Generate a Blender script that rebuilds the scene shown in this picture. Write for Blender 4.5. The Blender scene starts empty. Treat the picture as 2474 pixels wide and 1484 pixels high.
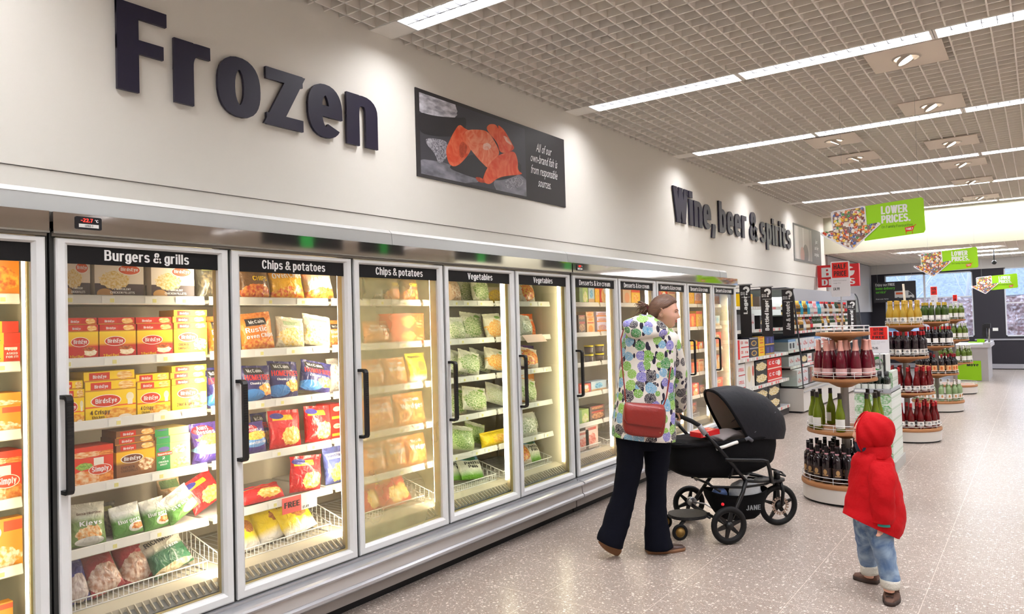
import bpy, math, random
from mathutils import Vector, Matrix, Euler, noise
R=math.radians; PI=math.pi; rnd=random.Random(7)
SC=bpy.context.scene; COL=SC.collection
# ---------------------------------------------------------------- camera, world, exposure
F_PX=1782.04; YAW,PITCH,ROLL=R(35.61826),R(1.30125),R(-1.59914)
_f=Vector((-math.sin(YAW)*math.cos(PITCH),math.cos(YAW)*math.cos(PITCH),math.sin(PITCH)))
_r0=Vector((math.cos(YAW),math.sin(YAW),0)); _u0=_r0.cross(_f)
_r=_r0*math.cos(ROLL)+_u0*math.sin(ROLL); _u=_u0*math.cos(ROLL)-_r0*math.sin(ROLL)
cd=bpy.data.cameras.new('camera'); cd.sensor_width=36; cd.lens=F_PX/2474*36; cd.clip_start=.05; cd.clip_end=200
cam=bpy.data.objects.new('camera',cd); COL.objects.link(cam); SC.camera=cam
CAMP=Vector((0,0,1.55))
cam.matrix_world=Matrix.Translation(CAMP)@Matrix((( _r.x,_u.x,-_f.x),(_r.y,_u.y,-_f.y),(_r.z,_u.z,-_f.z))).to_4x4()
def scr(p):
    v=Vector(p)-CAMP; d=max(v.dot(_f),.01); return (1237+F_PX*v.dot(_r)/d, 742-F_PX*v.dot(_u)/d)
wd=bpy.data.worlds.new('sky'); SC.world=wd; wd.use_nodes=True
wd.node_tree.nodes['Background'].inputs[0].default_value=(.72,.82,1,1)
wd.node_tree.nodes['Background'].inputs[1].default_value=2.3
SC.view_settings.view_transform='Standard'; SC.view_settings.look='None'; SC.view_settings.gamma=1
SC.view_settings.use_curve_mapping=False; SC.view_settings.exposure=0.6
cy=SC.cycles; cy.use_adaptive_sampling=True; cy.adaptive_threshold=.04; cy.max_bounces=7; cy.diffuse_bounces=3
cy.glossy_bounces=3; cy.transmission_bounces=4; cy.transparent_max_bounces=10; cy.caustics_reflective=False
cy.caustics_refractive=False; cy.sample_clamp_indirect=4; cy.use_denoising=True
K_STRIP=36.0; K_TUBE=5.0; K_SPOT=6.0
# ---------------------------------------------------------------- materials
def lin(c):
    if isinstance(c,str):
        c=[int(c[i:i+2],16)/255 for i in (0,2,4)]
    return tuple(x/12.92 if x<=.04045 else ((x+.055)/1.055)**2.4 for x in c[:3])+(1,)
_M={}
def nn(nt,t,**k):
    n=nt.nodes.new(t)
    for a,b in k.items(): setattr(n,a,b)
    return n
def mat(name,col='808080',rough=.5,metal=0,emit=0,ecol=None,spec=.5,trans=0,ior=1.45,bump=0,bscale=40,coat=0,sheen=0):
    if name in _M: return _M[name]
    m=bpy.data.materials.new(name); m.use_nodes=True; nt=m.node_tree; b=nt.nodes['Principled BSDF']
    b.inputs['Base Color'].default_value=lin(col); b.inputs['Roughness'].default_value=rough
    b.inputs['Metallic'].default_value=metal; b.inputs['Specular IOR Level'].default_value=spec
    b.inputs['Transmission Weight'].default_value=trans; b.inputs['IOR'].default_value=ior
    b.inputs['Coat Weight'].default_value=coat; b.inputs['Sheen Weight'].default_value=sheen
    if emit:
        b.inputs['Emission Color'].default_value=lin(ecol or col); b.inputs['Emission Strength'].default_value=emit
    if bump:
        t=nn(nt,'ShaderNodeTexCoord'); n=nn(nt,'ShaderNodeTexNoise'); n.inputs['Scale'].default_value=bscale; n.inputs['Detail'].default_value=3
        u=nn(nt,'ShaderNodeBump'); u.inputs['Strength'].default_value=bump; u.inputs['Distance'].default_value=.01
        nt.links.new(t.outputs['Object'],n.inputs['Vector']); nt.links.new(n.outputs['Fac'],u.inputs['Height']); nt.links.new(u.outputs[0],b.inputs['Normal'])
    _M[name]=m; return m
def bsdf(m): return m.node_tree.nodes['Principled BSDF']
def vmath(nt,op,a,b=None):
    n=nn(nt,'ShaderNodeVectorMath',operation=op)
    for i,x in enumerate((a,b)):
        if x is None: continue
        if isinstance(x,(tuple,list)): n.inputs[i].default_value=x
        else: nt.links.new(x,n.inputs[i])
    return n
def math_(nt,op,a,b=None,c=None):
    n=nn(nt,'ShaderNodeMath',operation=op)
    for i,x in enumerate((a,b,c)):
        if x is None: continue
        if isinstance(x,(int,float)): n.inputs[i].default_value=x
        else: nt.links.new(x,n.inputs[i])
    return n.outputs[0]
def mixc(nt,fac,a,b):
    n=nn(nt,'ShaderNodeMix',data_type='RGBA')
    for s,x in ((n.inputs['Factor'],fac),(n.inputs['A'],a),(n.inputs['B'],b)):
        if isinstance(x,(int,float)): s.default_value=x
        elif isinstance(x,(tuple,str)): s.default_value=lin(x) if isinstance(x,str) else x
        else: nt.links.new(x,s)
    return n.outputs['Result']
def art(name,base,layers=(),rough=.45,crinkle=0,coat=0):
    """printed packaging: coloured shapes laid over a base colour in UV space"""
    if name in _M: return _M[name]
    m=mat(name,base,rough,coat=coat); nt=m.node_tree; b=bsdf(m)
    uv=nn(nt,'ShaderNodeUVMap').outputs[0]; c=lin(base)
    for L in layers:
        k=L[0]
        if k=='v':                                             # vertical blend from v0 (below) to v1 (above) into a colour
            s=nn(nt,'ShaderNodeSeparateXYZ'); nt.links.new(uv,s.inputs[0])
            mr=nn(nt,'ShaderNodeMapRange'); nt.links.new(s.outputs[1],mr.inputs[0]); mr.inputs[1].default_value=L[1]; mr.inputs[2].default_value=L[2]
            c=mixc(nt,mr.outputs[0],c,L[3]); continue
        cx,cy_,rx,ry=L[1:5]
        q=vmath(nt,'SUBTRACT',uv,(cx,cy_,0)).outputs[0]
        src=q
        if k=='n' or k=='w':
            no=nn(nt,'ShaderNodeTexNoise'); no.inputs['Scale'].default_value=L[7] if len(L)>7 else 9; no.inputs['Detail'].default_value=2
            nt.links.new(uv,no.inputs['Vector'])
            of=vmath(nt,'SUBTRACT',no.outputs['Color'],(.5,.5,.5)).outputs[0]
            of=vmath(nt,'MULTIPLY',of,(.35*rx*2,.35*ry*2,0)).outputs[0]; q=vmath(nt,'ADD',q,of).outputs[0]
        q=vmath(nt,'DIVIDE',q,(rx,ry,1)).outputs[0]
        if k=='r':
            q=vmath(nt,'ABSOLUTE',q).outputs[0]; s=nn(nt,'ShaderNodeSeparateXYZ'); nt.links.new(q,s.inputs[0])
            d=math_(nt,'MAXIMUM',s.outputs[0],s.outputs[1])
        else:
            q=vmath(nt,'MULTIPLY',q,(1,1,0)).outputs[0]; d=vmath(nt,'LENGTH',q).outputs['Value']
        fac=math_(nt,'LESS_THAN',d,1.0)
        if k=='n':                                             # mottled food picture between two colours
            rp=nn(nt,'ShaderNodeValToRGB'); rp.color_ramp.elements[0].position=.38; rp.color_ramp.elements[1].position=.62
            rp.color_ramp.elements[0].color=lin(L[5]); rp.color_ramp.elements[1].color=lin(L[6])
            n2=nn(nt,'ShaderNodeTexNoise'); n2.inputs['Scale'].default_value=(L[7] if len(L)>7 else 9)*1.6; n2.inputs['Detail'].default_value=3
            nt.links.new(uv,n2.inputs['Vector']); nt.links.new(n2.outputs['Fac'],rp.inputs[0]); c=mixc(nt,fac,c,rp.outputs[0])
        else: c=mixc(nt,fac,c,L[5])
    if not isinstance(c,tuple): nt.links.new(c,b.inputs['Base Color'])
    if crinkle:
        t=nn(nt,'ShaderNodeTexCoord'); n=nn(nt,'ShaderNodeTexNoise'); n.inputs['Scale'].default_value=22; n.inputs['Detail'].default_value=2; n.inputs['Distortion'].default_value=1.2
        u=nn(nt,'ShaderNodeBump'); u.inputs['Strength'].default_value=crinkle; u.inputs['Distance'].default_value=.02
        nt.links.new(t.outputs['Object'],n.inputs['Vector']); nt.links.new(n.outputs['Fac'],u.inputs['Height']); nt.links.new(u.outputs[0],b.inputs['Normal'])
    return m
# ---------------------------------------------------------------- mesh building
class MB:
    def __init__(s): s.v=[]; s.f=[]; s.m=[]; s.s=[]
    def add(s,vs,fs,m=0,sm=False,mx=None):
        o=len(s.v); s.v+=[tuple(mx@Vector(v)) if mx else tuple(v) for v in vs]
        s.f+=[tuple(i+o for i in f) for f in fs]; s.m+=[m]*len(fs); s.s+=[sm]*len(fs); return s
    def box(s,x0,y0,z0,x1,y1,z1,m=0,mx=None):
        v=[(x,y,z) for z in(z0,z1) for y in(y0,y1) for x in(x0,x1)]
        return s.add(v,[(0,2,3,1),(4,5,7,6),(0,1,5,4),(2,6,7,3),(0,4,6,2),(1,3,7,5)],m,False,mx)
    def cbox(s,c,d,m=0,mx=None): return s.box(c[0]-d[0]/2,c[1]-d[1]/2,c[2]-d[2]/2,c[0]+d[0]/2,c[1]+d[1]/2,c[2]+d[2]/2,m,mx)
    def rbox(s,x0,y0,z0,x1,y1,z1,r,m=0,axis=2,n=4,mx=None):
        """box with its four edges along one axis rounded"""
        L=[(x0,x1),(y0,y1),(z0,z1)]; a,b=[i for i in range(3) if i!=axis]; P=[]
        for (sx,sy,a0) in ((1,1,0),(0,1,90),(0,0,180),(1,0,270)):
            cx=L[a][sx]-(r if sx else -r); cy_=L[b][sy]-(r if sy else -r)
            for i in range(n+1): t=R(a0+90*i/n); P.append((cx+r*math.cos(t),cy_+r*math.sin(t)))
        return s.prism(P,axis,L[axis][0],L[axis][1],m,True,mx)
    def prism(s,P,axis,a0,a1,m=0,sm=False,mx=None):
        n=len(P)
        def pt(p,a):
            q=[p[0],p[1]]; q.insert(axis,a); return tuple(q)
        v=[pt(p,a0) for p in P]+[pt(p,a1) for p in P]
        ar=sum(P[i][0]*P[(i+1)%n][1]-P[(i+1)%n][0]*P[i][1] for i in range(n))
        if (ar<0)!=(axis==1): P=None
        fs=[(i,(i+1)%n,(i+1)%n+n,i+n) for i in range(n)]; caps=[tuple(reversed(range(n))),tuple(range(n,2*n))]
        if P is None: fs=[tuple(reversed(f)) for f in fs]; caps=[tuple(reversed(f)) for f in caps]
        s.add(v,fs,m,sm,mx); o=len(s.v)-2*n
        for c in caps: s.f.append(tuple(i+o for i in c)); s.m.append(m); s.s.append(False)
        return s
    def grid(s,fn,nu,nv,m=0,cu=False,cv=False,sm=True,mx=None,flip=False):
        v=[fn(i/(nu if cu else nu-1),j/(nv if cv else nv-1)) for j in range(nv) for i in range(nu)]; f=[]
        for j in range(nv if cv else nv-1):
            for i in range(nu if cu else nu-1):
                a,b,c,d=j*nu+i,j*nu+(i+1)%nu,((j+1)%nv)*nu+(i+1)%nu,((j+1)%nv)*nu+i
                f.append((d,c,b,a) if flip else (a,b,c,d))
        return s.add(v,f,m,sm,mx)
    def tube(s,pts,r,n=8,m=0,closed=False,mx=None,caps=True,sy=1):
        pts=[Vector(p) for p in pts]; N=len(pts); rr=r if isinstance(r,(list,tuple)) else [r]*N
        T=[]
        for i in range(N):
            a=pts[(i-1)%N] if (closed or i>0) else pts[i]; b=pts[(i+1)%N] if (closed or i<N-1) else pts[i]
            T.append((b-a).normalized() if (b-a).length>1e-9 else Vector((0,0,1)))
        up=Vector((0,0,1)) if abs(T[0].z)<.9 else Vector((1,0,0)); U=(up-T[0]*up.dot(T[0])).normalized(); v=[]
        for i in range(N):
            U=(U-T[i]*U.dot(T[i])); U=U.normalized() if U.length>1e-6 else T[i].orthogonal().normalized(); W=T[i].cross(U)
            for k in range(n):
                a=2*PI*k/n; v.append(pts[i]+U*math.cos(a)*rr[i]*sy+W*math.sin(a)*rr[i])
        f=[(i*n+k,i*n+(k+1)%n,((i+1)%N)*n+(k+1)%n,((i+1)%N)*n+k) for i in range(N if closed else N-1) for k in range(n)]
        if not closed and caps: f+= [tuple(reversed(range(n))),tuple(range((N-1)*n,N*n))]
        return s.add(v,f,m,n>4,mx)
    def bar(s,a,b,w,h,m=0):
        """rectangular bar from a to b"""
        a,b=Vector(a),Vector(b); T=(b-a).normalized(); up=Vector((0,0,1)) if abs(T.z)<.95 else Vector((0,1,0))
        S=T.cross(up).normalized(); U=S.cross(T)
        v=[p+S*x*w/2+U*z*h/2 for p in (a,b) for x,z in ((-1,-1),(1,-1),(1,1),(-1,1))]
        return s.add(v,[(0,1,2,3),(7,6,5,4),(0,4,5,1),(1,5,6,2),(2,6,7,3),(3,7,4,0)],m)
    def lathe(s,prof,n=20,m=0,c=(0,0,0),mx=None,a0=0,a1=2*PI,ms=None,sm=True):
        full=abs(a1-a0)>=2*PI-1e-6; K=n if full else n+1
        v=[(c[0]+r*math.cos(a0+(a1-a0)*k/n),c[1]+r*math.sin(a0+(a1-a0)*k/n),c[2]+z) for r,z in prof for k in range(K)]
        for i in range(len(prof)-1):
            f=[(i*K+k,i*K+(k+1)%K,(i+1)*K+(k+1)%K,(i+1)*K+k) for k in range(n)]
            if i==0: s.add(v,f,ms[i] if ms else m,sm,mx); o=len(s.v)-len(v)
            else:
                s.f+=[tuple(q+o for q in g) for g in f]; s.m+=[ms[i] if ms else m]*n; s.s+=[sm]*n
        return s
    def sphere(s,c,r,n=12,m=0,mx=None,nv=None):
        rx,ry,rz=r if isinstance(r,(tuple,list)) else (r,r,r); nv=nv or n//2+2
        return s.grid(lambda u,v:(c[0]+rx*math.cos(2*PI*u)*math.sin(PI*max(.001,min(.999,v))),c[1]+ry*math.sin(2*PI*u)*math.sin(PI*max(.001,min(.999,v))),c[2]-rz*math.cos(PI*v)),n,nv,m,cu=True,mx=mx)
    def disc(s,c,r,ax=2,n=20,m=0,mx=None):
        a,b=[i for i in range(3) if i!=ax]; v=[]
        for k in range(n):
            p=list(c); p[a]+=r*math.cos(2*PI*k/n); p[b]+=r*math.sin(2*PI*k/n); v.append(p)
        return s.add(v,[tuple(range(n))],m,False,mx)
    def build(s,name,mats,parent=None,loc=(0,0,0),rot=(0,0,0),uv=None,link=True):
        me=bpy.data.meshes.new(name); me.from_pydata(s.v,[],s.f)
        mats=mats if isinstance(mats,(list,tuple)) else [mats]
        for q in mats: me.materials.append(q)
        if len(mats)>1: me.polygons.foreach_set('material_index',[min(x,len(mats)-1) for x in s.m])
        me.polygons.foreach_set('use_smooth',s.s)
        if uv:
            a,b=uv[:2]; A=[v[a] for v in s.v]; B=[v[b] for v in s.v]; a0,a1,b0,b1=(min(A),max(A),min(B),max(B)) if len(uv)<6 else uv[2:]
            l=me.uv_layers.new(name='UVMap'); fl=[]
            for p in me.polygons:
                for vi in p.vertices: fl+=[(s.v[vi][a]-a0)/max(a1-a0,1e-6),(s.v[vi][b]-b0)/max(b1-b0,1e-6)]
            l.data.foreach_set('uv',fl)
        me.update(); o=bpy.data.objects.new(name,me); COL.objects.link(o)
        o.location=loc; o.rotation_euler=rot
        if parent: o.parent=parent
        return o
def thing(name,label,cat,loc=(0,0,0),rot=(0,0,0),group=None):
    o=bpy.data.objects.new(name,None); o.empty_display_size=.05; COL.objects.link(o); o.location=loc; o.rotation_euler=rot
    return tag(o,label,cat,group)
def tag(o,label,cat,group=None,kind=None):
    if label: o['label']=label
    if cat: o['category']=cat
    if group: o['group']=group
    if kind: o['kind']=kind
    return o
def struct(name,mb,m,uv=None): return tag(mb.build(name,m,uv=uv),None,None,None,'structure')
def dup(root,loc=None,rot=None,label=None,group=None,scale=None):
    r=root.copy(); COL.objects.link(r)
    if loc is not None: r.location=loc
    if rot is not None: r.rotation_euler=rot
    if scale is not None: r.scale=scale
    if label: r['label']=label
    if group: r['group']=group
    for ch in list(root.children):
        c=ch.copy(); COL.objects.link(c); c.parent=r
        for g in ch.children: d=g.copy(); COL.objects.link(d); d.parent=c
    return r
ORD=['first','second','third','fourth','fifth','sixth','seventh','eighth','ninth','tenth','eleventh','twelfth','thirteenth','fourteenth','fifteenth','sixteenth','seventeenth','eighteenth','nineteenth','twentieth','twenty-first','twenty-second','twenty-third','twenty-fourth','twenty-fifth','twenty-sixth','twenty-seventh','twenty-eighth']
def lab_order(objs,fmt):
    """label each of a row by its order from the left as seen"""
    objs=sorted(objs,key=lambda o:scr(o.matrix_world.translation if o.parent else o.location)[0])
    n=len(objs)
    for i,o in enumerate(objs):
        w='only' if n==1 else 'leftmost' if i==0 else 'rightmost' if i==n-1 else ORD[min(i,27)]+' from left'
        o['label']=fmt.replace('#',w)
# ---------------------------------------------------------------- lettering: a bold condensed stroke face
def arc(cx,cy_,rx,ry,a0,a1,n=12,p=2.5):
    o=[]
    for i in range(n+1):
        t=R(a0+(a1-a0)*i/n); c,s=math.cos(t),math.sin(t)
        o.append((cx+rx*math.copysign(abs(c)**(2/p),c),cy_+ry*math.copysign(abs(s)**(2/p),s)))
    return o
X=.72; DS=-.27
def _bowl(x=0): return arc(.18+x,.36,.18,.36,0,360,30,2.35)
def _s(h,w,y=0): r=h/4; return arc(w/2,y+3*r,w/2-.01,r,15,235)+arc(w/2,y+r,w/2,r,55,-165)
G={
'a':(.36,[arc(.18,.52,.17,.2,165,0)+[(.36,0)],[(.36,.4)]+arc(.17,.2,.17,.2,90,270)+[(.36,.1)]]),
'b':(.36,[[(0,0),(0,1)],_bowl()]),'c':(.34,[arc(.18,.36,.18,.36,38,322,16)]),'d':(.36,[[(.36,0),(.36,1)],_bowl()]),
'e':(.36,[arc(.18,.36,.18,.36,0,318,28,2.35),[(.0,.36),(.36,.36)]]),'f':(.24,[[(.1,0),(.1,.8)]+arc(.28,.82,.18,.18,180,95),[(-.03,X),(.26,X)]]),
'g':(.36,[_bowl(),[(.36,X),(.36,-.05)]+arc(.18,-.05,.18,.22,0,-155)]),'h':(.36,[[(0,0),(0,1)],arc(.18,.5,.18,.22,180,0)+[(.36,0)]]),
'i':(0,[[(0,0),(0,X)],[(0,.95),(0,1)]]),'j':(.05,[[(.05,X),(.05,DS)],[(.05,.95),(.05,1)]]),'k':(.34,[[(0,0),(0,1)],[(.02,.28),(.33,X)],[(.12,.4),(.36,0)]]),
'l':(0,[[(0,0),(0,1)]]),'m':(.64,[[(0,0),(0,X)],arc(.16,.5,.16,.22,180,0)+[(.32,0)],arc(.48,.5,.16,.22,180,0)+[(.64,0)]]),
'n':(.36,[[(0,0),(0,X)],arc(.18,.5,.18,.22,180,0)+[(.36,0)]]),'o':(.36,[_bowl()]),'p':(.36,[[(0,X),(0,DS)],_bowl()]),'q':(.36,[[(.36,X),(.36,DS)],_bowl()]),
'r':(.22,[[(0,0),(0,X)],arc(.2,.46,.2,.26,180,88)]),'s':(.34,[_s(.72,.34)]),'t':(.26,[[(.1,.92),(.1,.2)]+arc(.26,.18,.16,.18,180,265),[(-.03,X),(.26,X)]]),
'u':(.36,[[(.36,X),(.36,0)],[(0,X)]+arc(.18,.22,.18,.22,180,360)]),'v':(.36,[[(0,X),(.18,0)],[(.18,0),(.36,X)]]),
'w':(.6,[[(0,X),(.15,0)],[(.15,0),(.3,X)],[(.3,X),(.45,0)],[(.45,0),(.6,X)]]),'x':(.36,[[(0,X),(.36,0)],[(.36,X),(0,0)]]),
'y':(.36,[[(0,X),(.18,.05)],[(.36,X),(.1,DS)]]),'z':(.34,[[(0,X),(.34,X)],[(.335,X),(.01,0)],[(0,0),(.34,0)]]),
'A':(.5,[[(0,0),(.25,1)],[(.5,0),(.25,1)],[(.1,.28),(.4,.28)]]),'B':(.44,[[(0,0),(0,1)],[(0,1)]+arc(.24,.77,.17,.23,90,-90)+[(0,.54)],[(0,.54)]+arc(.24,.27,.2,.27,90,-90)+[(0,0)]]),
'C':(.44,[arc(.22,.5,.22,.5,35,325,18)]),'D':(.44,[[(0,0),(0,1)],[(0,1)]+arc(.2,.5,.24,.5,90,-90,16)+[(0,0)]]),
'E':(.36,[[(0,0),(0,1)],[(0,1),(.38,1)],[(0,.53),(.34,.53)],[(0,0),(.38,0)]]),'F':(.32,[[(0,0),(0,1)],[(0,1),(.32,1)],[(0,.53),(.28,.53)]]),
'G':(.46,[arc(.22,.5,.22,.5,40,355,18),[(.25,.46),(.45,.46)]]),'H':(.44,[[(0,0),(0,1)],[(.44,0),(.44,1)],[(0,.52),(.44,.52)]]),'I':(0,[[(0,0),(0,1)]]),
'J':(.34,[[(.34,1)]+arc(.17,.24,.17,.24,0,-170)]),'K':(.44,[[(0,0),(0,1)],[(.02,.4),(.42,1)],[(.14,.55),(.46,0)]]),'L':(.34,[[(0,0),(0,1)],[(0,0),(.36,0)]]),
'M':(.6,[[(0,0),(0,1)],[(.6,0),(.6,1)],[(.02,1),(.3,0)],[(.3,0),(.58,1)]]),'N':(.46,[[(0,0),(0,1)],[(.46,0),(.46,1)],[(.02,1),(.44,0)]]),
'O':(.46,[arc(.23,.5,.23,.5,0,360,20)]),'P':(.42,[[(0,0),(0,1)],[(0,1)]+arc(.24,.73,.18,.27,90,-90)+[(0,.46)]]),
'R':(.44,[[(0,0),(0,1)],[(0,1)]+arc(.24,.75,.18,.25,90,-90)+[(0,.5)],[(.24,.5),(.44,0)]]),'S':(.42,[_s(1,.42)]),'T':(.4,[[(.2,0),(.2,1)],[(-.02,1),(.42,1)]]),
'U':(.44,[[(0,1)]+arc(.22,.26,.22,.26,180,360)+[(.44,1)]]),'V':(.46,[[(0,1),(.23,0)],[(.46,1),(.23,0)]]),'W':(.74,[[(0,1),(.185,0)],[(.185,0),(.37,1)],[(.37,1),(.555,0)],[(.555,0),(.74,1)]]),
'Y':(.44,[[(0,1),(.22,.45)],[(.44,1),(.22,.45)],[(.22,.45),(.22,0)]]),'Z':(.4,[[(0,1),(.4,1)],[(.38,1),(.02,0)],[(0,0),(.4,0)]]),
'&':(.6,[[(.62,0),(.13,.70)]+arc(.28,.81,.15,.19,190,-10)+[(.36,.66),(.08,.38)]+arc(.22,.2,.2,.2,150,290)+[(.44,.12),(.56,.40)]]),
'0':(.38,[arc(.19,.5,.19,.5,0,360,18)]),'1':(.2,[[(.14,0),(.14,1)],[(0,.8),(.12,.8)]]),'2':(.38,[arc(.19,.74,.19,.26,170,-25)+[(.0,0)],[(0,0),(.4,0)]]),'4':(.42,[[(.3,0),(.3,1)],[(.28,1),(0,.3)],[(0,.26),(.42,.26)]]),
'5':(.38,[[(.36,1),(.04,1),(.0,.55)]+arc(.18,.32,.2,.32,110,-160)]),'7':(.36,[[(0,1),(.36,1)],[(.34,1),(.12,0)]]),'8':(.38,[arc(.19,.77,.17,.23,0,360),arc(.19,.27,.19,.27,0,360)]),
'9':(.38,[arc(.19,.7,.19,.3,0,360),[(.38,.7),(.3,0)]]),'3':(.36,[arc(.17,.76,.18,.24,160,-90),arc(.17,.26,.2,.26,90,-160)]),'%':(.5,[arc(.1,.8,.1,.18,0,360),arc(.42,.2,.1,.18,0,360),[(.1,0),(.42,1)]]),
'£':(.4,[[(0,0),(.4,0)],[(.1,0),(.1,.7)]+arc(.24,.74,.14,.26,180,30),[(0,.45),(.28,.45)]]),
'.':(0,[[(0,0),(0,.06)]]),',':(0,[[(0,.06),(0,0)],[(0,0),(-.05,-.18)]]),'-':(.2,[[(0,.36),(.2,.36)]]),"'":(0,[[(0,.8),(0,1)]]),'!':(0,[[(0,.35),(0,1)],[(0,0),(0,.04)]])}
def letters(mb,text,x,y,h,w=None,wx=.21,wy=.165,gap=.12,dep=.001,org=(0,0,0),ax='y',m=0,align='c',put=None,shear=0):
    """adds text to mb; ax: 'y' faces +x and reads along +y, 'x' faces -y and reads along +x. x,y = anchor in that plane"""
    segs=[]; px=0; hv=wy/2
    for ch in text:
        if ch==' ': px+=.24; continue
        W,st=G.get(ch,G['o']); px+=wx/2
        for P in st:
            P=[(a+px,b) for a,b in P]; closed=len(P)>3 and abs(P[0][0]-P[-1][0])<1e-4 and abs(P[0][1]-P[-1][1])<1e-4
            if closed: P=P[:-1]
            else:
                for e,q in ((0,1),(-1,-2)):
                    dx,dy=P[e][0]-P[q][0],P[e][1]-P[q][1]; L=math.hypot(dx,dy) or 1
                    if abs(dy)/L>.55 and (abs(P[e][1]-round(P[e][1]*100)/100)<1e-3): P[e]=(P[e][0]+dx/L*hv,P[e][1]+dy/L*hv)
                    elif abs(dx)/L>.98: P[e]=(P[e][0]+dx/L*wx*.5*(1 if (e==-1) == (dx>0) else 0),P[e][1])
            segs.append((P,closed))
        px+=W+wx/2+gap
    tot=px-gap; k=h/(1+2*hv); kx=k if w is None else w/tot
    sk=0; ox=x-(tot*kx/2 if align=='c' else 0 if align=='l' else tot*kx)
    def PT(a,b,d):
        a=a+shear*b; A=ox+a*kx; B=y+(b+hv)*k
        if put: return put(A,B,d)
        return (org[0]+d,org[1]+A,org[2]+B) if ax=='y' else (org[0]+A,org[1]-d,org[2]+B)
    for P,cl in segs:
        n=len(P); Lf=[];Rt=[]
        if n==2 and abs(P[0][0]-P[1][0])>.035 and abs(P[0][1]-P[1][1])>.1:      # slanting stroke with level ends
            (xa,ya),(xb,yb)=P if P[0][1]<P[1][1] else (P[1],P[0]); L_=math.hypot(xb-xa,yb-ya); q_=wx*.5*min(1.25,L_/(yb-ya)); sl_=(xb-xa)/(yb-ya)
            e0_,e1_=(hv if min(abs(ya-t_) for t_ in (0,DS,X,1))<.02 else 0),(hv if min(abs(yb-t_) for t_ in (0,X,1))<.02 else 0)
            xa-=sl_*e0_*0; Lf=[(xa-q_,ya-e0_),(xb-q_,yb+e1_)]; Rt=[(xa+q_,ya-e0_),(xb+q_,yb+e1_)]
            sk+=1; dd_=dep+sk*4e-5; z=(dd_,0) if dep>.0015 else (dd_,); v=[PT(a,b,d) for d in z for a,b in Lf+Rt]; f=[(0,2,3,1)]
            if len(z)>1: f+=[(0,1,5,4),(3,2,6,7),(2,0,4,6),(1,3,7,5)]
            mb.add(v,f,m); continue
        for i in range(n):
            a=P[i-1] if (i>0 or cl) else None; b=P[(i+1)%n] if (i<n-1 or cl) else None; c=P[i]
            t=[]
            if a: t.append((c[0]-a[0],c[1]-a[1]))
            if b: t.append((b[0]-c[0],b[1]-c[1]))
            N=[]
            for dx,dy in t:
                L=math.hypot(dx,dy) or 1e-6; N.append((-dy/L,dx/L))
            nx=sum(q[0] for q in N)/len(N); ny=sum(q[1] for q in N)/len(N); q2=max(nx*nx+ny*ny,.35); nx/=q2; ny/=q2
            Lf.append((c[0]+nx*wx/2,c[1]+ny*wy/2)); Rt.append((c[0]-nx*wx/2,c[1]-ny*wy/2))
        sk+=1; dd_=dep+sk*4e-5; z=(dd_,0) if dep>.0015 else (dd_,)
        v=[PT(a,b,d) for d in z for a,b in Lf+Rt]; f=[]; M=2*n
        for i in range(n if cl else n-1):
            j=(i+1)%n; f.append((n+i,n+j,j,i))
            if len(z)>1: f+=[(i,j,M+j,M+i),(n+j,n+i,M+n+i,M+n+j)]
        if len(z)>1 and not cl: f+=[(0,M,M+n,n),(n-1,2*n-1,M+2*n-1,M+n-1)]
        mb.add(v,f,m)
    return tot*kx
def font_text(body,h,shear=.25,off=0):
    c=bpy.data.curves.new('t','FONT'); c.body=body; c.size=h; c.shear=shear; c.offset=off; c.align_x='CENTER'; c.resolution_u=2
    o=bpy.data.objects.new('t',c); me=bpy.data.meshes.new_from_object(o); v=[tuple(q.co) for q in me.vertices]; f=[tuple(p.vertices) for p in me.polygons]
    bpy.data.objects.remove(o); bpy.data.meshes.remove(me); return v,f
WHITE=mat('white_print','f2f2f0',.6); BLACK=mat('black_print','17161a',.6); RED=mat('red_print','e0241c',.5); YEL=mat('yellow_print','f7cf1b',.5)
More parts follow.
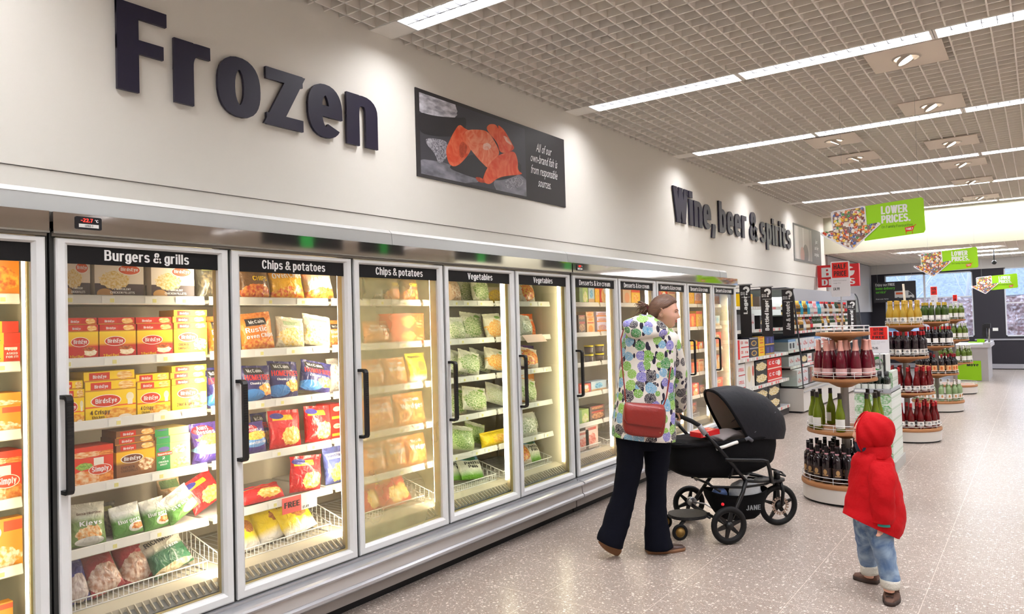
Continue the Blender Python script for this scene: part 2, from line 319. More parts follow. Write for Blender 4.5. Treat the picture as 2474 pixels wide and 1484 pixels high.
# ---------------------------------------------------------------- the shell of the shop
XW=-3.96; ZC=3.75; YB=17.8; YE=23.2
wall_m=mat('cream_wall_paint','e9e4da',.75)
def floor_mat():
    m=mat('terrazzo_floor','c9bcae',.28,spec=.4); nt=m.node_tree; b=bsdf(m)
    t=nn(nt,'ShaderNodeTexCoord').outputs['Object']
    def vor(sc,**k):
        v=nn(nt,'ShaderNodeTexVoronoi'); v.inputs['Scale'].default_value=sc; nt.links.new(t,v.inputs['Vector']); return v
    n=nn(nt,'ShaderNodeTexNoise'); n.inputs['Scale'].default_value=1.3; n.inputs['Detail'].default_value=4; nt.links.new(t,n.inputs['Vector'])
    c=mixc(nt,n.outputs['Fac'],'94867c','a5988e')
    v1=vor(95); s=nn(nt,'ShaderNodeSeparateXYZ'); nt.links.new(v1.outputs['Color'],s.inputs[0])
    c=mixc(nt,math_(nt,'MULTIPLY',math_(nt,'GREATER_THAN',s.outputs[0],.68),math_(nt,'LESS_THAN',v1.outputs['Distance'],.38)),c,'d8cfc6')
    c=mixc(nt,math_(nt,'MULTIPLY',math_(nt,'LESS_THAN',s.outputs[0],.2),math_(nt,'LESS_THAN',v1.outputs['Distance'],.42)),c,'86705f')
    v2=vor(42); s2=nn(nt,'ShaderNodeSeparateXYZ'); nt.links.new(v2.outputs['Color'],s2.inputs[0])
    c=mixc(nt,math_(nt,'MULTIPLY',math_(nt,'GREATER_THAN',s2.outputs[1],.8),math_(nt,'LESS_THAN',v2.outputs['Distance'],.3)),c,'e4dbd2')
    sp=nn(nt,'ShaderNodeSeparateXYZ'); nt.links.new(t,sp.inputs[0])
    g=[]
    for ax in (0,1):
        fr=math_(nt,'FRACT',math_(nt,'DIVIDE',math_(nt,'ADD',sp.outputs[ax],3.12-.15 if ax==0 else .1),.6)); g.append(math_(nt,'LESS_THAN',fr,.006))
    c=mixc(nt,math_(nt,'MULTIPLY',math_(nt,'MAXIMUM',g[0],g[1]),.55),c,'efe3d6')
    nt.links.new(c,b.inputs['Base Color']); return m
struct('floor',MB().box(-6,-4.2,-.1,9.2,YE+.3,0),floor_mat())
# left wall in two panels with a shadow joint, its back beyond the bulkhead
w=MB(); w.box(XW-.2,-4.2,0,XW-.008,YB+.12,2.374).box(XW-.2,-4.2,2.378,XW,YB+.12,ZC+.3).box(XW-.2,-4.2,2.36,XW-.02,YB+.12,2.39)
struct('wall_left',w,wall_m)
struct('wall_right',MB().box(9,-4.2,0,9.2,YE,ZC+.3),wall_m)
struct('wall_front',MB().box(-4.1,-4.2,0,9.2,-4,ZC+.3),wall_m)
struct('wall_bulkhead',MB().box(XW,YB,2.93,9.0,YB+.06,ZC+.3),mat('bulkhead_paint','dcdac2',.7))
# ceiling void and open cell grid
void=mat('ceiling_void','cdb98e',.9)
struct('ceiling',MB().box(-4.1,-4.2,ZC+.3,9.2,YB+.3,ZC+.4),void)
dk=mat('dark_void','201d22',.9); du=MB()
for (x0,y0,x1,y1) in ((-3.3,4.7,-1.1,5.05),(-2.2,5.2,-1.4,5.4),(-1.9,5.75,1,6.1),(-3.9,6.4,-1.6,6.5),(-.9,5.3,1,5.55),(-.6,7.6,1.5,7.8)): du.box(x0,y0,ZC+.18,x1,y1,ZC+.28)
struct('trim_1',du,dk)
STY=[-4+.0,-1.59,1.17,3.93,6.69,9.45,12.23,14.96,17.6]; SW=.12
gm=mat('grid_paint','fbf5ec',.55); g=MB(); P_=.1404; h=.08; t=.0055
nY=int((9-XW)/P_); 
bounds=[-4.0]
for s in STY[1:]: bounds+=[s-SW,s+SW]
bounds+=[YB]
for i in range(1,nY):
    x=XW+i*P_-.07
    for k in range(0,len(bounds)-1,2): g.box(x-t,bounds[k],ZC,x+t,bounds[k+1],ZC+h)
for k in range(0,len(bounds)-1,2):
    a,b=bounds[k],bounds[k+1]; n=max(1,round((b-a)/P_))
    for j in range(n+1): y=a+(b-a)*j/n; g.box(XW,y-t,ZC,9,y+t,ZC+h)
for s in STY[1:]: g.box(XW,s-SW,ZC,-3.70,s+SW,ZC+.01)
struct('ceiling_grid',g,gm)
# recessed louvred light fittings
em=mat('light_tube_glow','fffdf8',.5,emit=K_STRIP,ecol='fafaff'); lv=mat('light_louvre','4c4c4e',.4,metal=.0,emit=0); fx=mat('fitting_paint','efece6',.5)
def make_fitting():
    r=thing('ceiling_light','long white louvred ceiling light','ceiling light')
    L=1.54
    m=MB(); m.box(0,-SW,ZC-.003,.02,SW,ZC+.05).box(L-.02,-SW,ZC-.003,L,SW,ZC+.05).box(0,-SW,ZC-.003,L,-SW+.012,ZC+.05).box(0,SW-.012,ZC-.003,L,SW,ZC+.05).box(0,-SW,ZC+.05,L,SW,ZC+.06)
    m.build('housing',fx,r)
    MB().box(.022,-SW+.014,ZC+.04,L-.022,SW-.014,ZC+.046).build('light_panel',em,r)
    m=MB(); m.box(.02,-.006,ZC+.004,L-.02,.006,ZC+.034)
    for k in range(1,15):
        x=.02+k*.1; m.prism([(x-.007,ZC+.034),(x-.002,ZC+.004),(x+.002,ZC+.004),(x+.007,ZC+.034)],1,-SW+.014,SW-.014)
    m.build('louvre',lv,r); return r
fit=make_fitting(); first=True; vis={}
for si,s in enumerate(STY[1:]):
    for k in range(8):
        x=-3.70+k*1.545
        o=fit if first else dup(fit); first=False; o.location=(x,s,0)
        if s>3 and x+1.5*0<-.4: vis.setdefault(si,[]).append(o)
        o['label']='louvred strip light in the ceiling over the aisle out of view'; o['group']='ceiling strip lights'
for si,a in vis.items():
    lab_order(a,'white louvred strip light, # in the %s light row counted from the viewer'%ORD[si-2 if si>=2 else 0])
# downlight panels with tilting round lamps
dm=mat('downlight_glow','fff9ee',.5,emit=14,ecol='fff1dc'); pn=mat('ceiling_panel','dccfc0',.6); eye=mat('downlight_rim','b9aea2',.4)
def make_down(left=False):
    r=thing('downlight','square ceiling panel with a tilted round downlight','downlight')
    MB().box(-.29,-.3,-.006,.29,.3,.004).build('panel',pn,r)
    ring=MB(); ring.lathe([(.085,-.008),(.1,-.016),(.115,-.008),(.115,-.004)],24); ring.build('rim',eye,r)
    s=-1 if left else 1; mx=Matrix.Translation((0,0,-.012))@Matrix.Rotation(R(28)*-s,4,'Y')
    lm=MB(); lm.lathe([(.001,-.014),(.066,-.014),(.076,-.008)],20,0,mx=mx).lathe([(.076,-.008),(.084,-.02),(.086,.0),(.075,.02)],20,1,mx=mx); lm.build('lamp',[dm,eye],r); return r
d0=make_down(); d1=make_down(True); i=0
for y in (7.12,8.95,11.1,12.8,14.65,16.85): o=d0 if i==0 else dup(d0); i+=1; o.location=(-.86,y,ZC-.004); o['group']='right row of downlights'; o['label']='round downlight in its white panel, %s of the right row counted from the viewer'%ORD[i-1]
for j,y in enumerate((9.92,11.2)): o=d1 if j==0 else dup(d1); o.location=(-2.04,y,ZC-.004); o['label']='round downlight in its white panel, %s of the pair left of the row'%('nearer' if j==0 else 'farther')
v=MB(); v.box(-1.78,16.98,ZC-.008,-1.15,17.2,ZC-.002,0)
for k in range(18): v.box(-1.75+k*.033,17.0,ZC-.012,-1.74+k*.033,17.18,ZC-.008,1)
tag(v.build('air_vent',[pn,dk]),'slotted white air vent in the ceiling before the bulkhead','vent')
# spots shining down from the right row of downlights
def spot(name,loc,to,power,ang=50,blend=.6,col=(1,.93,.82),size=.05):
    l=bpy.data.lights.new(name,'SPOT'); l.energy=power; l.spot_size=R(ang); l.spot_blend=blend; l.color=col; l.shadow_soft_size=size
    o=bpy.data.objects.new(name,l); COL.objects.link(o); o.location=loc; d=Vector(to)-Vector(loc); o.rotation_euler=d.to_track_quat('-Z','Y').to_euler(); return o
for y in (7.12,8.95,11.1,12.8,14.65,16.85): spot('down_spot',(-.86,y,ZC-.05),(-.6,y,0),K_SPOT*1.3,80,.8)
# the checkout room behind the bulkhead
ZR=2.93
struct('ceiling_back',MB().box(XW-.2,YB+.06,ZR+.02,9.0,YE+.2,ZR+.12),mat('back_ceiling','cfcac4',.7))
g=MB()
for k in range(60): x=XW+k*.2; g.box(x,YB+.06,ZR-.005,x+.012,YE,ZR+.02)
for k in range(26): y=YB+.35+k*.2; g.box(XW,y,ZR-.005,8,y+.012,ZR+.02)
struct('trim_2',g,gm)
rl=mat('back_room_light','ffffff',.5,emit=26,ecol='f4f8ff')
for k,(x,y) in enumerate(((-2.6,19.0),(-2.3,20.2),(-1.9,21.6),(.2,19.4),(.4,21.0),(2.5,19.4),(2.5,21.0),(5,20))):
    m=MB(); m.box(x,y-.1,ZR-.012,x+1.9,y+.1,ZR-.006); 
    for q in range(19): m.box(x+q*.1,y-.1,ZR-.02,x+q*.1+.012,y+.1,ZR-.012,1)
    o=tag(m.build('ceiling_light',[rl,fx]),'white strip light in the checkout room ceiling, %s'%('nearest of the left three','middle of the left three','farthest of the left three','nearer of the right pair','farther of the right pair','out of view','out of view far','out of view corner')[k],'ceiling light')
bw=mat('charcoal_wall','232028',.7); bg=mat('pale_grey_panel','b8b4b2',.6)
# back wall with two big windows: black piers, white band above
wins=[(-3.58,-1.46,.86,2.62),(-.76,2.6,.86,2.66)]
w=MB(); w.box(XW,YE,0,9,YE+.2,.86).box(XW,YE,2.66,9,YE+.2,ZR,1).box(XW,YE,.86,-3.58,YE+.2,2.66).box(-1.46,YE,.86,-.76,YE+.2,2.66).box(2.6,YE,.86,9,YE+.2,2.66).box(-3.58,YE,2.62,-1.46,YE+.2,2.66)
struct('wall_back',w,[bw,mat('white_band','cfcbc6',.7)])
struct('wall_left_back',MB().box(XW-.2,YB+.12,0,XW,YE+.2,ZR).box(XW,YB+.13,1.6,XW+.04,23.19,2.9,1),[bw,bg])
struct('trim_3',MB().box(-1.46,YE-.02,.76,2.6,YE,.8).box(-3.9,YE-.03,.02,6,YE,.14),mat('trim_grey','9c9aa0',.5))
gl=mat('window_glass','ffffff',.0); nt=gl.node_tree
def thin_glass(m,fog=0,tint='ffffff',fcol='e8e8dc',scale=3,gloss=1.0,fog_lo=.4,fog_hi=.65):
    nt=m.node_tree; nt.nodes.remove(bsdf(m)); out=nt.nodes['Material Output']
    tr=nn(nt,'ShaderNodeBsdfTransparent'); tr.inputs[0].default_value=lin(tint)
    gs=nn(nt,'ShaderNodeBsdfGlossy'); gs.inputs['Roughness'].default_value=.02
    fr=nn(nt,'ShaderNodeFresnel'); ge=nn(nt,'ShaderNodeNewGeometry'); nt.links.new(math_(nt,'SUBTRACT',1.38,math_(nt,'MULTIPLY',ge.outputs['Backfacing'],1.38-1/1.38)),fr.inputs[0])
    mx=nn(nt,'ShaderNodeMixShader'); nt.links.new(math_(nt,'MULTIPLY',fr.outputs[0],gloss),mx.inputs[0]); nt.links.new(tr.outputs[0],mx.inputs[1]); nt.links.new(gs.outputs[0],mx.inputs[2]); last=mx
    if fog:
        df=nn(nt,'ShaderNodeBsdfDiffuse'); df.inputs[0].default_value=lin(fcol); tl=nn(nt,'ShaderNodeBsdfTranslucent'); tl.inputs[0].default_value=lin(fcol)
        a=nn(nt,'ShaderNodeAddShader'); a=nn(nt,'ShaderNodeMixShader'); a.inputs[0].default_value=.5; nt.links.new(df.outputs[0],a.inputs[1]); nt.links.new(tl.outputs[0],a.inputs[2])
        t=nn(nt,'ShaderNodeTexCoord'); n=nn(nt,'ShaderNodeTexNoise'); n.inputs['Scale'].default_value=scale; n.inputs['Detail'].default_value=3; nt.links.new(t.outputs['Object'],n.inputs['Vector'])
        r=nn(nt,'ShaderNodeMapRange'); nt.links.new(n.outputs['Fac'],r.inputs[0]); r.inputs[1].default_value=fog_lo; r.inputs[2].default_value=fog_hi; r.inputs[3].default_value=fog*.55; r.inputs[4].default_value=fog
        m2=nn(nt,'ShaderNodeMixShader'); nt.links.new(r.outputs[0],m2.inputs[0]); nt.links.new(mx.outputs[0],m2.inputs[1]); nt.links.new(a.outputs[0],m2.inputs[2]); last=m2
    nt.links.new(last.outputs[0],out.inputs[0]); return m
thin_glass(gl,tint='f2f6fa')
fr=mat('window_frame','d9dade',.4)
for k,(x0,x1,z0,z1) in enumerate(wins):
    m=MB(); m.box(x0,YE+.02,z0,x0+.03,YE+.1,z1).box(x1-.03,YE+.02,z0,x1,YE+.1,z1).box(x0,YE+.02,z0,x1,YE+.1,z0+.03).box(x0,YE+.02,z1-.03,x1,YE+.1,z1)
    if k==0: m.box(-2.62,YE+.02,z0,-2.57,YE+.1,z1)
    m.box(x0,YE+.03,1.93 if k==0 else 1.72,x1,YE+.07,1.96 if k==0 else 1.75)
    wo=struct('window_%d'%(k+1),m,fr); MB().box(x0+.03,YE+.05,z0+.03,x1-.03,YE+.06,z1-.03).build('pane',gl,wo)
for k,(a,b) in enumerate(((5.6,6.9),(7.2,8.1),(9.3,10.6),(11.9,13.7))):
    r=thing('aisle_sign','black aisle sign with a green stripe mirrored in the steel strip, %s'%ORD[k],'sign',(1.6,a,2.55)); L=-r.location
    MB().box(1.6,a,2.62,1.62,b,2.92).build('panel',mat('aisle_sign_black','19191c',.5),r,loc=L); m=MB(); m.box(1.597,a+(b-a)*.45,2.62,1.6,a+(b-a)*.6,2.92); m.build('stripe',mat('aisle_sign_green','2fae4a',.5),r,loc=L)
    MB().tube([(1.61,a+.1,2.92),(1.61,a+.1,ZC)],.002,4).tube([(1.61,b-.1,2.92),(1.61,b-.1,ZC)],.002,4).build('wire',mat('wire_grey','b0b0b0',.4),r,loc=L)
# ---------------------------------------------------------------- outside
gr=mat('car_park','8d8a88',.8)
o=struct('ground',MB().box(-30,YE+.3,-.12,22,60,-.02),gr)
def leafy(name,c1,c2,c3,sc):
    m=mat(name,c1,.8); nt=m.node_tree; t=nn(nt,'ShaderNodeTexCoord'); v=nn(nt,'ShaderNodeTexVoronoi'); v.inputs['Scale'].default_value=sc; nt.links.new(t.outputs['Object'],v.inputs[0])
    rp=nn(nt,'ShaderNodeValToRGB'); e=rp.color_ramp.elements; e[0].color=lin(c1); e[1].color=lin(c3); e[1].position=.9; k=e.new(.5); k.color=lin(c2)
    s=nn(nt,'ShaderNodeSeparateXYZ'); nt.links.new(v.outputs['Color'],s.inputs[0]); nt.links.new(s.outputs[0],rp.inputs[0]); nt.links.new(rp.outputs[0],bsdf(m).inputs['Base Color']); return m
hd=MB()
def hg(u,v):
    x=-12+24*u; z=2.0*v; y=28+.5*math.sin(v*2.6)+.22*noise.noise(Vector((x*3,z*3,1)))+.12*noise.noise(Vector((x*9,z*9,4)))
    return (x,y-.25*math.sin(PI*v),z*(1+.06*noise.noise(Vector((x*2,0,3)))))
hd.grid(hg,420,60,sm=True); hd.grid(lambda u,v:(-12+24*u,28.3+1.2*v,2.02+.05*noise.noise(Vector((u*60,v*3,0)))),160,4,sm=False,flip=True)
tag(hd.build('beech_hedge',leafy('beech_leaves','9a7c78','bfa2a0','dccbcd',15)),'russet brown beech hedge outside the shop windows','hedge')
bk=MB(); bk.grid(lambda u,v:(-30+55*u,50+4*v,(5.0+1.2*noise.noise(Vector((u*6,0,0)))+(2.5 if u<.6 else 0)*0)*v),40,8)
tag(bk.build('wooded_hill',leafy('bare_wood','8b93a6','a3acc0','959f9c',9)),'hazy grey wooded slope beyond the hedge','hill')
br=mat('birch_bark','d6d8de',.8)
def tree(x,y,h,lean,lab,sd):
    q=random.Random(sd); m=MB(); top=(x+lean,y,h); m.tube([(x,y,0),(x+lean*.4,y,h*.5),top],[.07,.05,.015],6)
    for k in range(16):
        f=.25+.7*q.random(); b=Vector((x+lean*f,y,h*f)); a=q.choice((-1,1))*(.4+.9*q.random()); L=(1.3-f)*1.5
        e=b+Vector((a*L*.7,q.uniform(-.4,.4),L)); m.tube([b,(b+e)/2+Vector((0,0,-.1)),e],[.022,.015,.006],4)
        for _ in range(3): e2=e+Vector((q.uniform(-.5,.5),0,q.uniform(.2,.7))); m.tube([(b+e)/2,e2],[.01,.004],3)
    tag(m.build('birch_tree',br),lab,'tree')
tree(-4.2,31,6.5,.5,'pale birch tree with bare twigs, leftmost outside the left window',1)
tree(-2.4,31.5,6.5,.9,'leaning pale birch tree outside the middle of the left window',2)
tree(-1.2,33,6.5,-.2,'slim birch tree outside near the dark pier between the windows',3)
# ---------------------------------------------------------------- freezer cabinets along the left wall
def part(name,mb,m,root,uv=None,label=None):
    """mesh given in world coordinates, parented to a thing at root.location"""
    L=root.location.copy(); q=root
    while q.parent: q=q.parent; L+=q.location
    mb.v=[(a-L.x,b-L.y,c-L.z) for a,b,c in mb.v]
    o=mb.build(name,m,root,uv=uv)
    if label: o['label']=label
    return o
M_fr=mat('door_frame_silver','e6e8e8',.4,metal=0); M_al=mat('aluminium_ledge','bfc0c4',.3,metal=.6); M_pan=mat('lower_panel_grey','cbc7c5',.4,metal=.25)
M_kick=mat('kick_grey','a19b97',.45,metal=.2); M_toe=mat('toe_black','0c0b0d',.6); M_cor=mat('cornice_grey','b3b5b3',.5); M_corl=mat('cornice_bevel','c9c9c5',.5)
M_chr=mat('polished_steel','c9c4c0',.05,metal=1); M_dark=mat('gap_dark','2b2c2b',.6); M_in=mat('freezer_lining','c6bda6',.5); M_shf=mat('shelf_enamel','dedbd2',.45)
M_rail=mat('price_rail','dcdad0',.35,spec=.6); M_han=mat('handle_black','141416',.35); M_post=mat('mullion_tan','b9a88a',.5); M_seal=mat('door_seal','b3a26c',.6)
M_tub=mat('freezer_tube','fff6e4',.5,emit=K_TUBE*3.6,ecol='fff0d4'); M_tub2=mat('freezer_tube_hidden','fff6e4',.5,emit=K_TUBE*8,ecol='fff0d2'); M_wire=mat('white_wire','efeee9',.4); M_tick=mat('ticket','e9e8df',.6); M_tky=mat('ticket_yellow','e0d98c',.6)
G0=thin_glass(mat('door_glass','ffffff'),tint='f6faf6',gloss=1.0)
G1=thin_glass(mat('misty_glass','ffffff'),fog=.05,scale=2.2,fcol='e6e0c8',fog_lo=.35,fog_hi=.7)
G4=thin_glass(mat('hazy_glass','ffffff'),fog=.12,scale=2.4,fcol='e0d6bc',fog_lo=.35,fog_hi=.7)
G2=thin_glass(mat('frosted_glass','ffffff'),fog=.5,scale=2.6,fcol='dcdcae',fog_lo=.3,fog_hi=.62)
G3=thin_glass(mat('frosted_far_glass','ffffff'),fog=.3,scale=3,fcol='e6dfc4',fog_lo=.35,fog_hi=.6)
XD=-3.10; ZD0,ZD1=.29,1.935
DNAMES=['leftmost unnamed','Burgers and grills','nearer Chips and potatoes','frosted Chips and potatoes','nearer Vegetables','farther Vegetables','nearest Desserts','second Desserts','third Desserts','fourth Desserts','farthest Desserts']
def make_door(root,y0,y1,k,text,glass,tw):
    a,b=y0+.006,y1-.006; fw=.046
    m=MB()
    def mit(P): m.add(P,[(0,1,2,3)])
    # frame members as bevelled mouldings
    prof=[(0,XD-.045),(0,XD-.004),(.006,XD),(fw-.014,XD),(fw,XD-.012),(fw,XD-.045)]
    tz,bz=.025,.05
    def ring(t,w,wt,wb): return [(a+t*w,ZD0+t*wb),(b-t*w,ZD0+t*wb),(b-t*w,ZD1-t*wt),(a+t*w,ZD1-t*wt)]
    R_=[]
    for d,x in prof:
        t=d/fw; R_.append([(x,p,q) for p,q in ring(t,fw,tz,bz)])
    v=[p for r in R_ for p in r]; f=[]
    for i in range(len(R_)):
        for j in range(4): f.append((i*4+j,i*4+(j+1)%4,((i+1)%len(R_))*4+(j+1)%4,((i+1)%len(R_))*4+j))
    m.add(v,f)
    d=part('door',m,M_fr,root)
    g0,g1=a+fw-.002,b-fw+.002
    part('glass',MB().box(XD-.03,g0,ZD0+bz-.004,XD-.024,g1,ZD1-tz+.004),glass,d)
    h=MB(); h.box(XD-.024,g0+.002,1.838,XD-.016,g1-.002,1.9125)
    if text: letters(h,text,(g0+g1)/2,1.856,.044,tw*(g1-g0),wx=.2,wy=.16,gap=.09,org=(XD-.0155,0,0),m=1)
    part('header_panel',h,[mat('header_black','0d0c0e',.6,spec=.3),mat('header_white','f4f4f2',.5)],d)
    part('seal',MB().box(XD-.05,g0,ZD0+bz-.008,XD-.032,g1,ZD0+bz+.002).box(XD-.05,g0-.004,ZD0+bz,XD-.032,g0+.003,ZD1-tz).box(XD-.05,g1-.003,ZD0+bz,XD-.032,g1+.004,ZD1-tz),M_seal,d)
    hy=y0+.024; m=MB(); xh=XD+.052
    m.prism([(XD-.002,1.322),(xh-.012,1.322),(xh+.002,1.316),(xh+.009,1.302),(xh+.009,.958),(xh+.002,.944),(xh-.012,.938),(XD-.002,.938),(XD-.002,.954),(xh-.014,.954),(xh-.007,.962),(xh-.007,1.298),(xh-.014,1.306),(XD-.002,1.306)],1,hy-.0125,hy+.0125)
    for q in range(15): m.cbox((xh+.0095,hy,1.288-q*.012),(.003,.021,.005))
    part('handle',m,M_han,d)
    return d
def cabinet(y0,y1,doors,label,postends=True):
    root=thing('freezer_cabinet',label,'freezer',(-3.5,(y0+y1)/2,0))
    P=[(-3.95,0),(-3.14,0),(-3.14,.05)]
    m=MB(); m.box(-3.95,y0,.05,-3.90,y1,2.0,0).box(-3.95,y0,1.965,-3.13,y1,2.0,0).box(-3.95,y0,.30,-3.18,y1,.335,0)
    m.box(-3.95,y0,.05,-3.13,y0+.012,2.0,0).box(-3.95,y1-.012,.05,-3.13,y1,2.0,0)
    part('body',m,M_in,root)
    m=MB(); m.box(-3.90,y0,0,-3.15,y1,.052,0); part('toe_recess',m,M_toe,root)
    m=MB()
    m.prism([(-3.9,.05),(-3.115,.05),(-3.115,.118),(-3.9,.118)],1,y0+.004,y1-.004)
    part('kick_panel',m,M_kick,root)
    m=MB(); S=[(-3.15,.118),(-3.085,.118),(-3.055,.128),(-3.038,.142),(-3.038,.158),(-3.05,.168)]
    m.prism(S+[(-3.15,.168)],1,y0+.002,y1-.002,0)
    m.prism([(-3.15,.168),(-3.054,.168),(-3.06,.228),(-3.15,.228)],1,y0+.002,y1-.002,1)
    m.prism([(-3.15,.228),(-3.052,.228),(-3.034,.236),(-3.03,.246),(-3.036,.256),(-3.05,.262),(-3.085,.268),(-3.088,.262),(-3.1,.264),(-3.102,.277),(-3.115,.283),(-3.15,.285)],1,y0+.002,y1-.002,0)
    part('bumper_rail',m,[M_al,M_pan],root)
    # mullions between the doors, with lamps behind
    m=MB(); tb=MB(); tb2=MB(); tc=MB()
    ys=[d[0] for d in doors]+[doors[-1][1]]
    for i,yy in enumerate(ys):
        m.box(-3.175,max(y0,yy-.012),.28,-3.118,min(y1,yy+.012),1.97,0)
        tc.box(-3.20,max(y0+.013,yy-.034),.345,-3.176,min(y1-.013,yy+.03),1.96)
    for (a,b,k,text,gl_,tw,vis_) in doors:
        if vis_: tb.box(-3.200,b-.052,.42,-3.184,b-.045,1.90)
        elif k==10: tb2.box(-3.206,b-.022,.5,-3.202,b-.012,1.8)
        else: tb2.box(-3.208,b-.02,.42,-3.202,b+.018,1.90)
    part('mullion',m,M_dark,root); part('mullion_cover',tc,M_post,root)
    if tb.v: part('lamp_tube',tb,M_tub,root)
    if tb2.v: part('lamp_tube',tb2,M_tub2,root)
    m=MB(); m.box(-3.13,y0+.005,1.94,-3.108,y1-.005,1.962); m.box(-3.10,y0+.003,1.95,-3.085,y1-.003,1.957); part('top_channel',m,mat('channel_grey','8f8b84',.35,metal=.6),root)
    part('header_strip',MB().prism([(-3.12,1.957),(-3.088,1.957),(-3.088,2.034),(-3.12,2.034)],1,y0+.003,y1-.003),M_chr,root)
    # bottom: fins and deck
    m=MB(); m.box(-3.90,y0+.012,.335,-3.285,y1-.012,.405).prism([(-3.285,.335),(-3.225,.335),(-3.225,.385),(-3.285,.405)],1,y0+.012,y1-.012,0).prism([(-3.225,.335),(-3.175,.335),(-3.175,.338),(-3.225,.365)],1,y0+.012,y1-.012,1)
    yy=y0+.03
    while yy<y1-.02: m.prism([(-3.225,.362),(-3.18,.34),(-3.174,.352),(-3.225,.385)],1,yy,yy+.005,0); yy+=.033
    part('air_grille',m,[M_in,mat('grille_shadow','6f7170',.5)],root)
    # shelves per door
    for (a,b,k,text,gl_,tw,vis_) in doors:
        a2,b2=max(a-.0,y0+.02)+.01,min(b,y1-.02)-.01
        if k<0: continue
        for j,z in enumerate((1.725,1.457,1.19,.922,.66)):
            m=MB(); m.box(-3.88,a2,z-.030,-3.303,b2,z-.018)
            s=part('shelf',m,M_shf,root)
            m=MB(); m.prism([(-3.305,z-.042),(-3.298,z-.042),(-3.292,z-.038),(-3.300,z-.002),(-3.305,z)],1,a2,b2); r_=part('price_rail',m,M_rail,s)
            m=MB(); q=random.Random(k*10+j); y=a2+.03+q.random()*.08
            while y<b2-.08 and k<6:
                m.box(-3.2935,y,z-.037,-3.2925,y+.055,z-.006,0).box(-3.2925,y+.034,z-.033,-3.2918,y+.052,z-.016,1); y+=q.uniform(.12,.24)
            if m.v: part('price_ticket',m,[M_tick,M_tky],s)
        make_door(root,a,b,k,text,gl_,tw)
    return root
A=cabinet(-2.63,1.272,[(-2.6,.5,-1,None,G0,0,0),(.5,1.265,0,None,G0,.5,1)],'grey freezer cabinet at the left edge with one door in view')
B=cabinet(1.28,5.165,[(1.29,2.05,1,'Burgers & grills',G1,.56,0),(2.058,2.815,2,'Chips & potatoes',G1,.6,0),(2.823,3.585,3,'Chips & potatoes',G2,.6,0),(3.593,4.375,4,'Vegetables',G0,.4,1),(4.383,5.155,5,'Vegetables',G0,.4,1)],'grey five-door freezer cabinet from Burgers and grills to Vegetables')
C=cabinet(5.175,9.20,[(5.19,5.985,6,'Desserts & ice cream',G4,.78,1),(5.993,6.80,7,'Desserts & ice cream',G4,.76,1),(6.808,7.585,8,'Desserts & ice cream',G4,.76,1),(7.593,8.355,9,'Desserts & ice cream',G4,.76,1),(8.363,9.165,10,'Desserts & ice cream',G3,.76,0)],'grey five-door freezer cabinet marked Desserts and ice cream beyond the woman')
# thermometer displays on the steel strip
for (y,root,lab) in ((1.362,B,'first'),(5.235,C,'second')):
    m=MB(); m.rbox(-3.09,y,1.974,-3.083,y+.1,2.024,.006,0,axis=0)
    m.box(-3.083,y+.012,1.981,-3.0825,y+.088,1.995,1)
    letters(m,'LK02-1',y+.05,1.984,.008,.03,org=(-3.0822,0,0),m=3); letters(m,'-22.7',y+.042,2.003,.014,.045,wx=.16,wy=.13,org=(-3.0828,0,0),m=2)
    letters(m,'°C'.replace('°',"'"),y+.08,2.004,.011,.014,org=(-3.0828,0,0),m=1)
    part('temperature_display',m,[mat('display_black','15161c',.25),mat('display_white','e8e8e4',.5),mat('display_red','ff2a20',.5,emit=3),BLACK],root,label='black display with red digits on the steel strip')
m=MB()
for (a,b) in ((-2.63,.98),(.984,3.13),(3.134,5.12),(5.124,8.62),(8.63,8.86)):
    m.prism([(-3.9,2.0),(-3.135,2.0),(-3.10,2.034),(-3.106,2.102),(-3.128,2.122),(-3.9,2.122)],1,a,b,0)
    m.prism([(-3.90,2.1221),(-3.1285,2.1225),(-3.1065,2.1025),(-3.1045,2.1032),(-3.127,2.1245),(-3.90,2.1245)],1,a,b,1)
tag(m.build('cornice',[M_cor,M_corl]),'pale grey cornice running along the top of the freezers','cornice')
# lettering on the wall
def wall_text(t,y0,y1,h,z,name,lab,wx=.26,wy=.2,gap=.1):
    m=MB(); letters(m,t,y0,z,h,y1-y0,wx=wx,wy=wy,gap=gap,dep=.022,org=(XW+.012,0,0),align='l')
    m2=MB(); letters(m2,t,y0,z,h,y1-y0,wx=wx*.5,wy=wy*.5,gap=gap+wx*.5,dep=.013,org=(XW,0,0),align='l') if 0 else None
    return m
navy=mat('letter_navy','1f1b2e',.42,spec=.4)
def word(t,y0,y1,lab,**k):
    m=MB(); letters(m,t,y0,2.857,.482,y1-y0,dep=.02,org=(XW+.012,0,0),align='l',**k)
    r=thing('wall_lettering',lab,'lettering',(XW,y0,2.857)); part('letters',m,navy,r)
    p=MB(); yy=y0+.06
    while yy<y1: p.box(XW,yy-.004,2.9,XW+.013,yy+.004,2.908) if 0 else None; yy+=.4
    return r
word('Frozen',1.955,3.845,'giant dark navy word Frozen raised on the cream wall',wx=.235,wy=.185,gap=.085)
word('Wine, beer & spirits',9.26,14.93,'large dark words Wine, beer & spirits raised on the cream wall',wx=.25,wy=.18,gap=.1)
